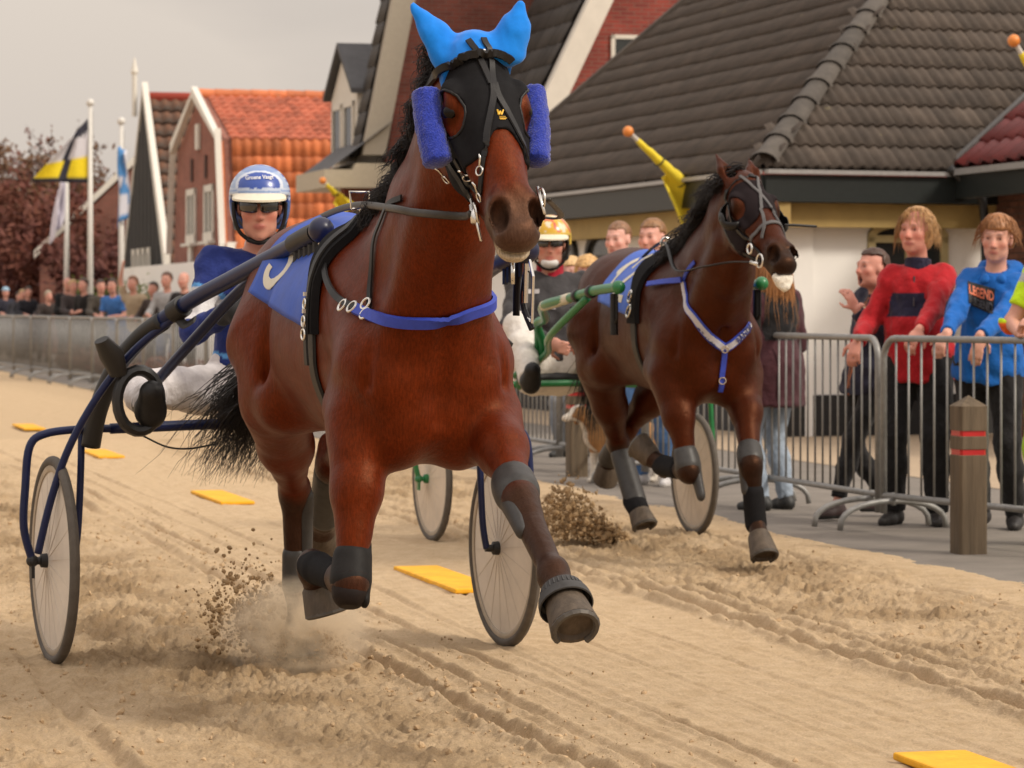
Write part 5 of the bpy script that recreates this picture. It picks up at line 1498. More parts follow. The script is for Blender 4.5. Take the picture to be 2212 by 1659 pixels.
def sulky1():
    fr = Frame(-.812, 11.435, 20.0)
    blue = mat('navy_tube_paint', (.008, .015, .066), .34, spec=.35, noise=.2, nscale=30)
    blk = mat('black_plastic', (.010, .009, .009), .5, spec=.25, noise=.3, nscale=40, bump=.15, bscale=90, bdist=.003)
    disc = mat('clear_dusty_disc', (.66, .59, .51), .4, noise=.12, nscale=9)
    root, tube, zb = make_sulky('sulky', fr, .835, .364, blue, blk, None, None, None,
                                'navy blue sulky with pale disc wheels behind the blue-hooded horse', disc)
    p = lambda px, py, Y: Vector(fr.P(px, py, Y))
    # right shaft as seen; the left one mirrors it in the sulky's frame
    sh = [p(196, 956, 11.17), p(212, 885, 11.14), p(250, 795, 11.08), p(305, 728, 11.0), p(400, 657, 10.82), p(500, 602, 10.55), p(600, 548, 10.25), p(660, 513, 10.02), p(694, 497, 9.90)]
    ths = [p(82, 1196, 11.03), p(110, 1080, 11.02), p(150, 965, 11.0), p(215, 850, 10.98), p(290, 757, 10.96), p(372, 690, 10.88), p(402, 672, 10.84)]
    low = [p(340, 822, 11.2), p(430, 722, 10.95), p(520, 626, 10.65), p(612, 553, 10.27)]
    mir = lambda L: [Vector((v.x, -v.y, v.z)) for v in L]
    # the horse does not stand square to the axle: both tips end beside its saddle
    tipR = Vector(fr.L(FR1.Wd(A(.30, .40, 1.42))))
    def leftify(L):
        M = mir(L); d = tipR - Vector((sh[-1].x, -sh[-1].y, sh[-1].z)); x0, x1 = sh[0].x, sh[-1].x
        return [v + d * max(0, (v.x - x0) / (x1 - x0)) for v in M]
    for tr in (lambda L: L, leftify):
        tube('shaft', tr(sh), [.027] * 6 * 8 + [.027], sm=6)
        tube('shaft_brace', tr(ths), .0135)
        tube('shaft_strut', tr(low), .019)
        S = tr(sh)
        tube('shaft_pad', [S[0] + Vector((0, 0, -.012)), S[1], S[2], S[3], (S[3] + S[4]) / 2], .034, blk)
        mb = MB(); mb.tube(catmull([S[6] * .4 + S[7] * .6, S[7], S[7] * .3 + S[8] * .7], 5), .033, 12)
        for k in range(5):
            t = .15 + .16 * k; c = S[6].lerp(S[8], .45 + .11 * k); mb.tube([c + Vector((0, 0, -.02)), c + Vector((0, 0, -.075))], .013, 8)
        grip = mb.build('shaft_grip', blk, root, smooth='auto')
        mb = MB(); mb.sphere(S[8], .041, 18, 12); mb.build('shaft_end_cap', mat('navy_rubber', (.008, .010, .04), .35), root, True)
        c = S[4].lerp(S[3], .15); d = (S[4] - S[3]).normalized()
        mb = MB(); mb.tube([c - d * .03, c + d * .03], .038, 14); mb.tube(catmull([c + Vector((0, 0, -.03)), c + d * .04 + Vector((0, 0, -.07)), c + d * .10 + Vector((0, 0, -.075))], 5), .016, 8, flat=.3)
        mb.build('clamp_strap', blk, root, smooth='auto')
        mb = MB(); mb.sphere(tr(ths)[-1] + Vector((0, 0, .0)), .013, 10, 8); mb.build('bolt', M_steel(), root, True)
        # quick-hitch hardware below the tip
        c = S[8] + Vector((0, 0, -.06)); mb = MB()
        mb.tube([c + Vector((-.02, 0, .02)), c + Vector((-.03, 0, -.13)), c + Vector((.05, 0, -.16)), c + Vector((.06, 0, -.02)), c + Vector((.03, 0, .03))], .005, 6)
        mb.tube([c + Vector((0, 0, .02)), c + Vector((-.01, 0, -.10))], .009, 8); mb.build('quick_hitch', M_steel(), root)
        mb = MB(); mb.tube(catmull([c + Vector((-.07, 0, .03)), c + Vector((-.085, 0, -.05)), c + Vector((-.09, 0, -.14))], 4), .012, 8, flat=.35); mb.tube(catmull([c + Vector((.0, 0, -.0)), c + Vector((-.03, 0, -.10)), c + Vector((.05, 0, -.18))], 4), .010, 8, flat=.5); mb.build('hitch_strap', M_leather(), root)
    # foot rests
    for q in (-1, 1):
        f0 = p(300, 872, 10.98); c = Vector((f0.x, f0.y if q < 0 else -f0.y, f0.z + .01))
        mb = MB(); n = 22; ring = []
        for k in range(n + 1):
            an = 2 * pi * k / n; ring.append(c + Vector((0, .075 * cos(an), .105 * sin(an))))
        mb.tube(ring, .020, 8, cap=False, flat=1.6, side=Vector((1, 0, 0)))
        mb.tube([c + Vector((0, .07 * q, .09)), c + Vector((.02, .10 * q, .16)), c + Vector((.04, .14 * q, .21))], [.035, .05, .03], 10, flat=.6)
        mb.build('foot_rest', blk, root, smooth='auto')
    # seat
    F = Field((-.55, -.28, .74), (.05, .28, 1.12), .012)
    F.cone((-.18, -.14, .86), (-.18, .14, .86), .05, .05, .03, (1, 0, 0), 2.2); F.cone((-.34, -.13, .98), (-.34, .13, .98), .05, .05, .04, (0, 0, 1), 2.0)
    field_obj('seat', F, blk, root)
    tube('seat_rail', [(0, -.18, zb), (-.12, -.15, zb + .0), (-.3, -.13, .86)], .012); tube('seat_rail', [(0, .18, zb), (-.12, .15, zb + .0), (-.3, .13, .86)], .012)
    tube('cable', [p(310, 942, 11.3), p(360, 965, 11.3), p(410, 969, 11.35), p(470, 958, 11.4)], .0035, blk)
    return root, fr
# ------------------------------------------------------------------ people
def cloth_mat(name, rough=.85, bump=.7, bscale=13, sheen=.1, bdist=.028, noise=.14):
    return mat('cloth_' + name, (.5, .5, .5), rough, attr=True, noise=noise, nscale=25, bump=bump, bscale=bscale, bdist=bdist, sheen=sheen, spec=.25)
def skin_mat(): return mat('human_skin', (.6, .35, .26), .52, attr=True, noise=.10, nscale=22, bump=.12, bscale=120, bdist=.003, spec=.35, subs=.08)
def hair_mat(): return mat('human_hair', (.2, .1, .05), .5, attr=True, noise=.45, nscale=45, bump=.8, bscale=38, bdist=.012, stretch=(1, 1, .35))

def ik(S, Wt, l1, l2, pole):
    S, Wt, pole = np.array(S, float), np.array(Wt, float), np.array(pole, float)
    d = Wt - S; L = np.linalg.norm(d); L2 = min(L, (l1 + l2) * .995)
    if L > L2: Wt = S + d / L * L2; d = Wt - S; L = L2
    u = d / L; a = (l1 * l1 - l2 * l2 + L * L) / (2 * L); h = math.sqrt(max(l1 * l1 - a * a, 0))
    p = pole - u * (pole @ u); p = p / (np.linalg.norm(p) + 1e-9)
    return S + u * a + p * h, Wt

def hand_prims(F, wr, d, n, s, curl=.6, side=1, k=.004, simple=False):
    """palm, four fingers of different length with knuckle bends, thumb from the side of the palm"""
    d = unit(d); n = unit(np.array(n, float) - d * (np.array(n, float) @ d)); w = np.cross(n, d) * side
    R = np.stack([d, w, n], 1)
    F.ell(wr + d * .045 * s, A(.050, .040, .017) * s, R, .012)
    if simple:
        F.ell(wr + d * .10 * s + n * .02 * s, A(.045, .036, .018) * s, R, .015); return
    for i, (off, ln) in enumerate(((-.030, .070), (-.010, .080), (.010, .076), (.029, .060))):
        p = wr + d * .085 * s + w * off * s; q = d.copy(); ang = 0
        for j, fr_ in enumerate((.45, .32, .23)):
            ang += curl * (.9 if j else .8) * (1 + .08 * i)
            q = d * cos(ang) + n * sin(ang)
            p2 = p + q * ln * fr_ * 1.15 * s
            F.cone(p, p2, .0098 * s, .0085 * s, k); p = p2
    p = wr + d * .025 * s - w * .032 * s; q1 = unit(d * .6 - w * .75 + n * .35)
    p2 = p + q1 * .040 * s; p3 = p2 + unit(d * .85 - w * .2 + n * (.3 + curl * .5)) * .036 * s
    F.cone(p, p2, .0135 * s, .011 * s, .008); F.cone(p2, p3, .011 * s, .009 * s, k)

def human_head(F, c, ax, s, mouth=0.0, smile=0.0):
    f, l, u = ax
    R = np.stack([f, l, u], 1); P = lambda x, y, z: c + (f * x + l * y + u * z) * s
    E = lambda x, y, z, r, k=.02, op='add': F.ell(P(x, y, z), A(*r) * s, R, k * s, op)
    E(-.012, 0, .032, (.100, .077, .092)); E(.030, 0, -.028, (.070, .064, .095), .02)
    E(.018, 0, -.080, (.066, .058, .040), .03); E(.070, 0, -.108, (.022, .024, .018), .02)
    for q in (-1, 1):
        E(.095, .032 * q, .006, (.015, .020, .012), .012, 'cut')
        E(.074, .032 * q, .005, (.017, .018, .013), .006)
        E(.062, .046 * q, -.025, (.026, .022, .024), .02)
        E(-.004, .079 * q, -.008, (.024, .009, .034), .006)
    F.cone(P(.086, -.038, .026), P(.086, .038, .026), .0125 * s, .0125 * s, .012 * s)
    F.cone(P(.093, 0, .010), P(.114, 0, -.034), .0095 * s, .0145 * s, .012 * s)
    for q in (-1, 1): E(.102, .012 * q, -.039, (.012, .009, .008), .006)
    if mouth > 0:
        E(.085, 0, -.066, (.016, .028, .010), .01); E(.080, 0, -.088 - mouth * .25, (.015, .025, .010), .01)
        E(.100, 0, -.077 - mouth * .12, (.030, .019, .008 + mouth * .3), .005, 'cut')
    else:
        E(.091, 0, -.067, (.013, .026 + smile * .006, .0075), .006); E(.088, 0, -.079, (.013, .022, .0085), .006)
        E(.104, 0, -.0725, (.010, .024 + smile * .006, .0016), .003, 'cut')

def skin_cols(V, c, ax, s, tone, lip=(.45, .13, .11), beard=None, mouth=0.0):
    f, l, u = ax; d = (V - c) / s; x, y, z = d @ f, d @ l, d @ u
    C = np.tile(np.array(tone), (len(V), 1))
    head = (x > .02) & (np.abs(z) < .16)
    def blob(m, col, a):
        nonlocal C
        w = (np.clip(m, 0, 1) * a)[:, None]; C = C * (1 - w) + np.array(col) * w
    red = np.array(tone) * A(1.05, .62, .58)
    for q in (-1, 1): blob(np.where(head, 1 - (((y - .044 * q) / .028) ** 2 + ((z + .034) / .028) ** 2), 0), red, .55)
    blob(np.where(head, 1 - ((y / .02) ** 2 + ((z + .03) / .03) ** 2), 0), red, .5)
    m = np.where(head & (x > .07), 1.4 - ((y / .027) ** 2 + ((z + .072 + mouth * .1) / (.013 + mouth * .15)) ** 2), 0); blob(m, lip, .8)
    if mouth > 0: blob(np.where(head & (x > .05), 1.3 - ((y / .020) ** 2 + ((z + .077 + mouth * .12) / (.010 + mouth * .26)) ** 2), 0), (.05, .012, .012), 1)
    if beard is not None:
        m = np.where(head & (z < -.045), 1 - np.clip((z + .045) / .02, 0, 1), 0) * np.where((np.abs(y) < .022) & (np.abs(z + .072) < .014), 0, 1); blob(m, beard, .75)
    for q in (-1, 1):
        blob(np.where(head & (x > .06), 1.3 - (((y - .033 * q) / .022) ** 2 + ((z - .031) / .007) ** 2), 0), np.array(tone) * .32, .7)   # brows
        blob(np.where(head & (x > .05), 1.2 - (((y - .032 * q) / .021) ** 2 + ((z - .006) / .013) ** 2), 0), np.array(tone) * A(.62, .5, .5), .6)
    return C

class Pose: pass
def pose(H=1.75, lean=(0, 0), twist=0.0, head=(0, 0, 0), pelvis=None, neck=None, seated=False, sh_w=.95, shrug=0.0):
    """skeleton in the person's own frame; lean moves the shoulders ahead/left, head = yaw, pitch, roll in degrees"""
    s = H / 1.75; p = Pose(); p.s = s
    p.pel = np.array(pelvis, float) if pelvis is not None else A(0, 0, .93 * s)
    up = A(lean[0], lean[1], math.sqrt(max(.5 ** 2 - lean[0] ** 2 - lean[1] ** 2, .01))) * s
    p.neck = p.pel + up if neck is None else np.array(neck, float)
    p.up = unit(p.neck - p.pel)
    t = radians(twist); p.left = unit(A(-sin(t), cos(t), 0)); p.fwd = unit(np.cross(p.left, p.up))
    p.left = np.cross(p.up, p.fwd)
    p.shL = p.neck + (p.left * .185 * sh_w - p.up * (.055 - shrug)) * s; p.shR = p.neck + (-p.left * .185 * sh_w - p.up * (.055 - shrug)) * s
    y, pt, rl = [radians(a) for a in head]
    f = A(cos(y) * cos(pt), sin(y) * cos(pt), -sin(pt)); l = unit(np.cross(A(0, 0, 1), f)); u = np.cross(f, l)
    l2 = l * cos(rl) + u * sin(rl); u2 = -l * sin(rl) + u * cos(rl)
    p.hax = (f, l2, u2)
    p.hc = p.neck + unit(p.up * .6 + A(0, 0, 1) * .5) * .085 * s + u2 * .115 * s + f * .028 * s
    p.hipL = p.pel + A(0, .095, -.02) * s; p.hipR = p.pel + A(0, -.095, -.02) * s
    p.ua, p.fa, p.th, p.shn = .295 * s, .265 * s, .435 * s, .43 * s
    p.handd = {}; p.curl = {'L': .55, 'R': .55}; p.handn = {}
    p.aL = A(.0, .11, .075) * s; p.aR = A(.0, -.11, .075) * s
    p.wL = p.shL + A(.06, .06, -.53) * s; p.wR = p.shR + A(.06, -.06, -.53) * s
    p.poleL = A(-1, .5, -.3); p.poleR = A(-1, -.5, -.3); p.kpL = A(1, .1, 0); p.kpR = A(1, -.1, 0)
    p.toeL = A(1, .2, 0); p.toeR = A(1, -.2, 0)
    return p

def solve(p):
    p.eL, p.wL = ik(p.shL, p.wL, p.ua, p.fa, p.poleL); p.eR, p.wR = ik(p.shR, p.wR, p.ua, p.fa, p.poleR)
    p.kL, p.aL = ik(p.hipL, p.aL, p.th, p.shn, p.kpL); p.kR, p.aR = ik(p.hipR, p.aR, p.th, p.shn, p.kpR)

def bounds(p, pad=.2):
    pts = [p.hc, p.wL, p.wR, p.aL, p.aR, p.eL, p.eR, p.kL, p.kR, p.shL, p.shR, p.pel]
    return np.min(pts, 0) - pad, np.max(pts, 0) + pad

def torso_prims(F, p, x=0.0, belly=0.0, bust=0.0):
    s = p.s; R = np.stack([p.fwd, p.left, p.up], 1)
    q = lambda a, b, c: p.pel + (p.fwd * a + p.left * b + p.up * c) * s
    F.ell(q(.0, 0, .34), A(.115 + x, .160 + x, .17 + x * .5) * s, R, .05)
    F.ell(q(.005 + belly * .4, 0, .16), A(.105 + x + belly, .145 + x + belly * .5, .17) * s, R, .06)
    F.ell(q(-.01, 0, .0), A(.115 + x, .160 + x, .13) * s, R, .06)
    F.cone(p.shL, p.shR, (.052 + x * .6) * s, (.052 + x * .6) * s, .06)
    if bust: 
        for e in (-1, 1): F.ell(q(.085, .07 * e, .30), A(.055, .065, .065) * s, R, .04)

def arm_prims(F, p, side, x=0.0, upto=1.0, k=.03):
    s = p.s; S, E, Wr = (p.shL, p.eL, p.wL) if side == 'L' else (p.shR, p.eR, p.wR)
    F.cone(S, E, (.052 + x * .62) * s, (.042 + x * .8) * s, k)
    if upto >= 1: F.cone(E, Wr, (.043 + x * .75) * s, (.029 + x * .65) * s, .025)
    elif upto > .5: F.cone(E, E + (Wr - E) * (upto - .5) * 2, (.044 + x) * s, (.036 + x) * s, .02)

def leg_prims_h(F, p, side, x=0.0, k=.04, flare=0.0):
    s = p.s; H_, K, An = (p.hipL, p.kL, p.aL) if side == 'L' else (p.hipR, p.kR, p.aR)
    F.cone(H_, K, (.088 + x) * s, (.058 + x) * s, k); F.cone(K, K * .62 + An * .38, (.056 + x) * s, (.056 + x) * s, .03)
    F.cone(K * .62 + An * .38, An, (.056 + x) * s, (.038 + x + flare) * s, .03)

def person(name, label, loc, rz, p, tone, top=None, bottom=None, shoes=(.03, .025, .022), hair=None, res=.009, far=False,
           mouth=0.0, smile=0.0, eyes=(.10, .07, .05), beard=None, group=None, sole=(.02, .02, .02), feet=True):
    solve(p); s = p.s
    lo, hi = bounds(p)
    F = Field(lo, hi, res)
    human_head(F, p.hc, p.hax, s, mouth, smile)
    F.cone(p.neck - p.up * .03 * s, p.hc - p.hax[2] * .06 * s - p.hax[0] * .012 * s, .060 * s, .052 * s, .03)
    torso_prims(F, p, -.012)
    for sd in 'LR':
        arm_prims(F, p, sd, -.004); leg_prims_h(F, p, sd, -.008)
        E, Wr = (p.eL, p.wL) if sd == 'L' else (p.eR, p.wR)
        d = p.handd.get(sd, unit(Wr - E)); n = p.handn.get(sd, A(0, -1 if sd == 'L' else 1, 0) + A(-.2, 0, -.3))
        hand_prims(F, Wr, d, n, s, p.curl[sd], 1 if sd == 'L' else -1, simple=far)
        An = p.aL if sd == 'L' else p.aR; t = unit(p.toeL if sd == 'L' else p.toeR)
        if feet: F.cone(An + A(0, 0, -.03) * s, An + (t * .12 + A(0, 0, -.045)) * s, .036 * s, .028 * s, .02)
    V, Q = F.mesh(); V = relax(V, Q, 1, .35)
    o = obj(name, V, Q, skin_mat(), None, True, skin_cols(V, p.hc, p.hax, s, tone, beard=beard, mouth=mouth))
    o.location = loc; o.rotation_euler = (0, 0, rz)
    tag(o, label, 'person', group)
    P = lambda x, y, z: p.hc + (p.hax[0] * x + p.hax[1] * y + p.hax[2] * z) * s
    if eyes is not None and not far:
        for q in (-1, 1):
            m = MB().sphere(P(.0775, .032 * q, .006), .0142 * s, 12, 10)
            vv = np.array([list(v) for v in m.v]); dd = (vv - P(.0775, .032 * q, .006)) / (.0142 * s)
            fr_ = dd @ p.hax[0]; cc = np.where((fr_ > .82)[:, None], np.array((.012, .01, .01)), np.where((fr_ > .60)[:, None], np.array(eyes), np.array((.62, .56, .52))))
            obj('eye', vv, m.f, mat('human_eye', (.5, .5, .5), .15, attr=True), o, True, cc)
    if hair: make_hair(o, p, hair, res)
    if bottom:
        b = bottom; x = b.get('loose', .012); F = Field(lo, hi, max(res, .010))
        for sd in 'LR': leg_prims_h(F, p, sd, x, .04, b.get('flare', 0))
        R = np.stack([p.fwd, p.left, p.up], 1)
        F.ell(p.pel - p.up * .02 * s, A(.118 + x, .162 + x, .12) * s, R, .05); F.ell(p.pel + p.up * .08 * s, A(.105 + x, .15 + x, .09) * s, R, .04)
        X, Y, Z = F.ax[0][:, None, None], F.ax[1][None, :, None], F.ax[2][None, None, :]; wc = p.pel + p.up * .12 * s
        pl = (X - wc[0]) * p.up[0] + (Y - wc[1]) * p.up[1] + (Z - wc[2]) * p.up[2]
        near = ((X - wc[0]) ** 2 + (Y - wc[1]) ** 2 + (Z - wc[2]) ** 2) < (.23 * s) ** 2
        F.d = np.where(near, np.maximum(F.d, pl), F.d).astype(np.float32)
        for An, K in ((p.aL, p.kL), (p.aR, p.kR)):
            e = b.get('crop', 0.0); n_ = unit(An - K)
            # end each leg cleanly at the ankle
            X, Y, Z = F.ax[0][:, None, None], F.ax[1][None, :, None], F.ax[2][None, None, :]
            pl = (X - An[0]) * n_[0] + (Y - An[1]) * n_[1] + (Z - An[2]) * n_[2] + e
            near = ((X - An[0]) ** 2 + (Y - An[1]) ** 2 + (Z - An[2]) ** 2) < (.22 + e) ** 2
            F.d = np.where(near, np.maximum(F.d, pl), F.d).astype(np.float32)
        F.wrinkle(b.get('wr', .004), b.get('fr', 22), 5); F.wrinkle(.002, 45, 8)
        Vb, Qb = F.mesh(); Vb = relax(Vb, Qb, 1, .4)
        C = np.tile(np.array(b['col']), (len(Vb), 1)) if 'fn' not in b else b['fn'](Vb, p)
        obj(b.get('name', 'trousers'), Vb, Qb, cloth_mat(b.get('mat', 'plain')), o, True, C)
    if top:
        t = top; x = t.get('loose', .018); F = Field(lo, hi, max(res, .009))
        torso_prims(F, p, x, t.get('belly', 0), t.get('bust', 0))
        sl = t.get('sleeve', 1.0)
        for sd in 'LR':
            arm_prims(F, p, sd, x * .9, 1.0 if sl >= 1 else .5, .04)
            S, E, Wr = (p.shL, p.eL, p.wL) if sd == 'L' else (p.shR, p.eR, p.wR)
            end, dr = (E + (Wr - E) * .94, unit(Wr - E)) if sl >= 1 else ((S + (E - S) * .72, unit(E - S)) if sl < .6 else (E + (Wr - E) * .3, unit(Wr - E)))
            X, Y, Z = F.ax[0][:, None, None], F.ax[1][None, :, None], F.ax[2][None, None, :]
            pl = (X - end[0]) * dr[0] + (Y - end[1]) * dr[1] + (Z - end[2]) * dr[2]
            near = ((X - end[0]) ** 2 + (Y - end[1]) ** 2 + (Z - end[2]) ** 2) < (.105 * s) ** 2
            F.d = np.where(near, np.maximum(F.d, pl), F.d).astype(np.float32)
        hem = t.get('hem', -.10)
        if hem < -.08: F.cone(p.pel + p.up * .02 * s, p.pel + p.up * (hem + .03) * s, (.135 + x) * s, (.14 + x) * s, .06, p.left, 1.25)
        F.halfspace(p.pel + p.up * hem * s, -p.up)
        # neckline
        nk = p.neck + p.up * .005 * s + p.fwd * .012 * s
        col_h = t.get('collar', 0.0)
        F.ell(nk + p.up * .07 * s + p.fwd * .02 * s, A(.078, .078, .07) * s * (1.0 if col_h == 0 else .9), None, .01, 'cut')
        if col_h > 0:
            Fc = Field(p.neck - .16, p.neck + .2, max(res, .008))
            d_ = unit(p.up * .7 + (p.hc - p.neck) * 2); 
            Fc.cone(p.neck - d_ * .03 * s, p.neck + d_ * col_h * s, .078 * s, .074 * s, .01); Fc.cone(p.neck - d_ * .1 * s, p.neck + d_ * (col_h + .1) * s, .064 * s, .064 * s, .01, op='cut')
            Fc.halfspace(p.neck + d_ * col_h * s + p.fwd * 0, unit(d_ - p.fwd * .25)); Fc.halfspace(p.neck - d_ * .03 * s, -d_)
            Vc, Qc = Fc.mesh()
            if len(Vc): obj('collar', Vc, Qc, cloth_mat(t.get('mat', 'plain')), o, True, np.tile(np.array(t.get('collar_col', t['col'])), (len(Vc), 1)))
        F.wrinkle(t.get('wr', .005), t.get('fr', 17), t.get('seed', 9)); F.wrinkle(.0022 if not far else .001, 48, 21)
        Vt, Qt = F.mesh(); Vt = relax(Vt, Qt, 1, .4)
        C = np.tile(np.array(t['col']), (len(Vt), 1)) if 'fn' not in t else t['fn'](Vt, p)
        g = obj(t.get('name', 'jacket'), Vt, Qt, cloth_mat(t.get('mat', 'plain')), o, True, C)
        o['_top'] = 1; p.top_skin = Skin(Vt, Qt); p.top_obj = g
    if shoes is not None:
        for An, t in ((p.aL, p.toeL), (p.aR, p.toeR)):
            t = unit(t); F = Field(An - .26, An + .3, .010 if not far else .02); dn = A(0, 0, -1)
            F.cone(An + dn * .035 * s - t * .03 * s, An + dn * .045 * s + t * .10 * s, .044 * s, .036 * s, .03); F.cone(An + dn * .045 * s + t * .08 * s, An + dn * .052 * s + t * .165 * s, .042 * s, .030 * s, .02)
            F.cone(An, An + dn * .03 * s, .046 * s, .046 * s, .03); F.halfspace(An + dn * .078 * s, dn)
            F.halfspace(An + A(0, 0, .035) * s, (0, 0, 1))
            Vs, Qs = F.mesh(); z0 = Vs[:, 2].min()
            C = np.where((Vs[:, 2] < z0 + .022)[:, None], np.array(sole), np.array(shoes))
            obj('shoe', Vs, Qs, mat('shoe_leather', (.1, .1, .1), .55, attr=True, noise=.25, nscale=40), o, True, C)
    return o, p

def make_hair(o, p, h, res):
    """h: style, col, and for long styles strands"""
    s = p.s; f, l, u = p.hax; R = np.stack([f, l, u], 1); P = lambda x, y, z: p.hc + (f * x + l * y + u * z) * s
    F = Field(p.hc - .24 * s, p.hc + .24 * s, max(res * .8, .007)); st = h['style']; th = h.get('thick', .010)
    F.ell(P(-.014, 0, .034), A(.102 + th, .079 + th, .094 + th) * s, R, .02)
    if st in ('mop', 'curly', 'bowl'):
        F.ell(P(-.03, 0, .0), A(.085 + th, .080 + th, .105 + th) * s, R, .03)
    X, Y, Z = F.ax[0][:, None, None] - p.hc[0], F.ax[1][None, :, None] - p.hc[1], F.ax[2][None, None, :] - p.hc[2]
    x = (X * f[0] + Y * f[1] + Z * f[2]) / s; y = (X * l[0] + Y * l[1] + Z * l[2]) / s; z = (X * u[0] + Y * u[1] + Z * u[2]) / s
    line = h.get('line', .075)            # hairline height on the forehead
    low = h.get('low', -.04)              # lower edge at the back
    # cut away the face: front of the head below the hairline, ears free
    face = np.minimum(np.minimum(x - (.028 + h.get('side', 0)), line - z + .25 * np.maximum(np.abs(y) - .05, 0)), .2)
    if h.get('bald'): face = np.maximum(face, np.minimum(x - (h['bald'] - .6 * np.abs(y)), z + .0))
    ear = np.minimum(np.minimum(.03 - x, x + .05), np.minimum(.03 - z, z + .3)) + 0 * y
    cut = np.maximum(face, low - z - .25 * np.maximum(x - 0, 0))
    if not h.get('cover_ears'): cut = np.maximum(cut, np.minimum(np.minimum(x + .035, .035 - z), np.abs(y) - .055))
    F.d = np.maximum(F.d, (cut * s).astype(np.float32))
    F.wrinkle(h.get('wr', .002), h.get('fr', 70), 4)
    V, Q = F.mesh(); V = relax(V, Q, 1, .4)
    c = np.array(h['col']); n = fbm(V[:, 0] * 40 + V[:, 1] * 25, V[:, 2] * 18, 3, 2)
    ho = obj('hair', V, Q, hair_mat(), o, True, c[None, :] * (.7 + .6 * n)[:, None])
    if h.get('strands'):
        r = random.Random(h.get('seed', 3)); cur = []; cc = []
        for i in range(h['strands']):
            an = r.uniform(-pi, pi) if st != 'long' else r.uniform(-2.4, 2.4) + pi
            zz = r.uniform(-.03, .1); rad = math.sqrt(max(0, 1 - (zz / .11) ** 2))
            b = P(-.014 + .1 * rad * cos(an), .08 * rad * sin(an), .03 + zz)
            if cos(an) > .5 and zz < .05: continue
            d = unit(f * cos(an) * .5 + l * sin(an) * .6 + u * (.3 if st != 'long' else -.6)); L = r.uniform(*h['len']) * s; pts = [b]
            for k in range(9):
                d = unit(d + A(0, 0, -.45) * h.get('fall', 1) + A(*[r.gauss(0, h.get('curl', .12)) for _ in range(3)]))
                q = pts[-1] + d * L / 9
                if h.get('keep'): 
                    v = q - p.hc; v2 = A(v @ f + .014 * s, v @ l, v @ u * .7)
                    if np.linalg.norm(v2) < .104 * s: q = p.hc + v * (.104 * s / np.linalg.norm(v2))
                pts.append(q)
            cur.append(pts)
        so = strands('hair_strands', cur, h.get('r', .0035), mat('hair_' + h.get('nm', 'x'), h['col'], .45, noise=.4, nscale=30), o)

def text_mesh(body, size=1.0, bold=0.0):
    cu = bpy.data.curves.new('txt', 'FONT'); cu.body = body; cu.size = size; cu.offset = bold; cu.resolution_u = 3
    t = bpy.data.objects.new('txt', cu); COL.objects.link(t)
    bpy.context.view_layer.update()
    dg = bpy.context.evaluated_depsgraph_get(); ev = t.evaluated_get(dg); me = ev.to_mesh()
    v = np.array([tuple(q.co) for q in me.vertices]); f = [list(q.vertices) for q in me.polygons]
    ev.to_mesh_clear(); bpy.data.objects.remove(t); bpy.data.curves.remove(cu)
    v[:, :2] -= v[:, :2].min(0); return v[:, :2] / v[:, :2].max(0), f, v[:, 0].max() / v[:, 1].max()

def decal(name, frm, sk, quad, v2, f, matr, parent, lift=.004):
    """flat print laid on a surface; quad = the print's corners (tl, tr, br, bl) in the picture"""
    tl, tr, br, bl = [np.array(q, float) for q in quad]; out = []; eye = Vector(frm.L((0, 0, EYE)))
    for a, b in v2:
        p = bl * (1 - a) * (1 - b) + br * a * (1 - b) + tr * a * b + tl * (1 - a) * b
        q = hit(frm, sk, p[0], p[1])
        if q is None: out.append(None); continue
        n_ = sk.near(q)[1]
        out.append(q + n_ * lift)
    f = [q for q in f if all(out[i] is not None for i in q)]      # only what lies on the surface
    used = sorted({i for q in f for i in q}); ix = {i: k for k, i in enumerate(used)}
    return obj(name, [out[i] for i in used], [[ix[i] for i in q] for q in f], matr, parent)

def grid2(nx, ny):
    v = [(i / nx, j / ny) for j in range(ny + 1) for i in range(nx + 1)]
    return v, [[j * (nx + 1) + i, j * (nx + 1) + i + 1, (j + 1) * (nx + 1) + i + 1, (j + 1) * (nx + 1) + i] for j in range(ny) for i in range(nx)]

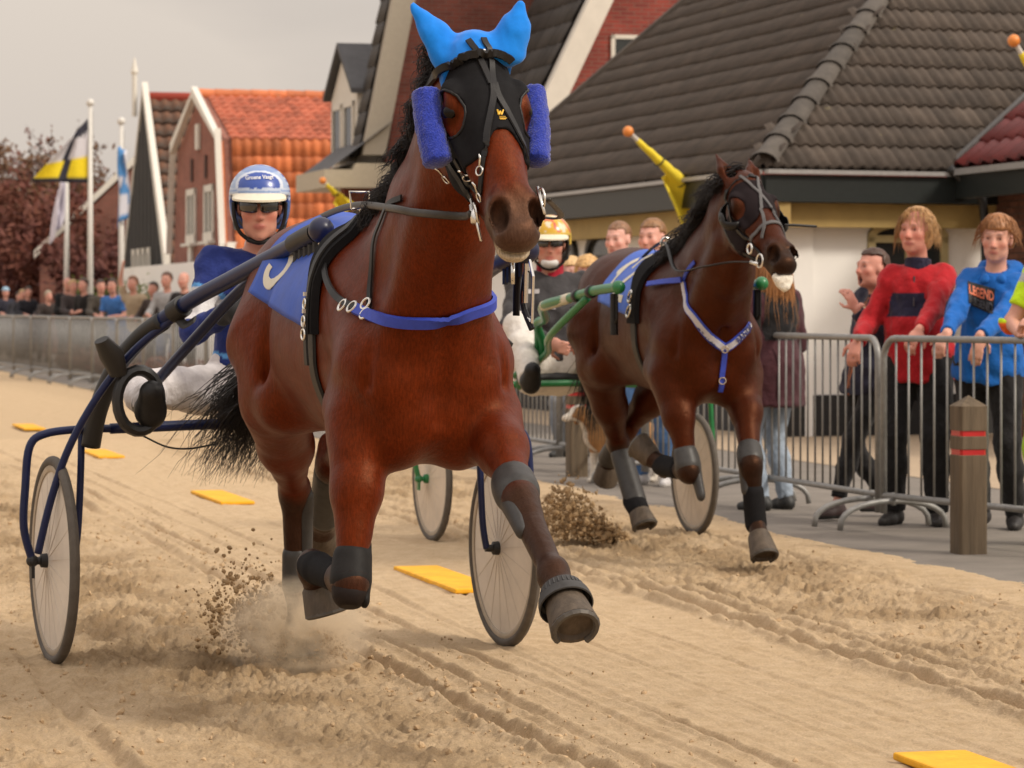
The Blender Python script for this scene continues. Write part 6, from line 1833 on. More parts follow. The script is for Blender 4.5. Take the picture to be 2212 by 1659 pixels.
def helmet(o, p, shell, peak_col, name='helmet', h=.006, grow=1.0):
    s = p.s * grow; f, l, u = p.hax; R = np.stack([f, l, u], 1); P = lambda x, y, z: p.hc + (f * x + l * y + u * z) * s
    F = Field(p.hc - .24, p.hc + .26, h)
    F.ell(P(-.012, 0, .045), A(.138, .118, .118) * s, R, .02); F.ell(P(-.03, 0, -.02), A(.118, .112, .10) * s, R, .03)
    F.ell(P(-.012, 0, .03), A(.122, .100, .104) * s, R, .01, 'cut')
    X, Y, Z = F.ax[0][:, None, None] - p.hc[0], F.ax[1][None, :, None] - p.hc[1], F.ax[2][None, None, :] - p.hc[2]
    x = (X * f[0] + Y * f[1] + Z * f[2]) / s; y = (X * l[0] + Y * l[1] + Z * l[2]) / s; z = (X * u[0] + Y * u[1] + Z * u[2]) / s
    cut = np.maximum(np.minimum(x - .02, .045 - z), -.085 - z) + 0 * y
    F.d = np.maximum(F.d, (cut * s).astype(np.float32))
    V, Q = F.mesh(); V = relax(V, Q, 1, .4)
    d = (V - p.hc) / s; C = shell(d @ f, d @ l, d @ u)
    ho = obj(name, V, Q, mat('helmet_shell', (.5, .5, .5), .28, attr=True, coat=.4), o, True, C)
    m = MB(); n = 16; v = []                     # peak
    for k in range(n + 1):
        an = radians(-62 + 124 * k / n); e = 1 - (abs(k - n / 2) / (n / 2)) ** 2
        for rr, zz, in ((.126, .058), (.126 + .050 * e + .004, .040 - .008 * e), (.126 + .050 * e + .004, .032 - .008 * e), (.124, .044)):
            v.append(P(-.012 + rr * 1.06 * cos(an), rr * .90 * sin(an), zz))
    fc = []
    for k in range(n):
        for j in range(4): fc.append([k * 4 + j, k * 4 + (j + 1) % 4, (k + 1) * 4 + (j + 1) % 4, (k + 1) * 4 + j])
    fc += [[0, 1, 2, 3], [n * 4 + 3, n * 4 + 2, n * 4 + 1, n * 4]]
    m.add(v, fc); m.build('helmet_peak', mat('cream_peak', peak_col, .4, noise=.1), ho, smooth='auto')
    for q in (-1, 1):
        m = MB(); m.tube(catmull([P(.03, .100 * q, .02), P(.038, .096 * q, -.04), P(.045, .075 * q, -.095), P(.050, .03 * q, -.132)], 6), .0085 * s, 8, flat=.6)
        m.tube(catmull([P(-.06, .10 * q, -.05), P(-.02, .094 * q, -.08), P(.03, .080 * q, -.085)], 5), .008 * s, 8, flat=.6); m.build('chin_strap', M_leather(), ho, True)
    m = MB(); m.tube(catmull([P(.048, -.045, -.122), P(.060, 0, -.134), P(.048, .045, -.122)], 6), .010 * s, 8); m.build('chin_strap', M_leather(), ho, True)
    return ho, Skin(V, Q)

def sunglasses(o, p, lens_col=(.006, .006, .008), wrap=True, r=.036):
    s = p.s; f, l, u = p.hax; P = lambda x, y, z: p.hc + (f * x + l * y + u * z) * s
    root = None
    for q in (-1, 1):
        v = []; fc = []; n, mm = 10, 5
        for j in range(mm + 1):
            for i in range(n + 1):
                a_ = i / n; b_ = j / mm * 2 - 1
                yy = .006 + .068 * a_; hgt = r * (.80 + .2 * sin(pi * a_)) * (1 - .25 * a_)
                v.append(P(.116 - .050 * a_ * a_ - .004 * b_ * b_, yy * q, .006 + b_ * hgt * .75))
        for j in range(mm):
            for i in range(n): k = j * (n + 1) + i; fc.append([k, k + 1, k + n + 2, k + n + 1])
        g = obj('sunglasses' if root is None else 'lens', v, fc, mat('dark_lens', lens_col, .06, spec=.8, coat=.5), root or o, True)
        md = g.modifiers.new('solid', 'SOLIDIFY'); md.thickness = .003
        if root is None: root = g
        m = MB(); m.tube([P(.068, .066 * q, .012), P(.03, .085 * q, .014), P(-.02, .088 * q, .008)], .0035 * s, 6); m.build('temple', M_leather(), root, True)
    m = MB(); m.tube(catmull([P(.106, -.014, .018), P(.113, 0, .020), P(.106, .014, .018)], 4), .0035 * s, 6); m.build('bridge', M_leather(), root, True)

def driver_boots(o, p):
    for An, t in ((p.aL, p.toeL), (p.aR, p.toeR)):        # black boots braced against the foot rests
        t = unit(t); F = Field(An - .28, An + .3, .009)
        F.cone(An - A(.07, 0, 0), An + A(.02, 0, -.01), .046, .048, .03); F.cone(An + A(.03, 0, -.02), An + A(.06, 0, .03) + t * .02, .050, .044, .03); F.cone(An + A(.01, 0, -.03), An + A(.03, 0, -.04), .045, .040, .02)
        field_obj('boot', F, mat('black_boot', (.013, .012, .012), .45, spec=.3, noise=.4, nscale=30, bump=.2, bscale=60, bdist=.006), o)

# ---- the driver of the leading horse
def driver1():
    fr = Frame(*SFR1.o[:2], 20.0)
    p = pose(1.66, lean=(-.02, 0), head=(-17, 4, 0), pelvis=fr.P(542, 832, 11.76))
    p.neck = fr.P(566, 538, 11.74); p.up = unit(p.neck - p.pel); p.left = A(0, 1, 0); p.fwd = unit(np.cross(p.left, p.up)); p.left = np.cross(p.up, p.fwd)
    p.shL = p.neck + p.left * .17 - p.up * .065; p.shR = p.neck - p.left * .175 - p.up * .065
    p.hc = fr.P(561, 447, 11.66)
    p.hipL = p.pel + A(0, .10, -.02); p.hipR = p.pel + A(0, -.10, -.02)
    p.wR = fr.P(497, 672, 11.38); p.wL = fr.P(610, 660, 11.42); p.poleR = A(-.5, -.55, -1); p.poleL = A(-.5, .55, -1)
    p.handd = {'R': A(.7, .5, .1), 'L': A(.7, -.5, .1)}; p.curl = {'L': 1.0, 'R': 1.0}
    p.aR = fr.P(322, 876, 11.02); p.aL = A(p.aR[0], -p.aR[1], p.aR[2]); p.kpR = A(0, -1, .15); p.kpL = A(0, 1, .15); p.th = p.shn = .405
    p.toeR = A(.5, -.35, .75); p.toeL = A(.5, .35, .75)
    navy, wht, lbl = np.array((.016, .030, .165)), np.array((.62, .61, .62)), np.array((.10, .30, .62))
    def fn(V, p):
        C = np.tile(navy, (len(V), 1))
        for S, E in ((p.shR, p.eR), (p.shL, p.eL)):
            d = E - S; t = ((V - S) @ d) / (d @ d); r_ = np.linalg.norm(V - S - np.clip(t, 0, 1.2)[:, None] * d, axis=1)
            m = (t > .45) & (t < .92) & (r_ < .09); C[m] = wht
            m = (t > .40) & (t < .45) & (r_ < .09); C[m] = lbl
        h_ = (V - p.pel) @ p.up
        C[(h_ > .10) & (h_ < .115)] = lbl
        return C
    o, p = person('person', 'driver in blue jacket, white trousers and blue helmet on the navy sulky', fr.o, fr.rz, p, (.60, .285, .21), 
                  top=dict(col=navy, fn=fn, loose=.013, hem=-.05, mat='satin', wr=.005, fr=22), bottom=dict(col=(.66, .62, .62), loose=.014, wr=.005, fr=20, mat='breeches'), shoes=None, hair=None, res=.0075, feet=False)
    # white collar
    F = Field(p.neck - .12, p.neck + .14, .007); F.cone(p.neck - A(0, 0, .03), p.neck + A(.01, 0, .045), .072, .062, .01); F.halfspace(p.neck + A(.01, 0, .045), unit(A(-.5, 0, 1)))
    field_obj('collar', F, mat('white_collar', (.7, .69, .68), .8), o)
    driver_boots(o, p)
    for wr, E, sd in ((p.wR, p.eR, 'R'), (p.wL, p.eL, 'L')):   # gloves
        F = Field(wr - .2, wr + .2, .008); d = unit(p.handd[sd]); hand_prims(F, wr, d, A(0, -1 if sd == 'L' else 1, 0) + A(-.2, 0, -.3), p.s * 1.2, 1.0, 1 if sd == 'L' else -1); F.cone(wr - unit(wr - E) * .05, wr + d * .02, .04, .04, .02)
        field_obj('glove', F, mat('black_glove', (.015, .014, .014), .7, noise=.3), o)
    def shell(x, y, z):
        B, Wt = np.array((.022, .065, .33)), np.array((.45, .52, .66)); n = len(x)
        C = np.tile(np.array((.16, .26, .52)), (n, 1))
        e = (y / .085) ** 2 + ((z - .105) / .060) ** 2
        fr_ = x > .02
        C[(np.abs(y) > .0)] = np.array((.20, .30, .55))
        st = ((z * 55 + np.abs(y) * 12) % 1) < .45; C[st & ~fr_] = Wt; C[(~st) & ~fr_] = B
        C[:] = (.30, .39, .58); C[st & ~fr_] = Wt; C[(~st) & ~fr_] = B
        e = (y / .080) ** 2 + ((z - .085) / .050) ** 2
        C[fr_ & (z > .135)] = (.16, .25, .50); C[fr_ & (e < 1.3)] = (.55, .60, .70); C[fr_ & (e < 1)] = B
        C[fr_ & (z < .075)] = Wt; C[fr_ & (z < .066)] = (.20, .30, .55); C[fr_ & (z < .060)] = Wt
        C[(z < .0)] = (.03, .03, .04); C[(z < .02) & ~fr_] = (.05, .12, .36)
        return C
    hel, hsk = helmet(o, p, shell, (.72, .66, .52))
    sunglasses(o, p)
    v, f, asp = text_mesh('Groene Vaagt', 1, .012)
    decal('helmet_lettering', fr, hsk, ((531, 380), (590, 378), (590, 389), (531, 392)), v, f, mat('white_print', (.8, .8, .8), .5), hel, .003)
    v, f, asp = text_mesh('eo', 1, .02)
    decal('chest_lettering', fr, p.top_skin, ((532, 599), (547, 597), (547, 612), (532, 615)), v, f, mat('white_print', (.8, .8, .8), .5), p.top_obj, .006)
    return o, p
# ------------------------------------------------------------------ the second horse, sulky and driver
FR2 = Frame(.770, 15.78, 15.5)
p2 = FR2.P
H2 = head_frame(p2(1614, 376, 14.58), p2(1712, 556, 14.14), 0.17)
LEG2 = {
    'LF': dict(up=A(.56, .185, .93), jn=p2(1622, 1003, 14.95), fet=p2(1632, 1122, 14.95), cor=p2(1640, 1158, 14.90), toe=p2(1650, 1203, 14.84)),
    'RF': dict(up=A(.58, -.185, .93), jn=p2(1488, 1018, 15.0), fet=p2(1434, 1006, 15.27), cor=p2(1408, 990, 15.33), toe=p2(1380, 968, 15.38)),
    'RH': dict(up=A(-.48, -.20, .94), jn=p2(1336, 962, 16.55), fet=p2(1370, 1074, 16.40), cor=p2(1380, 1102, 16.34), toe=p2(1391, 1136, 16.30)),
    'LH': dict(up=A(-.46, .20, .94), jn=p2(1352, 930, 16.62), fet=p2(1318, 985, 16.85), cor=p2(1312, 1006, 16.90), toe=p2(1306, 1032, 16.95)),
}
def dress_horse2():
    ho, V, Q = horse_body('racing_horse', dict(f=FR2), H2, LEG2, (.036, .0064, .0022), (.012, .008, .0065), True, .0105)
    tag(ho, 'dark bay racing horse with black mask and V-shaped breastplate, in front of the barriers', 'horse')
    sk = Skin(V, Q); hf = H2; X = lambda px, py: hit(FR2, sk, px, py)
    lea, st = M_leather(), M_steel()
    royal2 = mat('royal_blue_webbing', (.025, .055, .42), .55); cream = mat('cream_applique', (.66, .61, .50), .7)
    clothm = mat('bright_blue_number_cloth', (.03, .11, .52), .5, noise=.2, nscale=6, bump=.3, bscale=7, bdist=.01)
    grey = mat('grey_strap', (.10, .095, .095), .6, spec=.25, noise=.2)
    for g in LEG2.values(): make_hoof(ho, g['cor'], g['toe'], A(0, 1, 0))
    for q in (-1, 1):
        MB().sphere(HP(hf, .184, -.068, .0985 * q), .0245, 14, 10).build('eye', mat('dark_horse_eye', (.012, .006, .004), .08), ho, True)
    F = head_box(hf, .008); head_prims(F, hf, False); F.d -= .007
    a, f, l = head_coords(F, hf); al = np.abs(l)
    reg = np.maximum(a - (.262 + .05 * smooth01((al - .012) / .05) + .3 * np.maximum(-.10 - f, 0)), .030 - a)
    reg = np.maximum(reg, -.235 - f); F.d = np.maximum(F.d, (reg * hf['s']).astype(np.float32))
    for q in (-1, 1): F.ell(HP(hf, .190, -.066, .118 * q), A(.058, .050, .060) * hf['s'], HR(hf), .004, 'cut')
    hood, HV, HQ = field_obj('face_hood', F, mat('maroon_black_lycra', (.013, .008, .009), .8, spec=.12, noise=.2), ho, 2)
    allsk = Skin(np.concatenate([V, HV]), np.concatenate([Q, HQ + len(V)])); XA = lambda px, py: hit(FR2, allsk, px, py)
    def hs(name, pts, width, m=lea, th=.005, lift=.003):
        strap(allsk, [Vector(HP(hf, *p)) for p in pts], width, th, 8, lift).build(name, m, ho, smooth='auto')
    hs('browband', [(.05, -.12, -.10), (.035, -.05, -.08), (.03, .0, -.03), (.03, .0, .03), (.035, -.05, .08), (.05, -.12, .10)], .022)
    hs('overcheck_strap', [(.02, .0, .045), (.10, .02, .02), (.17, .02, -.0), (.26, .02, -.028), (.36, .0, -.05), (.42, -.05, -.07)], .016, grey)
    hs('overcheck_strap', [(.02, .0, -.045), (.10, .02, -.02), (.17, .02, .0), (.26, .02, .028), (.36, .0, .05), (.42, -.05, .07)], .016, grey)
    hs('noseband', [(.36, -.14, -.06), (.365, -.06, -.075), (.365, .0, -.03), (.365, .0, .03), (.365, -.06, .075), (.36, -.14, .06)], .020, grey)
    hs('cheek_strap', [(.06, -.12, -.10), (.20, -.14, -.11), (.34, -.13, -.085), (.47, -.12, -.065)], .018)
    hs('jaw_strap', [(.10, -.22, -.08), (.24, -.23, -.08), (.38, -.19, -.06), (.48, -.14, -.06)], .016)
    for q in (-1, 1):      # eye cups standing off the cheeks
        v = []; fc = []; n, m_ = 14, 7; c = Vector(HP(hf, .205, -.115, .118 * q)); aa, ff, ll = [Vector(hf[k]) for k in 'afl']
        for j in range(m_ + 1):
            for i in range(n):
                th = pi * .5 * j / m_; an = 2 * pi * i / n; rr = .070 * sin(th)
                v.append(c + aa * rr * 1.1 * cos(an) + ff * rr * .75 * sin(an) + ll * q * (.052 * cos(th) * 1) + ff * .02 * (1 - cos(th)))
        for j in range(m_):
            for i in range(n):
                an = 2 * pi * (i + .5) / n
                if sin(an) > .35 and j > 1: continue       # open in front
                fc.append([j * n + i, j * n + (i + 1) % n, (j + 1) * n + (i + 1) % n, (j + 1) * n + i])
        o = obj('eye_cup', v, fc, lea, ho, True); md = o.modifiers.new('solid', 'SOLIDIFY'); md.thickness = .004
    m = MB(); b = Vector(HP(hf, .50, -.12, -.078)); m.torus(b, hf['l'], .030, .005, 20, 7); m.tube([b + Vector(hf['f']) * -.02, b + Vector((-.06, -.02, -.005))], .010, 7); m.build('bit', st, ho, True)
    m = MB(); m.torus(Vector(HP(hf, .40, -.13, -.088)), hf['l'], .022, .006, 18, 7); m.build('bit', st, ho, True)
    F = Field(HP(hf, .62, -.10) - .12, HP(hf, .62, -.10) + .12, .007)      # foam at the mouth
    for q in (-1, 0, 1): F.ell(HP(hf, .612, -.118 - .01 * abs(q), .030 * q), A(.028, .020, .022) * hf['s'], HR(hf), .02)
    F.ell(HP(hf, .640, -.150, 0), A(.024, .020, .034) * hf['s'], HR(hf), .02); F.wrinkle(.004, 90, 2)
    field_obj('mouth_foam', F, mat('white_foam', (.72, .67, .58), .7, noise=.25, nscale=60, bump=.8, bscale=70, bdist=.01), ho)
    # mane streaming to the right side
    r = random.Random(9); cur = []
    poll = Vector(hf['o'] - hf['f'] * .05); wit = Vector((.28, 0, 1.50)); crest = catmull([poll, (poll + wit) / 2 + Vector((.03, 0, .02)), wit], 30)
    for c_ in range(80):
        t = .02 + .9 * r.random(); q, nn = sk.near(crest[int(t * (len(crest) - 1))] + Vector((0, r.uniform(-.05, .01), .03)))
        Ln = r.uniform(.08, .17) + .09 * t; d = Vector((r.uniform(-.8, -.2), -.75, r.uniform(-.2, .25))).normalized(); gd = [q]; ph = r.uniform(0, 6.28); w_ = r.uniform(.004, .012)
        for k in range(1, 9):
            d = (d + Vector((-.05, .02, -.13))).normalized(); gd.append(gd[-1] + d * Ln / 8 + Vector((0, w_ * cos(k * 1.2 + ph), w_ * sin(k * 1.1 + ph))))
        for j in range(9):
            sp = Vector((r.gauss(0, .012), r.gauss(0, .010), r.gauss(0, .012)))
            cur.append([g_ + sp * (1 - .3 * k / 8) + Vector((r.uniform(-1, 1), r.uniform(-1, 1), r.uniform(-1, 1))) * .0025 * k for k, g_ in enumerate(gd)])
    strands('mane', cur, .0042, M_hair(), ho)
    cur = []
    for i in range(320):
        p = Vector((-.84, r.uniform(-.03, .03), 1.28 + r.uniform(-.05, .05))); tg = Vector((-1.15 + r.gauss(0, .05), -.05 + r.gauss(0, .06), .62 + r.uniform(-.12, .25)))
        cur.append([p * (1 - t) ** 2 + Vector((-1.15, -.02, 1.15)) * 2 * t * (1 - t) + tg * t * t + Vector((r.uniform(-.008, .008), r.uniform(-.008, .008), 0)) for t in [k / 9 for k in range(10)]])
    strands('tail', cur, .0045, M_hair(), ho)
    nc, csk = number_cloth(sk, ho, -.32, .24, 60, 74, clothm)
    def cp(x, th):
        d = Vector((0, -sin(radians(th)), cos(radians(th)))); q, n_ = csk.cast(Vector((x, 0, 1.12)) + d * 1.2, -d); return q
    for st_ in ([(-.15, 16), (-.20, 26), (-.19, 54)], [(-.25, 32), (-.20, 24)], [(-.09, 26), (-.05, 16), (.03, 15), (.075, 24), (.05, 34), (-.03, 44), (-.08, 53)], [(-.08, 54), (.0, 57), (.09, 58)]):
        P = [q for q in [cp(*p) for p in st_] if q is not None]
        if len(P) > 1: stroke(csk, P, .038).build('number_figure', cream, nc)
    strap(sk, ring_pts(sk, .27, 80, -80, 16), .11, .022, 4, .004).build('saddle_pad', M_neoprene(), ho, smooth='auto')
    strap(sk, ring_pts(sk, .26, -70, -290, 22), .060, .008, 3, .003).build('girth', lea, ho, smooth='auto')
    m = MB()
    for th in (-55, -68):
        q, n_ = sk.near(ring_pts(sk, .27, th, th - 1, 1)[0]); m.torus(q + n_ * .04, n_, .022, .005, 16, 6, 1.5)
    m.build('buckle', st, ho)
    # V breastplate with lettering, and its straps
    vm = mat('white_blue_webbing', (.50, .50, .56), .6, noise=.15)
    L = [p for p in [X(*p) for p in ((1478, 608), (1483, 640), (1497, 680), (1520, 712), (1545, 738), (1565, 752))] if p is not None]
    Rr = [p for p in [X(*p) for p in ((1628, 676), (1618, 700), (1600, 725), (1582, 742), (1567, 752))] if p is not None]
    for P, txt, px4 in ((L, 'GEWKS', ((1508, 704), (1545, 745), (1534, 752), (1497, 712))), (Rr, 'BANDO', ((1588, 732), (1622, 694), (1630, 704), (1596, 743)))):
        o = strap(sk, P, .046, .006, 8, .004).build('breastplate', royal2, ho, smooth='auto')
        strap(sk, P, .032, .007, 8, .006).build('breastplate_band', vm, o, smooth='auto')
        bs = Skin(np.array([list(v.co) for v in o.data.vertices]), np.array([list(q.vertices) for q in o.data.polygons if len(q.vertices) == 4]))
        v2, f2, asp = text_mesh(txt, 1, .03)
        try: decal('breastplate_lettering', FR2, bs, px4, v2, f2, mat('navy_print', (.02, .03, .16), .6), o, .006)
        except Exception as e: print('decal', e)
    P = [p for p in [X(*p) for p in ((1566, 752), (1564, 780), (1560, 810), (1556, 845), (1552, 880))] if p is not None]
    strap(sk, P, .026, .005, 8, .004).build('breastplate_strap', royal2, ho, smooth='auto')
    P = [p for p in [X(*p) for p in ((1405, 618), (1435, 612), (1460, 607), (1480, 603))] if p is not None]
    if len(P) > 1: strap(sk, P, .028, .006, 8, .02).build('breastplate_strap', royal2, ho, smooth='auto')
    P = [p for p in [X(*p) for p in ((1478, 606), (1484, 590), (1494, 575), (1502, 566))] if p is not None]
    if len(P) > 1: strap(sk, P, .022, .005, 8, .004).build('neck_strap', royal2, ho, smooth='auto')
    for p in ((1566, 753), (1560, 822)):
        q = X(*p)
        if q is not None: n_ = sk.near(q)[1]; m = MB(); m.torus(q + n_ * .012, n_, .016, .0035, 14, 6); m.build('ring', st, ho)
    eye = Vector(FR2.L((0, 0, EYE)))
    def front(px_, py_, off):
        q = X(px_, py_)
        return Vector(p2(px_, py_, 15.2)) if q is None else q + (eye - q).normalized() * off
    m = MB(); m.tube(catmull([b + Vector((-.06, -.02, -.005)), front(1580, 566, .10), front(1520, 576, .08), front(1460, 583, .08), Vector((.27, -.12, 1.56)), Vector(p2(1350, 594, 16.3)), Vector(p2(1290, 630, 16.8)), Vector(p2(1235, 665, 17.3))], 7), .011, 6, flat=.4, side=Vector((0, 0, 1)))
    m.build('rein', lea, ho, True)
    m = MB(); tt = Vector((.27, -.10, 1.555)); m.torus(tt, (1, 0, 0), .026, .006, 18, 7); m.build('terret', st, ho, True)
    m = MB(); e0 = Vector(HP(hf, .30, -.06, .10)); m.tube(catmull([e0, e0 + Vector((0, .06, .0)), e0 + Vector((-.01, .16, -.005))], 5), .006, 6); m.build('blinker_rod', lea, ho, True)
    for k in ('LF', 'RF'):
        g = LEG2[k]; d1, d2 = unit(g['jn'] - g['up']), unit(g['fet'] - g['jn']); inn = A(0, -1 if k == 'LF' else 1, 0)
        boot_shell(ho, 'knee_boot', [(g['jn'] - d1 * .085, g['jn'] - d1 * .03, .058, .062), (g['jn'] - d1 * .06 + inn * .03, g['jn'] + (d2 if k == 'LF' else d1) * .12 + inn * .036, .044, .030, (0, 1, 0), .7)], M_boot(), h=.008)
        boot_shell(ho, 'shin_boot', [(g['jn'] + d2 * .13, g['fet'] + d2 * .02, .050, .052)], M_neoprene(), h=.008)
    for k in ('RH', 'LH'):
        g = LEG2[k]; d2 = unit(g['fet'] - g['jn'])
        boot_shell(ho, 'shin_boot', [(g['jn'] + d2 * .06, g['fet'] + d2 * .02, .056, .058)], M_boot(), h=.008)
    g = LEG2['RH']; boot_shell(ho, 'fetlock_boot', [(g['fet'] - A(0, 0, .02), g['cor'], .060, .055)], M_neoprene(), h=.008)
    return ho

def sulky2():
    fr = Frame(.285, 17.2, 18.0)
    grn = mat('green_tube_paint', (.010, .16, .045), .35, noise=.2, nscale=25, coat=.3)
    blk = mat('black_plastic', (.014, .013, .013), .5); disc = mat('beige_spoked_disc', (.63, .53, .42), .5, noise=.12, nscale=9)
    wht = mat('white_tape', (.62, .56, .44), .6, noise=.15)
    root, tube, zb = make_sulky('sulky', fr, .745, .335, grn, grn, None, None, None, 'green sulky with beige disc wheels behind the black-masked horse', disc)
    p = lambda px, py, Y: Vector(fr.P(px, py, Y))
    h2 = lambda x, y, z: Vector(fr.L(FR2.Wd(A(x, y, z))))      # points given in the horse's own frame, beside its flank
    sh = [p(1120, 830, 17.05), p(1172, 760, 16.85), p(1160, 702, 16.75), p(1178, 688, 16.6), h2(-.62, -.46, 1.25), h2(-.25, -.43, 1.29), h2(.08, -.40, 1.325), h2(.36, -.37, 1.34)]
    low = [p(1112, 812, 17.0), p(1180, 765, 16.75), h2(-.50, -.46, 1.10), h2(-.02, -.41, 1.29)]
    tipR = Vector(fr.L(FR2.Wd(A(.30, .38, 1.36))))
    def leftify(Ls):
        M = [Vector((v.x, -v.y, v.z)) for v in Ls]; d = tipR - Vector((sh[-1].x, -sh[-1].y, sh[-1].z)); x0, x1 = sh[0].x, sh[-1].x
        return [v + d * max(0, (v.x - x0) / (x1 - x0)) for v in M]
    for tr in (lambda Ls: Ls, leftify):
        S = tr(sh); tube('shaft', S, .024); tube('shaft_strut', tr(low), .019)
        tube('shaft_tape', [S[4], S[5]], .0262, wht)
        tube('shaft_brace', [S[2] + Vector((0, 0, 0)), S[1].lerp(S[0], .3), S[0] + Vector((0, 0, -.02))], .016)
        mb = MB(); mb.sphere(S[-1], .034, 14, 10); mb.build('shaft_end_cap', grn, root, True)
        for t in (.3, .85):
            c = S[5].lerp(S[6], t); d = (S[6] - S[5]).normalized(); mb = MB(); mb.tube([c - d * .018, c + d * .018], .032, 12); mb.build('clamp_strap', blk, root, True)
        c = S[-1] + Vector((-.06, 0, -.03)); mb = MB(); mb.tube([c, c + Vector((0, 0, -.20))], .020, 10); mb.tube([c + Vector((.04, 0, 0)), c + Vector((.04, 0, -.12)), c + Vector((.0, 0, -.16))], .007, 6); mb.build('quick_hitch', M_leather(), root)
    F = Field((-.55, -.28, .74), (.05, .28, 1.12), .014)
    F.cone((-.18, -.14, .86), (-.18, .14, .86), .05, .05, .03, (1, 0, 0), 2.2); F.cone((-.34, -.13, .98), (-.34, .13, .98), .05, .05, .04, (0, 0, 1), 2.0)
    field_obj('seat', F, blk, root)
    tube('seat_rail', [(0, -.18, zb), (-.12, -.15, zb), (-.3, -.13, .86)], .013); tube('seat_rail', [(0, .18, zb), (-.12, .15, zb), (-.3, .13, .86)], .013)
    return root, fr

def driver2():
    fr = Frame(*SFR2.o[:2], 18.0)
    p = pose(1.74, head=(-20, 2, 0), pelvis=fr.P(1190, 800, 17.42))
    p.neck = fr.P(1188, 590, 17.48); p.up = unit(p.neck - p.pel); p.left = A(0, 1, 0); p.fwd = unit(np.cross(p.left, p.up)); p.left = np.cross(p.up, p.fwd)
    p.shL = p.neck + p.left * .19 - p.up * .06; p.shR = p.neck - p.left * .19 - p.up * .06
    p.hc = fr.P(1188, 528, 17.42)
    p.hipL = p.pel + A(0, .10, -.02); p.hipR = p.pel + A(0, -.10, -.02)
    p.wR = p.pel + A(.32, -.12, .16); p.wL = p.pel + A(.32, .10, .16); p.poleR = A(-.4, -1, -.5); p.poleL = A(-.4, 1, -.5); p.curl = {'L': 1.0, 'R': 1.0}
    p.aR = p.pel + A(.62, -.33, -.03); p.aL = p.pel + A(.62, .33, -.03); p.kpR = A(.1, -.3, 1); p.kpL = A(.1, .3, 1)
    p.toeR = A(.5, -.2, .75); p.toeL = A(.5, .2, .75)
    gr, red = np.array((.048, .045, .048)), np.array((.36, .012, .03))
    def fn(V, p):
        C = np.tile(gr, (len(V), 1)); h_ = (V - p.pel) @ p.up; sd = np.abs((V - p.pel) @ p.left)
        C[h_ < .03] = red; C[(sd > .155) & (h_ > .12) & (h_ < .22)] = red
        return C
    o, p = person('person', 'driver in dark grey jacket, white trousers and yellow helmet on the green sulky', fr.o, fr.rz, p, (.56, .27, .20),
                  top=dict(col=gr, fn=fn, loose=.024, hem=-.05, collar=.07, collar_col=red, mat='nylon', wr=.006, fr=18), bottom=dict(col=(.66, .62, .57), loose=.022, wr=.006, fr=18, mat='breeches'), shoes=None, res=.010, feet=False)
    driver_boots(o, p)
    def shell(x, y, z):
        C = np.tile(np.array((.62, .36, .012)), (len(x), 1)); n = fbm(x * 30 + 5, y * 30 + z * 20, 8, 2)
        C[n > .62] = (.55, .10, .05); C[n < .36] = (.70, .62, .45); C[z < .066] = (.62, .42, .06); C[z < .0] = (.03, .03, .03)
        return C
    hel, hsk = helmet(o, p, shell, (.70, .63, .50), h=.008)
    sunglasses(o, p, (.02, .008, .02), r=.027)
    f, l, u = p.hax; F = Field(p.hc - .2, p.hc + .2, .008); F.ell(p.hc + f * .062 - u * .098, (.045, .05, .032), np.stack([f, l, u], 1), .01); F.ell(p.hc + f * .105 - u * .070, (.03, .05, .016), np.stack([f, l, u], 1), .01, 'cut')
    field_obj('chin_cup', F, mat('white_chin_cup', (.62, .60, .58), .6, noise=.2, nscale=40), o)
    for q, (a, b) in ((1, ((1135, 625), (1165, 635))), (2, ((1180, 660), (1200, 668)))):
        v2, f2 = grid2(6, 2)
        decal('chest_print', fr, p.top_skin, ((a[0], a[1]), (b[0], a[1]), (b[0], b[1]), (a[0], b[1])), v2, f2, mat('pale_print', (.45, .42, .42), .6, noise=.5, nscale=80), p.top_obj, .006)
    return o, p
# ------------------------------------------------------------------ put the teams on the track
H1OBJ = dress_horse1()
SUL1, SFR1 = sulky1()
DRV1, DP1 = driver1()
H2OBJ = dress_horse2()
SUL2, SFR2 = sulky2()
DRV2, DP2 = driver2()
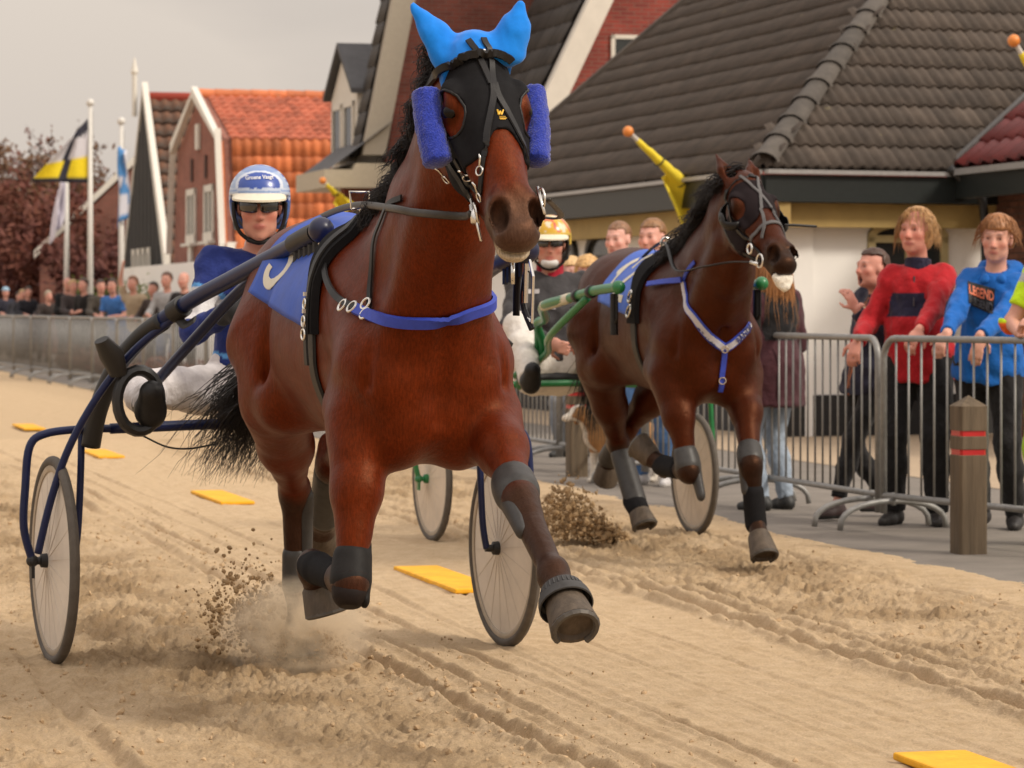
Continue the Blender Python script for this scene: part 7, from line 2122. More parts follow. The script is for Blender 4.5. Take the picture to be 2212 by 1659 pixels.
# ------------------------------------------------------------------ street furniture: barriers, posts, markers
def make_barrier(L=2.2, H=1.07):
    root = empty('crowd_barrier')
    gal = M_galv(); r = .019
    z0, zt = .20, H; m = MB(); c = .12
    pts = [(c, 0, z0)]
    loop = [(0, 0, .13)]
    # frame: bottom rail, uprights, top rail with round corners
    up = [Vector((0, 0, .10)), Vector((0, 0, zt - c))] + [Vector((c - c * cos(a), 0, zt - c + c * sin(a))) for a in [pi / 2 * k / 5 for k in range(1, 6)]]
    dn = [Vector((L - p.x, 0, p.z)) for p in up[::-1]]
    m.tube(up + dn, r, 10); m.tube([(0, 0, z0), (L, 0, z0)], r * .95, 10)
    m.build('frame', gal, root, True)
    n = int(L / .128); bar = None
    for i in range(1, n):
        x = L * i / n
        if bar is None:
            b = MB(); b.tube([(0, 0, z0), (0, 0, zt)], .0065, 8); bar = b.build('bar', gal, root, True); bar.location.x = x
        else:
            b2 = bar.copy(); COL.objects.link(b2); b2.parent = root; b2.location.x = x
    for x in (.10, L - .10):
        f = MB(); f.tube([Vector((x, .34 * cos(a), .02 + .155 * sin(a) ** .7 if sin(a) > 0 else .02)) for a in [pi * k / 14 for k in range(15)]], .017, 8)
        f.tube([(x, 0, .15), (x, 0, .22)], .014, 8); f.build('foot', gal, root, True)
    for z in (.35, .85):
        h = MB(); h.torus((L + .012, 0, z), (0, 0, 1), .018, .006, 12, 6); h.build('hinge', gal, root, True)
    return root

def place_barrier(proto, first, A_, ang, label):
    o = proto if first else copy_tree(proto)
    o.location = A_; o.rotation_euler = (0, 0, ang); tag(o, label, 'barrier', 'crowd barriers along the track')
    return o

def barriers():
    pr = make_barrier()
    J = W(1902, 1060, 17.75); J.z = 0.002
    along = math.atan2(-TDIR.y, -TDIR.x)       # away from the camera along the track
    names = ['grey steel crowd barrier with the red-jumper man\'s right hand on it', 'crowd barrier in front of the woman in the maroon coat', 'crowd barrier behind the legs of the dark bay horse']
    d2 = Vector((.42, -.91, 0)).normalized(); g = .035
    place_barrier(pr, True, J + d2 * g, math.atan2(d2.y, d2.x), 'grey steel crowd barrier behind the wooden post, the boy in blue leaning on it')
    place_barrier(pr, False, J + d2 * (2 * g + 2.2 + .03), math.atan2(d2.y, d2.x), 'crowd barrier cut by the right picture edge, nearest to the viewer')
    p = J - TDIR * g; k = 0
    while p.y < 84:
        bend = .014 * max(0, k - 4)
        a = along - min(bend, .0) + (.035 if k > 6 else 0)
        u_ = (k % 2)
        if k < 3: lb = names[k]
        else:
            nth = ['third', 'fourth', 'fifth', 'sixth', 'seventh', 'eighth', 'ninth', 'tenth', 'eleventh', 'twelfth', '13th', '14th', '15th', '16th', '17th', '18th', '19th', '20th', '21st', '22nd', '23rd', '24th', '25th', '26th', '27th', '28th', '29th', '30th', '31st', '32nd'][k - 3]
            lb = nth + ' crowd barrier ' + ('beyond the maroon-coated woman, behind the leading horse' if p.y < 36 else ('beyond the maroon-coated woman, by the planted bed' if p.y < 62 else 'beyond the maroon-coated woman, at the blurred far left end'))
        place_barrier(pr, False, p, a, lb)
        p = p + Vector((cos(a), sin(a), 0)) * 2.27; k += 1

def wooden_post(loc, h, w, rz, label):
    root = empty('wooden_post', loc, rz); tag(root, label, 'post', 'wooden street posts')
    wood = mat('weathered_wood', (.13, .095, .06), .9, noise=.4, nscale=14, bump=.8, bscale=26, bdist=.012, stretch=(1, 1, .12))
    red = mat('red_reflector', (.50, .02, .02), .35)
    def blk(z0, z1, w_, nm, m_, cham=.012):
        b = MB(); a = w_ / 2; c = cham
        ring = [(a - c, -a), (a, -a + c), (a, a - c), (a - c, a), (-a + c, a), (-a, a - c), (-a, -a + c), (-a + c, -a)]
        b.prism([(x, y, z0) for x, y in ring], (0, 0, z1 - z0)); return b
    b = blk(-.05, h - .30, w, 'p', wood); b.build('shaft', wood, root, bevel=.004)
    blk(h - .30, h - .272, w * .93, 'p', red).build('red_band', red, root)
    blk(h - .272, h - .205, w, 'p', wood).build('collar', wood, root, bevel=.004)
    blk(h - .205, h - .177, w * .93, 'p', red).build('red_band', red, root)
    b = blk(h - .177, h - .055, w, 'p', wood); a = w / 2
    b.add([(-a, -a, h - .055), (a, -a, h - .055), (a, a, h - .055), (-a, a, h - .055), (0, 0, h)], [[0, 1, 4], [1, 2, 4], [2, 3, 4], [3, 0, 4]])
    b.build('cap', wood, root)

def markers():
    ym = mat('yellow_mat', (.80, .40, .008), .7, noise=.22, nscale=9, bump=.35, bscale=45, bdist=.006)
    for k, (Y, lb) in enumerate(((8.15, 'yellow track marker cut by the bottom edge at the right'), (14.4, 'yellow track marker strip just beside the near sulky wheel'), (20.55, 'yellow track marker behind the horse tail'), (26.6, 'yellow track marker under the navy sulky crossbar'), (32.5, 'farthest yellow track marker at the left edge'))):
        c = T(3.27, Y, 0.012); root = empty('track_marker', c, math.atan2(TDIR.y, TDIR.x)); tag(root, lb, 'marker', 'yellow markers along the track')
        for e in (-1, 1):
            b = MB().box((.315 * e, 0, .010), (.625, .215, .022)); b.build('mat', ym, root, bevel=.006)

barriers()
bp = G(2092, 1196); wooden_post((bp.x, bp.y, 0), .80, .150, TH, 'weathered wooden post with two red bands in front of the barrier')
bp = G(1246, 1030); wooden_post((bp.x, bp.y, 0), .80, .140, TH, 'weathered wooden post half hidden behind the dark bay horse')
markers()
# ------------------------------------------------------------------ spectators
def stand(px, py_top, Y, H=None, **kw):
    """frame and height of a standing person whose crown is seen at (px, py_top)"""
    top = W(px, py_top, Y)
    return top

def spectator(px, top, Y, face, label, H=None, lean=(0, 0), **kw):
    """face: heading in degrees, 0 looks at the camera, + turns to the viewer's right"""
    c = W(px, top, Y); fr = Frame(c.x, Y, face)
    return fr, c.z

def near_crowd():
    black = (.012, .011, .012)
    # man in the red fleece
    fr, zt = spectator(1985, 445, 18.35, -18, '')
    p = pose(1.80, lean=(.03, 0), head=(-14, -2, 0), sh_w=.80); dz = zt - (p.hc[2] + .125); p.hc = p.hc + A(0, 0, 0)
    p.wR = fr.P(1852, 738, 18.12); p.wL = fr.P(1972, 742, 17.72); p.poleR = A(-.8, -.5, -.7); p.poleL = A(-.8, .4, -.7)
    p.handd = {'R': A(.55, -.1, -.75), 'L': A(.6, -.35, -.65)}; p.handn = {'R': A(-.7, 0, -.5), 'L': A(-.7, 0, -.5)}; p.curl = {'L': .7, 'R': .7}
    p.aL = A(.08, .12, .075); p.aR = A(.06, -.13, .075)
    redc, navy = np.array((.42, .012, .018)), np.array((.020, .018, .042))
    def fn(V, q):
        C = np.tile(redc, (len(V), 1)); h_ = V[:, 2]; sd = np.abs((V - q.pel) @ q.left); fx = (V - q.pel) @ q.fwd
        arm = np.zeros(len(V), bool)
        for S, E, Wr in ((q.shL, q.eL, q.wL), (q.shR, q.eR, q.wR)):
            for a_, b_ in ((S, E), (E, Wr)):
                d_ = b_ - a_; t_ = np.clip(((V - a_) @ d_) / (d_ @ d_), .25 if a_ is S else 0, 1); arm |= np.linalg.norm(V - a_ - t_[:, None] * d_, axis=1) < .080
        C[(h_ > 1.19) & (h_ < 1.325) & ~arm] = navy
        return C
    o, p = person('person', 'man with long sandy hair in a red and navy fleece', fr.o, fr.rz, p, (.62, .27, .20), top=dict(name='fleece', col=redc, fn=fn, loose=.020, hem=-.13, collar=.05, collar_col=navy, belly=.03, mat='fleece', wr=.007), bottom=dict(col=black, loose=.022), hair=dict(style='mop', col=(.42, .23, .09), line=.085, low=-.10, thick=.016, bald=.045, cover_ears=True, strands=420, len=(.08, .16), curl=.16, r=.0028, nm='sandy', keep=True, fall=1.6), smile=1.5, shoes=(.022, .018, .016), res=.009)
    m = MB(); z = p.neck - A(0, 0, .05); f0 = p.top_skin.cast(z + A(.5, 0, 0), (-1, 0, 0))[0]; f1 = p.top_skin.cast(z + A(.5, 0, -.17), (-1, 0, 0))[0]
    if f0 is not None and f1 is not None: m.tube([f0 + Vector((.004, 0, 0)), f1 + Vector((.004, 0, 0))], .005, 6); m.build('zip', mat('dark_zip', (.05, .04, .05), .5), p.top_obj)
    # boy in the blue hoodie
    fr, zt = spectator(2135, 450, 17.95, -22, '')
    p = pose(1.76, lean=(.06, .06), head=(2, 6, -4), sh_w=.76); sh = fr.P(2128, 500, 17.80); 
    p.wR = fr.P(2036, 742, 17.42); p.wL = fr.P(2088, 760, 17.30); p.poleR = A(-.7, -.5, -.6); p.poleL = A(-.7, .5, -.6)
    p.handd = {'R': A(.5, -.3, -.7), 'L': A(.25, -.15, -1)}; p.handn = {'R': A(-.7, 0, -.5), 'L': A(-.7, -.2, 0)}; p.curl = {'L': .35, 'R': .7}
    p.aL = A(-.05, .14, .075); p.aR = A(-.25, -.10, .075)
    blue = np.array((.008, .115, .44))
    o, p = person('person', 'boy with ginger fringe in a bright blue hoodie reading LEGEND', fr.o, fr.rz, p, (.66, .34, .26), top=dict(name='hoodie', col=blue, loose=.020, hem=-.10, mat='sweat', wr=.007), bottom=dict(col=black, loose=.016), hair=dict(style='bowl', col=(.30, .125, .042), line=.052, low=-.06, thick=.014, side=.012, strands=260, len=(.06, .11), curl=.06, r=.003, nm='ginger', keep=True), shoes=(.02, .017, .016), res=.009)
    F = Field(p.neck - .2, p.neck + .22, .010)           # hood lying round the neck
    F.cone(p.neck + A(-.09, -.07, .01), p.neck + A(-.09, .07, .01), .065, .065, .04); F.cone(p.neck + A(-.06, .085, .01), p.neck + A(.075, .045, -.035), .045, .032, .03); F.cone(p.neck + A(-.06, -.085, .01), p.neck + A(.075, -.045, -.035), .045, .032, .03)
    F.ell(p.neck + A(.0, 0, .06), (.062, .062, .09), None, .01, 'cut'); F.wrinkle(.004, 40, 3)
    V, Q = F.mesh(); obj('hood', V, Q, cloth_mat('sweat'), p.top_obj, True, np.tile(blue, (len(V), 1)))
    v2, f2 = grid2(10, 8); quad = ((2090, 608), (2150, 624), (2145, 680), (2092, 656))
    pr = decal('chest_patch', fr, p.top_skin, quad, v2, f2, mat('black_print', (.012, .012, .014), .6), p.top_obj, .006)
    v2, f2, a_ = text_mesh('LEGEND', 1, .03); decal('chest_lettering', fr, p.top_skin, ((2092, 616), (2148, 630), (2147, 652), (2092, 636)), v2, f2, mat('orange_print', (.62, .16, .08), .6), p.top_obj, .010)
    v2, f2, a_ = text_mesh('LEGEND', 1, .03); decal('chest_lettering', fr, p.top_skin, ((2094, 640), (2146, 655), (2144, 675), (2100, 656)), v2, f2, mat('grey_print', (.10, .10, .11), .6), p.top_obj, .009)
    # laughing woman
    fr, zt = spectator(1882, 532, 18.85, -62, '')
    p = pose(1.60, lean=(.10, 0), head=(4, -6, 0), pelvis=A(0, 0, .83)); p.hc = fr.P(1884, 580, 18.80)
    p.neck = fr.P(1902, 628, 18.85); p.up = unit(p.neck - p.pel); p.fwd = unit(np.cross(p.left, p.up)); p.left = np.cross(p.up, p.fwd)
    p.shL = p.neck + (p.left * .165 - p.up * .055); p.shR = p.neck + (-p.left * .165 - p.up * .055)
    p.wL = fr.P(1848, 668, 18.55); p.wR = fr.P(1868, 690, 18.62); p.poleL = A(-.3, .4, -1); p.poleR = A(-.3, -.4, -1); p.handd = {'L': A(.4, -.1, .9), 'R': A(.5, 0, .6)}; p.curl = {'L': .5, 'R': .8}
    p.aL = A(.30, .08, .075); p.aR = A(-.18, -.10, .10); p.kpL = A(1, 0, 0)
    dn = np.array((.022, .022, .040))
    def fn2(V, q):
        C = np.tile(dn, (len(V), 1)); sd = (V - q.pel) @ q.left; fx = (V - q.pel) @ q.fwd
        C[(np.abs(sd) < .018) & (fx > .05)] = (.50, .14, .03); C[(np.abs(sd) < .010) & (fx > .05)] = dn * .5
        return C
    o, p = person('person', 'laughing woman with open mouth in a dark jacket with orange zip', fr.o, fr.rz, p, (.62, .29, .22), top=dict(col=dn, fn=fn2, loose=.028, hem=-.12, collar=.06, mat='shell', wr=.008), bottom=dict(col=black, loose=.006, crop=.05), hair=dict(style='short', col=(.060, .026, .014), line=.078, low=-.05, side=-.045, thick=.012, wr=.002), mouth=.07, shoes=(.045, .022, .022), res=.0095)
    q = p.hc - p.hax[0] * .11 + p.hax[2] * .0; F = Field(q - .12, q + .12, .009); F.ell(q, (.045, .045, .05), None, .01); F.cone(q, q - A(.05, 0, .14), .036, .016, .02)
    V, Q = F.mesh(); obj('hair_bun', V, Q, hair_mat(), o, True, np.tile(np.array((.060, .026, .014)), (len(V), 1)))
    b = MB().box((0, 0, 0), (.010, .072, .148)); ph = b.build('phone', mat('patterned_phone_case', (.42, .36, .10), .4, col2=(.60, .55, .45), nscale=60), None, bevel=.006)
    w_ = W(1876, 690, 18.60); ph.location = w_; ph.rotation_euler = (.05, -.15, radians(-70)); tag(ph, 'phone in a patterned case held by the laughing woman', 'phone')
    # woman in maroon seen from behind, looking along the track
    fr, zt = spectator(1672, 548, 19.6, -140, '')
    p = pose(1.64, lean=(.03, 0), head=(38, 0, 0)); p.wL = p.pel + A(.25, .15, .10); p.wR = p.pel + A(.25, -.15, .10)
    mar = np.array((.062, .020, .026)); blk = np.array((.012, .011, .012))
    def fn3(V, q):
        C = np.tile(mar, (len(V), 1)); sd = np.abs((V - q.pel) @ q.left); h_ = (V - q.pel) @ q.up
        C[(sd < .145) & (h_ > .16)] = blk; return C
    person('person', 'woman with long ginger hair in a maroon coat and pale jeans', fr.o, fr.rz, p, (.60, .30, .23), top=dict(name='coat', col=mar, fn=fn3, loose=.034, hem=-.26, mat='wool', wr=.006), bottom=dict(col=(.30, .36, .44), loose=.014, mat='denim'), hair=dict(style='long', col=(.36, .155, .052), line=.07, low=-.12, thick=.018, cover_ears=True, strands=620, len=(.36, .52), curl=.10, r=.0040, nm='auburn', keep=True, fall=1.3), shoes=(.02, .02, .02), res=.010)
    # marshal in high-visibility clothing at the picture edge
    fr, zt = spectator(2312, 470, 16.75, -35, '')
    p = pose(1.82, head=(-10, 0, 0)); p.wR = fr.P(2203, 722, 16.55); p.wL = p.pel + A(.25, .2, .2); p.poleR = A(-.6, -1, -.6); p.handd = {'R': A(.4, .3, .5)}; p.curl = {'R': 1.2, 'L': .6}
    lime, org = np.array((.55, .80, .02)), np.array((.90, .13, .02))
    def fn4(V, q):
        C = np.tile(lime, (len(V), 1)); h_ = V[:, 2]; C[(h_ > .98) & (h_ < 1.16)] = org; C[(h_ > .96) & (h_ < .985)] = (.4, .4, .4); C[(h_ > 1.38) & (h_ < 1.43)] = (.45, .45, .43); return C
    person('person', 'marshal in lime high-visibility clothing cut by the right edge', fr.o, fr.rz, p, (.60, .30, .22), top=dict(name='vest', col=lime, fn=fn4, sleeve=.4, loose=.03, hem=-.14, mat='hivis'), bottom=dict(col=(.45, .70, .03), loose=.03, mat='hivis'), hair=dict(style='short', col=(.08, .05, .03)), shoes=(.05, .03, .02), res=.012)
    # group behind the second sulky
    def bystander(label, px, top, Y, face, H, tone, topd, bot, hair, head=(0, 0, 0), lean=(.02, 0), shoes=(.03, .03, .03), arms=None, res=.0105, far=False, sole=(.02, .02, .02), group=None, **kw):
        fr, zt = spectator(px, top, Y, face, ''); p = pose(H, lean=lean, head=head)
        if arms: arms(p, fr)
        else: p.wL = p.pel + A(.30, .16, .12); p.wR = p.pel + A(.30, -.16, .12)
        o, p = person('person', label, fr.o, fr.rz, p, tone, top=topd, bottom=bot, hair=hair, shoes=shoes, res=res, far=far, sole=sole, group=group, **kw)
        o.location.z = (zt - (p.hc[2] + .128 * p.s)) * (1.0 if kw.get('_f') else 1.0) if False else 0
        return o, p
    jeans = dict(col=(.07, .15, .32), loose=.016, mat='denim')
    bystander('young man with cropped hair in a pale grey T-shirt behind the dark horse', 1345, 473, 24.0, -28, 1.88, (.70, .38, .31), dict(name='tshirt', col=(.52, .52, .55), sleeve=.4, loose=.022, hem=-.10, mat='jersey'), dict(col=(.10, .11, .14), loose=.016), dict(style='short', col=(.22, .11, .055), line=.07, thick=.003, wr=.0008), head=(-5, 4, 0))
    bystander('young man in a black jacket and jeans beside the dark horse\'s mane', 1416, 478, 22.3, -30, 1.85, (.66, .34, .27), dict(col=(.035, .026, .026), loose=.024, hem=-.10, mat='shell', collar=.05), jeans, dict(style='short', col=(.24, .12, .05), line=.068, thick=.008), shoes=(.60, .58, .58), sole=(.62, .60, .58))
    bystander('older woman with short blond curls and glasses behind the horse\'s rump', 1272, 552, 25.2, -12, 1.63, (.66, .36, .30), dict(col=(.30, .14, .14), loose=.024, hem=-.12, mat='wool'), dict(col=(.16, .17, .2), loose=.016), dict(style='curly', col=(.52, .31, .12), line=.058, thick=.026, wr=.006, fr=60, low=-.06, cover_ears=True), head=(-4, 8, 0))
    bystander('fair-haired person half hidden behind the yellow helmet', 1238, 556, 26.5, -20, 1.64, (.68, .38, .32), dict(col=(.5, .42, .42), loose=.024, hem=-.12, mat='wool'), dict(col=(.25, .28, .33), loose=.016, mat='denim'), dict(style='curly', col=(.55, .36, .17), line=.06, thick=.02, wr=.004))
    # glasses on the woman, a mark on the trainers
    return bystander

def far_crowd(bystander):
    blk = dict(col=(.016, .015, .016), loose=.016); den = dict(col=(.05, .09, .2), loose=.016)
    dk, bl = (.05, .03, .02), (.50, .33, .15)
    def on_rail(dx=.42, dy=.2, dz=.16):
        def f(p, fr): p.wL = p.pel + A(dx, dy, dz); p.wR = p.pel + A(dx, -dy, dz); p.handd = {'L': A(.6, -.6, -.3), 'R': A(.6, .6, -.3)}
        return f
    def wave(p, fr): p.wR = p.hc + A(.05, -.17, .27); p.poleR = A(-.3, -1, .2); p.wL = p.pel + A(.40, .2, .12); p.handd = {'R': A(0, 0, 1)}
    L = [  # px, top, heading, height, lean, top colour, sleeve, hair colour, bottom, label, arms
        (9, 615, 25, 1.72, .10, (.03, .03, .045), 1, None, blk, 'distant spectator in a light blue cap at the left edge', on_rail()),
        (30, 640, 35, 1.66, .26, (.02, .02, .024), 1, dk, blk, 'distant dark-clothed spectator bending over the barrier at far left', on_rail(.5)),
        (43, 636, 30, 1.66, .16, (.05, .05, .06), 1, bl, blk, 'distant blond spectator between two dark coats at far left', on_rail()),
        (56, 628, 30, 1.70, .12, (.022, .022, .03), 1, dk, blk, 'distant spectator in dark jacket beside the blond one', on_rail()),
        (93, 640, 40, 1.62, .20, (.04, .03, .028), 1, (.35, .3, .22), blk, 'distant grey-haired spectator looking left over the barrier', on_rail()),
        (141, 598, 30, 1.84, .08, (.012, .012, .013), 1, None, blk, 'distant bald man in a black sweater with a paper in his hands', on_rail(.36, .12, .24)),
        (156, 606, 30, 1.78, .02, (.05, .04, .04), 1, bl, blk, 'distant blond head right behind the bald man', on_rail()),
        (192, 604, -35, 1.80, .12, (.014, .012, .012), 1, dk, blk, 'distant dark-haired man in a black coat facing left', on_rail(.36, .12, .2)),
        (217, 610, 20, 1.74, .02, (.06, .05, .04), 1, dk, blk, 'distant spectator half hidden behind the black coat', on_rail()),
        (256, 606, -20, 1.78, .20, (.055, .17, .46), .4, dk, den, 'distant man in a blue T-shirt leaning on the barrier', on_rail(.46, .12, .12)),
        (297, 590, -25, 1.78, .12, (.40, .31, .21), .4, (.20, .09, .045), den, 'distant person in a beige T-shirt with one arm raised', wave),
        (341, 612, -25, 1.66, .12, (.05, .035, .03), 1, dk, blk, 'distant dark-haired spectator between beige and grey shirts', on_rail()),
        (367, 590, -20, 1.80, .08, (.34, .33, .33), 1, (.11, .06, .04), den, 'distant man in an open pale grey jacket', on_rail()),
        (405, 596, -25, 1.78, .08, (.02, .016, .016), 1, None, blk, 'distant balding man in black partly behind the blue-helmeted driver', on_rail()),
    ]
    for i, (px, top, hd, H, ln, tc, sl, hc, bot, lb, arms) in enumerate(L):
        u0 = 7.35; Y = u0 / ((px - 1106) / PF * cos(TH) + sin(TH)) + .55
        hair = dict(style='short', col=hc, thick=.012) if hc else None
        o, p = bystander(lb, px, top, Y, hd, H, (.62, .32, .25), dict(name='jacket' if sl >= 1 else 'tshirt', col=tc, sleeve=sl, loose=.026, hem=-.12, mat='plain'), bot, hair, lean=(ln, 0), arms=arms, res=.02, far=True, group='spectators along the far barrier')
        if i == 0:
            F = Field(p.hc - .2, p.hc + .25, .015); f, l, u = p.hax; F.ell(p.hc + u * .04 - f * .01, (.118, .095, .10), np.stack([f, l, u], 1), .01); F.halfspace(p.hc + u * .035, -u); V, Q = F.mesh(); c = obj('cap', V, Q, cloth_mat('plain'), o, True, np.tile(np.array((.30, .45, .58)), (len(V), 1)))
        if i == 5:
            b = MB().box(p.wR + A(.10, .05, .05), (.02, .22, .12)); b.build('paper', mat('white_paper', (.6, .58, .56), .8), o)

def dog(px, py, Y, face, label):
    """small tan and white dog standing behind the barrier"""
    c = W(px, py, Y); fr = Frame(c.x, Y, face)
    F = Field((-.42, -.16, 0), (.50, .16, .62), .012)
    F.ell((.12, 0, .33), (.17, .095, .115), None, .04); F.ell((-.12, 0, .335), (.17, .085, .09), None, .05); F.ell((-.22, 0, .33), (.10, .085, .10), None, .04)
    F.cone((.20, 0, .38), (.29, 0, .47), .075, .058, .04); F.ell((.33, 0, .50), (.075, .058, .06), None, .02); F.cone((.36, 0, .49), (.445, 0, .465), .036, .026, .02)
    for q in (-1, 1):
        F.cone((.33, .055 * q, .525), (.31, .075 * q, .43), .028, .018, .01); F.cone((.17, .06 * q, .30), (.17, .065 * q, .16), .045, .024, .03); F.cone((.17, .065 * q, .16), (.18, .065 * q, .03), .024, .022, .015); F.ell((.195, .065 * q, .02), (.035, .024, .02), None, .01)
        F.cone((-.22, .06 * q, .31), (-.17, .07 * q, .20), .065, .04, .03); F.cone((-.17, .07 * q, .20), (-.27, .07 * q, .13), .036, .024, .02); F.cone((-.27, .07 * q, .13), (-.25, .07 * q, .03), .023, .021, .015); F.ell((-.23, .07 * q, .02), (.035, .024, .02), None, .01)
    F.cone((-.30, 0, .38), (-.38, 0, .50), .024, .010, .02)
    V, Q = F.mesh(); C = np.tile(np.array((.34, .17, .06)), (len(V), 1)); C[(V[:, 2] < .22) | ((V[:, 0] > .2) & (np.abs(V[:, 1]) < .03))] = (.62, .56, .48)
    o = obj('dog', V, Q, mat('dog_fur', (.3, .2, .1), .8, attr=True, noise=.2, nscale=40, bump=.5, bscale=60), None, True, C)
    o.location = fr.o; o.rotation_euler = (0, 0, fr.rz); tag(o, label, 'dog')

BYST = near_crowd()
far_crowd(BYST)
dog(1338, 960, 22.6, -60, 'small tan and white dog behind the barrier, beside the raised hind hoof')
# ------------------------------------------------------------------ flags, poles, plants
def cloth_patch(name, P00, P10, P11, P01, nx, ny, amp, matr, parent, fr=3.0, cols=None, seed=0, sag=0.0):
    """flag cloth with folds: bilinear patch rippled along its normal"""
    n = (P10 - P00).cross(P01 - P00).normalized(); v = []; c = []
    for j in range(ny + 1):
        for i in range(nx + 1):
            a, b = i / nx, j / ny
            p = P00 * (1 - a) * (1 - b) + P10 * a * (1 - b) + P11 * a * b + P01 * (1 - a) * b
            w = amp * min(1, a * 3 + .1) * (sin(a * fr * 6.28 + b * 2.2 + seed) + .5 * sin(a * fr * 11 - b * 4 + seed * 2))
            v.append(p + n * w + Vector((0, 0, -sag * sin(pi * a))))
            if cols: c.append(cols(a, b))
    f = [[j * (nx + 1) + i, j * (nx + 1) + i + 1, (j + 1) * (nx + 1) + i + 1, (j + 1) * (nx + 1) + i] for j in range(ny) for i in range(nx)]
    o = obj(name, v, f, matr, parent, True, np.array(c) if cols else None)
    md = o.modifiers.new('solid', 'SOLIDIFY'); md.thickness = .008
    return o

def flagpole(px, top, Y, label):
    t = W(px, top, Y); root = empty('flagpole', (t.x, t.y, 0)); tag(root, label, 'flagpole', 'white flagpoles behind the crowd')
    wp = mat('white_pole', (.66, .64, .60), .4, noise=.06)
    m = MB(); m.tube([(0, 0, 0), (0, 0, t.z - .06)], [.075, .045], 12); m.build('pole', wp, root, True)
    m = MB(); m.sphere((0, 0, t.z), .09, 12, 8); m.build('finial', wp, root, True)
    m = MB(); m.tube([(.055, 0, 1.0), (.058, 0, t.z - .2)], .006, 5); m.build('halyard', mat('rope', (.3, .28, .25), .8), root)
    return root, t

Y_, K_, WT = (.78, .60, .02), (.03, .03, .045), (.60, .58, .62)
fm = cloth_mat('flag', .7, .2, 10, .05)
r, t = flagpole(195, 222, 71.0, 'white flagpole flying the yellow, white and black flag')
def fc(a, b):
    if b > .80: return K_ if a < .55 else WT
    if b > .42: return WT if abs(a - .55) > .08 else K_
    if b > .06: return Y_ if abs(a - .48) > .07 else K_
    return K_
fo = cloth_patch('flag', W(191, 395, 71), W(66, 392, 70.6), W(150, 300, 70.7), W(189, 256, 71), 26, 18, .07, fm, None, 1.3, fc, 1); tag(fo, 'yellow, white and black flag blowing left from the tallest pole', 'flag')
def lett(name, txt, q0, q1, col, parent):
    v2, f2, a = text_mesh(txt, 1, .02); out = []
    (x0, y0), (x1, y1) = q0, q1
    for a, b in v2: out.append(W(x0 + (x1 - x0) * a, y1 + (y0 - y1) * b, 70.62))
    return obj(name, out, f2, mat('dark_print', (.02, .02, .03), .7), parent)
lett('flag_lettering', 'A AT', (158, 287), (187, 298), None, fo)
r, t = flagpole(144, 366, 73.0, 'white flagpole with the plain white flag hanging limp')
fo = cloth_patch('flag', W(142, 470, 73), W(106, 530, 72.8), W(125, 420, 72.8), W(141, 364, 73), 16, 16, .10, fm, None, 1.6, lambda a, b: (.60, .57, .66), 2); tag(fo, 'plain white flag hanging limp on the left pole', 'flag')
r, t = flagpole(262, 262, 70.0, 'white flagpole with the blue and white flag')
fo = cloth_patch('flag', W(254, 495, 70), W(272, 470, 69.8), W(270, 330, 69.8), W(258, 312, 70), 14, 20, .08, fm, None, 1.2, lambda a, b: (.08, .24, .52) if (vnoise(np.array([a * 4.]), np.array([b * 7.]), 4)[0] > .52) else (.58, .58, .64), 3); tag(fo, 'blue and white flag hanging on the right pole', 'flag')

def wall_flag(base, tip, poly, label, Ydepth, ball=(.75, .25, .05)):
    b, t = W(*base), W(*tip); root = empty('wall_flag', b); tag(root, label, 'flag', 'yellow flags on short wall poles'); loc = lambda p: p - b
    m = MB(); m.tube([loc(b), loc(t)], .022, 8); m.build('pole', mat('pale_pole', (.55, .5, .45), .5), root, True)
    m = MB(); m.sphere(loc(t), .055, 12, 8); m.build('finial', mat('orange_ball', ball, .4), root, True)
    ylw = cloth_mat('flag', .7, .2, 10, .05)
    d = (b - t).normalized()
    m = MB(); L = (b - t).length; n = 12
    m.tube([loc(t) + d * (L * (.10 + .56 * k / n)) + Vector((0, 0, -.004 * (k % 3))) for k in range(n + 1)], [.026 + .040 * (k / n) + .003 * (k % 2) for k in range(n + 1)], 12); o = m.build('rolled_cloth', mat('yellow_flag_cloth', (.80, .62, .03), .7, noise=.12, nscale=6, bump=.5, bscale=9, bdist=.03), root, True)
    if poly:
        q = [W(x, y, z) - b for x, y, z in poly]
        cloth_patch('hanging_cloth', q[0], q[1], q[2], q[3], 18, 18, .06, mat('yellow_flag_cloth', (.80, .62, .03), .7), root, 1.2, None, 1)
    for t_ in (.35, .6):
        m = MB(); c = loc(t) + d * L * t_; m.torus(c, d, .05 + .03 * t_, .008, 14, 6); m.build('tie', mat('dark_tie', (.03, .03, .02), .7), root)
wall_flag((1548, 462, 32.35), (1357, 284, 31.6), [(1476, 500, 32.0), (1520, 430, 32.3), (1452, 366, 32.0), (1432, 384, 31.95)], 'yellow flag half rolled on a pole against the white house', 32)
wall_flag((772, 464, 49.9), (697, 390, 48.9), [(742, 472, 49.3), (768, 447, 49.5), (735, 412, 49.2), (722, 440, 49.2)], 'yellow flag on the brick house behind the rider', 47)
wall_flag((2345, 345, 27.9), (2190, 88, 27.3), None, 'flag pole with pinkish tip at the top right corner', 29, (.62, .25, .18))

# ---- trees and shrubs
def leaf_cloud(pts, size, r, tilt=1.0):
    v = []; f = []
    for p in pts:
        a = Vector((r.gauss(0, 1), r.gauss(0, 1), r.gauss(0, 1))).normalized(); b = a.orthogonal().normalized(); s_ = size * r.uniform(.6, 1.4); k = len(v)
        v += [p - a * s_, p + b * s_ * .5, p + a * s_, p - b * s_ * .5]; f.append([k, k + 1, k + 2, k + 3])
    return v, f

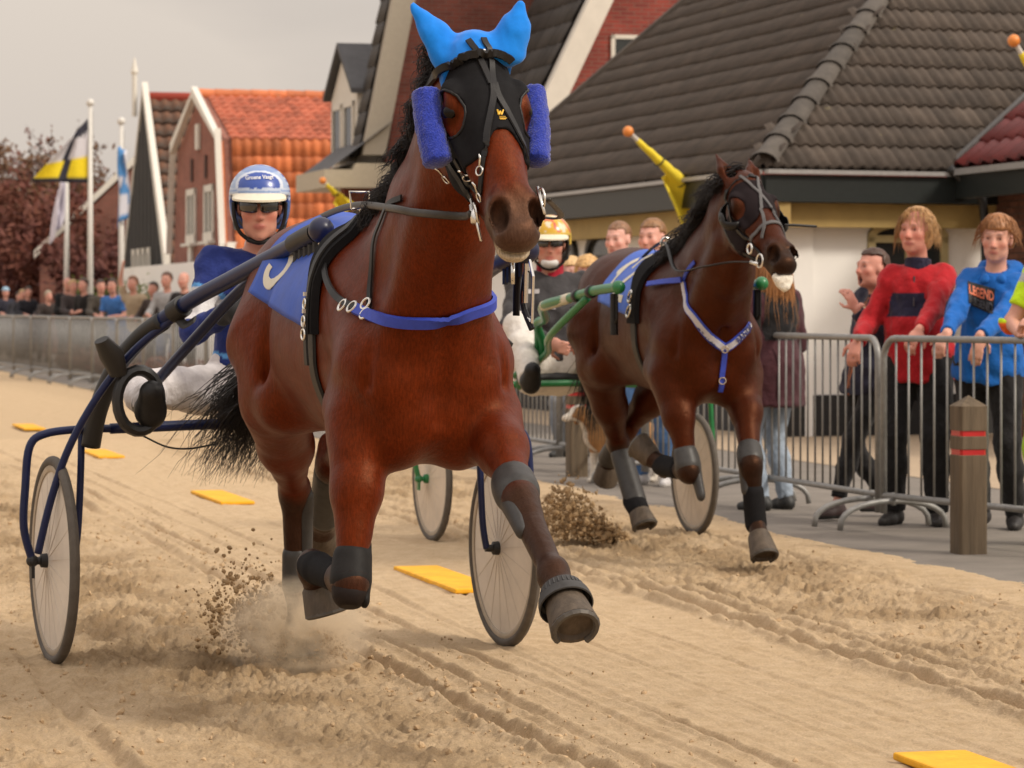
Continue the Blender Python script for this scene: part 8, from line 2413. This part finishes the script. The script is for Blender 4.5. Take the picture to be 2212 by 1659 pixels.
def bare_tree(px, base_py, top, Y, spread, label, leafm, seed, nleaf=5200, dense=.75, name='tree', lsz=.045):
    r = random.Random(seed); t = W(px, top, Y); H = t.z; root = empty(name, (t.x, Y, 0)); tag(root, label, 'tree' if name == 'tree' else 'shrub')
    bark = mat('reddish_bark', (.085, .050, .040), .9, noise=.3, nscale=6); tr = MB(); ends = []; tw = []
    def branch(p, d, L, rad, lev):
        n = 5; pts = [p]; dd = d
        for k in range(n):
            dd = (dd + Vector((r.gauss(0, .13), r.gauss(0, .13), r.uniform(-.02, .12)))).normalized(); pts.append(pts[-1] + dd * L / n)
        tr_ = tr if lev < 2 else None
        if lev < 2: tr.tube(pts, [rad * (1 - .6 * k / n) for k in range(n + 1)], 6, cap=False)
        else: tw.append(pts)
        if lev < 4:
            for k in range(r.randint(3, 5) if lev < 3 else 4):
                i = r.randint(1 if lev else 2, n); q = pts[i]; nd = (dd + Vector((r.gauss(0, .7), r.gauss(0, .7), r.uniform(-.1, .5)))).normalized(); branch(q, nd, L * r.uniform(.45, .72), rad * .45, lev + 1)
        else: ends.append(pts)
    for k in range(4):
        an = r.uniform(0, 6.28); branch(Vector((cos(an) * .12, sin(an) * .12, 0)), Vector((cos(an) * spread * .14, sin(an) * spread * .14, 1)).normalized(), H * r.uniform(.42, .55), .055, 0)
    tr.build('trunk', bark, root, True)
    strands('twigs', tw, .014, bark, root, nside=3)
    pts = []
    for k in range(nleaf):
        e = r.choice(ends); p = r.choice(e) + Vector((r.gauss(0, .10), r.gauss(0, .10), r.gauss(0, .10)))
        if p.z > H * dense and r.random() < .7: continue
        pts.append(p)
    v, f = leaf_cloud(pts, lsz, r); obj('crown', v, f, leafm, root)

def shrub(px, py, Y, w, h, label, leafm, seed, n=1500, size=.04, cat='shrub', name='shrub', group=None):
    r = random.Random(seed); c = W(px, py, Y); root = empty(name, (c.x, Y, 0)); tag(root, label, cat, group); st = MB(); pts = []
    for k in range(14):
        an = r.uniform(0, 6.28); L = h * r.uniform(.6, 1.0); d = Vector((cos(an) * w * .5 / h, sin(an) * w * .3 / h, 1)).normalized(); q = [Vector((r.uniform(-.1, .1) * w, r.uniform(-.1, .1), 0))]
        for i in range(5): d = (d + Vector((r.gauss(0, .12), r.gauss(0, .12), 0))).normalized(); q.append(q[-1] + d * L / 5)
        st.tube(q, [.012, .011, .009, .007, .005, .003], 5); 
        for i in range(n // 14):
            p = r.choice(q[1:]) + Vector((r.gauss(0, .07 * w), r.gauss(0, .07), r.gauss(0, .07 * h))); pts.append(p if p.z > .02 else Vector((p.x, p.y, .05)))
    st.build('stem', mat('reddish_bark', (.085, .050, .040), .9), root)
    v, f = leaf_cloud(pts, size, r); obj('foliage', v, f, leafm, root)

redl = mat('rust_red_leaf', (.115, .030, .022), .8, col2=(.16, .055, .03), nscale=3); brl = mat('brown_leaf', (.10, .050, .028), .8, col2=(.15, .075, .03), nscale=3); grl = mat('green_leaf', (.10, .15, .022), .7, col2=(.17, .19, .04), nscale=3); dkr = mat('dark_red_leaf', (.085, .022, .020), .8, col2=(.13, .04, .025), nscale=3)
for i, (px, top, Y, sp, lb, lm, nl, dn) in enumerate(((20, 250, 96, 1.3, 'bare rusty-brown tree at the left picture edge', brl, 6000, .70), (95, 262, 100, 1.3, 'bare rusty-brown tree behind the yellow flag', redl, 6500, .66), (165, 300, 104, 1.3, 'brown leafless tree between the two left flagpoles', brl, 5500, .62), (232, 330, 100, 1.2, 'bare brownish tree between the flagpoles and the black house', brl, 5500, .66))):
    bare_tree(px, 0, top, Y, sp, lb, lm, 11 + i, nl * 2, dn, lsz=.10)
for i, (px, Y, w, h, lb, lm) in enumerate(((15, 90, 3.2, 3.0, 'dark red hedge shrub at the left edge behind the crowd', dkr), (75, 88, 3.2, 3.1, 'dark red hedge shrub below the yellow flag', redl), (130, 86, 3.0, 2.8, 'dark red hedge shrub behind the bald man', dkr), (185, 85, 3.0, 2.7, 'rusty hedge shrub behind the tallest flagpole', redl), (225, 82, 2.4, 2.3, 'rusty hedge shrub behind the blue flag', dkr))):
    shrub(px, 661, Y, w, h * 1.45, lb, lm, 31 + i, 11000, .10)
shrub(262, 661, 72, 1.6, 1.95, 'yellow-green shrub behind the man in the blue T-shirt', grl, 41, 3200, .05)
shrub(318, 661, 67, 1.9, 1.75, 'green shrub behind the person with the raised arm', grl, 42, 3200, .05)
for i, (px, py, lb) in enumerate(((165, 800, 'low rusty plant at the far end of the planted bed'), (215, 815, 'low rusty plant in the bed, left of the wheel arch'), (268, 828, 'low rusty plant in the middle of the bed'), (325, 842, 'low rusty plant beside the foot rest'), (385, 860, 'low rusty plant behind the driver\'s white leg'))):
    g = G(px, py); shrub(px, 661, g.y + .4, 1.3, .62, lb, redl, 51 + i, 900, .035, 'plant', 'bed_plant', 'plants in the bed by the far barrier')
a, b = G(150, 812), G(440, 885)
kb = MB().prism([a, b, b + Vector((0, 0, .12)), a + Vector((0, 0, .12))], N3 * .14); tag(kb.build('kerb', mat('concrete_kerb', (.22, .20, .17), .9, noise=.25), None), kind='structure')
sb = MB().add([a + N3 * .14 + Z3 * .02, b + N3 * .14 + Z3 * .02, b + N3 * 1.3 + Z3 * .02, a + N3 * 1.3 + Z3 * .02], [[0, 1, 2, 3]]); tag(sb.build('planted_bed', mat('bed_soil', (.10, .07, .05), .95, noise=.3), None), kind='structure')
# ------------------------------------------------------------------ sand thrown up by the hooves
def clods(name, n, seed, place, size, label, matr):
    r = random.Random(seed); v = []; f = []
    ico = [(0, 0, 1), (.9, 0, .45), (.28, .85, .45), (-.72, .53, .45), (-.72, -.53, .45), (.28, -.85, .45), (.72, .53, -.45), (-.28, .85, -.45), (-.9, 0, -.45), (-.28, -.85, -.45), (.72, -.53, -.45), (0, 0, -1)]
    fa = [(0, 1, 2), (0, 2, 3), (0, 3, 4), (0, 4, 5), (0, 5, 1), (1, 6, 2), (2, 7, 3), (3, 8, 4), (4, 9, 5), (5, 10, 1), (6, 7, 2), (7, 8, 3), (8, 9, 4), (9, 10, 5), (10, 6, 1), (11, 7, 6), (11, 8, 7), (11, 9, 8), (11, 10, 9), (11, 6, 10)]
    for i in range(n):
        p = place(r)
        if p is None or p.z < .01: continue
        s_ = min(size * r.lognormvariate(-.15, .75), size * 3.4); k = len(v); st = Vector((r.uniform(.6, 1.3), r.uniform(.6, 1.3), r.uniform(.6, 1.2)))
        q = Matrix.Rotation(r.uniform(0, 6.28), 3, Vector((r.gauss(0, 1), r.gauss(0, 1), r.gauss(0, 1))).normalized())
        for c in ico: w_ = q @ Vector((c[0] * st.x, c[1] * st.y, c[2] * st.z)); v.append(p + w_ * s_ * r.uniform(.75, 1.2))
        f += [[a + k for a in t] for t in fa]
    o = obj(name, v, f, matr); tag(o, label, 'sand', kind='stuff'); return o

sandm = mat('flying_sand', (.36, .24, .125), .95, noise=.3, nscale=50)
hoof1 = W(655, 1420, 10.88)
def pl1(r):
    # fan thrown back and to the side of the hind hoof
    t = r.random() ** .75; an = r.gauss(2.45, .30); L = t * r.uniform(.06, .50)
    return Vector((hoof1.x - .05 + cos(an) * L * .85, hoof1.y + r.uniform(-.05, .45) * t, max(.010, .02 + sin(an) * L * .95 + .04 * r.random())))
def pl1b(r):
    an = r.uniform(.3, 2.9); L = r.uniform(.03, .17); return Vector((hoof1.x + cos(an) * L, hoof1.y + r.uniform(-.1, .12), .02 + sin(an) * L * .9))
clods('sand_spray', 3200, 3, pl1, .0036, 'dark clods of sand thrown up behind the leading horse\'s hind hoof', sandm)
clods('sand_spray', 4200, 4, pl1b, .0021, 'fine sand bursting round the leading horse\'s hind hoof', sandm)
hoof2 = W(1385, 1130, 16.5); hoof2.z = .02
def pl2(r):
    t = r.random() ** .8; L = t * .52; an = r.gauss(2.75, .20); return Vector((hoof2.x - .02 + cos(an) * L, hoof2.y + r.uniform(-.1, .5) * t, .015 + abs(sin(an)) * L * .85 + .06 * r.random() * t))
clods('sand_spray', 2600, 5, pl2, .0056, 'sand clods flying behind the dark bay horse\'s hind hoof', sandm)
# clods lying on the churned track
_rr = random.Random(16); _pp = []
for _k in range(5200):
    _Y = 7.6 + 12 * _rr.random() ** 1.6; _u = _rr.choice((_rr.gauss(1.2, .55), _rr.gauss(.2, .5), _rr.gauss(4.75, .4), _rr.gauss(2.3, .25))); _pp.append(T(_u, _Y))
_zz = ground_height(np.array([p.x for p in _pp]), np.array([p.y for p in _pp]))[0]
_pit = iter(zip(_pp, _zz))
def pl3(r):
    p, z = next(_pit); p.z = z + .003; return p if p.z > .0 else None
clods('loose_clods', 5000, 6, pl3, .0042, 'loose clods lying on the churned sand', mat('loose_sand', (.44, .31, .18), .95, noise=.3, nscale=30))
# dust cloud
def dust(name, c, rad, dens, label, seed):
    o = MB().sphere((0, 0, 0), 1.0, 24, 16).build(name, None, None, True); o.location = c; o.scale = rad; tag(o, label, 'dust', kind='stuff')
    m = bpy.data.materials.new(name + '_vol'); m.use_nodes = True; n = m.node_tree.nodes; l = m.node_tree.links; n.clear(); out = n.new('ShaderNodeOutputMaterial'); pv = n.new('ShaderNodeVolumePrincipled')
    pv.inputs['Color'].default_value = (.95, .84, .68, 1); pv.inputs['Anisotropy'].default_value = .2
    tc = n.new('ShaderNodeTexCoord'); ln = n.new('ShaderNodeVectorMath'); ln.operation = 'LENGTH'; l.new(tc.outputs['Object'], ln.inputs[0])
    mr = n.new('ShaderNodeMapRange'); mr.inputs['From Min'].default_value = .15; mr.inputs['From Max'].default_value = 1.0; mr.inputs['To Min'].default_value = 1; mr.inputs['To Max'].default_value = 0; l.new(ln.outputs['Value'], mr.inputs['Value'])
    nz = n.new('ShaderNodeTexNoise'); nz.inputs['Scale'].default_value = 2.6; nz.inputs['Detail'].default_value = 6; nz.inputs['Roughness'].default_value = .7; nz.inputs['Distortion'].default_value = .6; l.new(tc.outputs['Object'], nz.inputs['Vector'])
    m2 = n.new('ShaderNodeMapRange'); m2.inputs['From Min'].default_value = .40; m2.inputs['From Max'].default_value = .68; l.new(nz.outputs['Fac'], m2.inputs['Value'])
    mu = n.new('ShaderNodeMath'); mu.operation = 'MULTIPLY'; l.new(mr.outputs['Result'], mu.inputs[0]); l.new(m2.outputs['Result'], mu.inputs[1]); m3 = n.new('ShaderNodeMath'); m3.operation = 'MULTIPLY'; m3.inputs[1].default_value = dens; l.new(mu.outputs['Value'], m3.inputs[0]); l.new(m3.outputs['Value'], pv.inputs['Density']); l.new(pv.outputs['Volume'], out.inputs['Volume'])
    o.data.materials.append(m)
dust('dust_cloud', (hoof1.x - .02, hoof1.y - .06, .15), (.27, .22, .20), 46, 'pale dust cloud round the leading horse\'s hind hoof', 1)
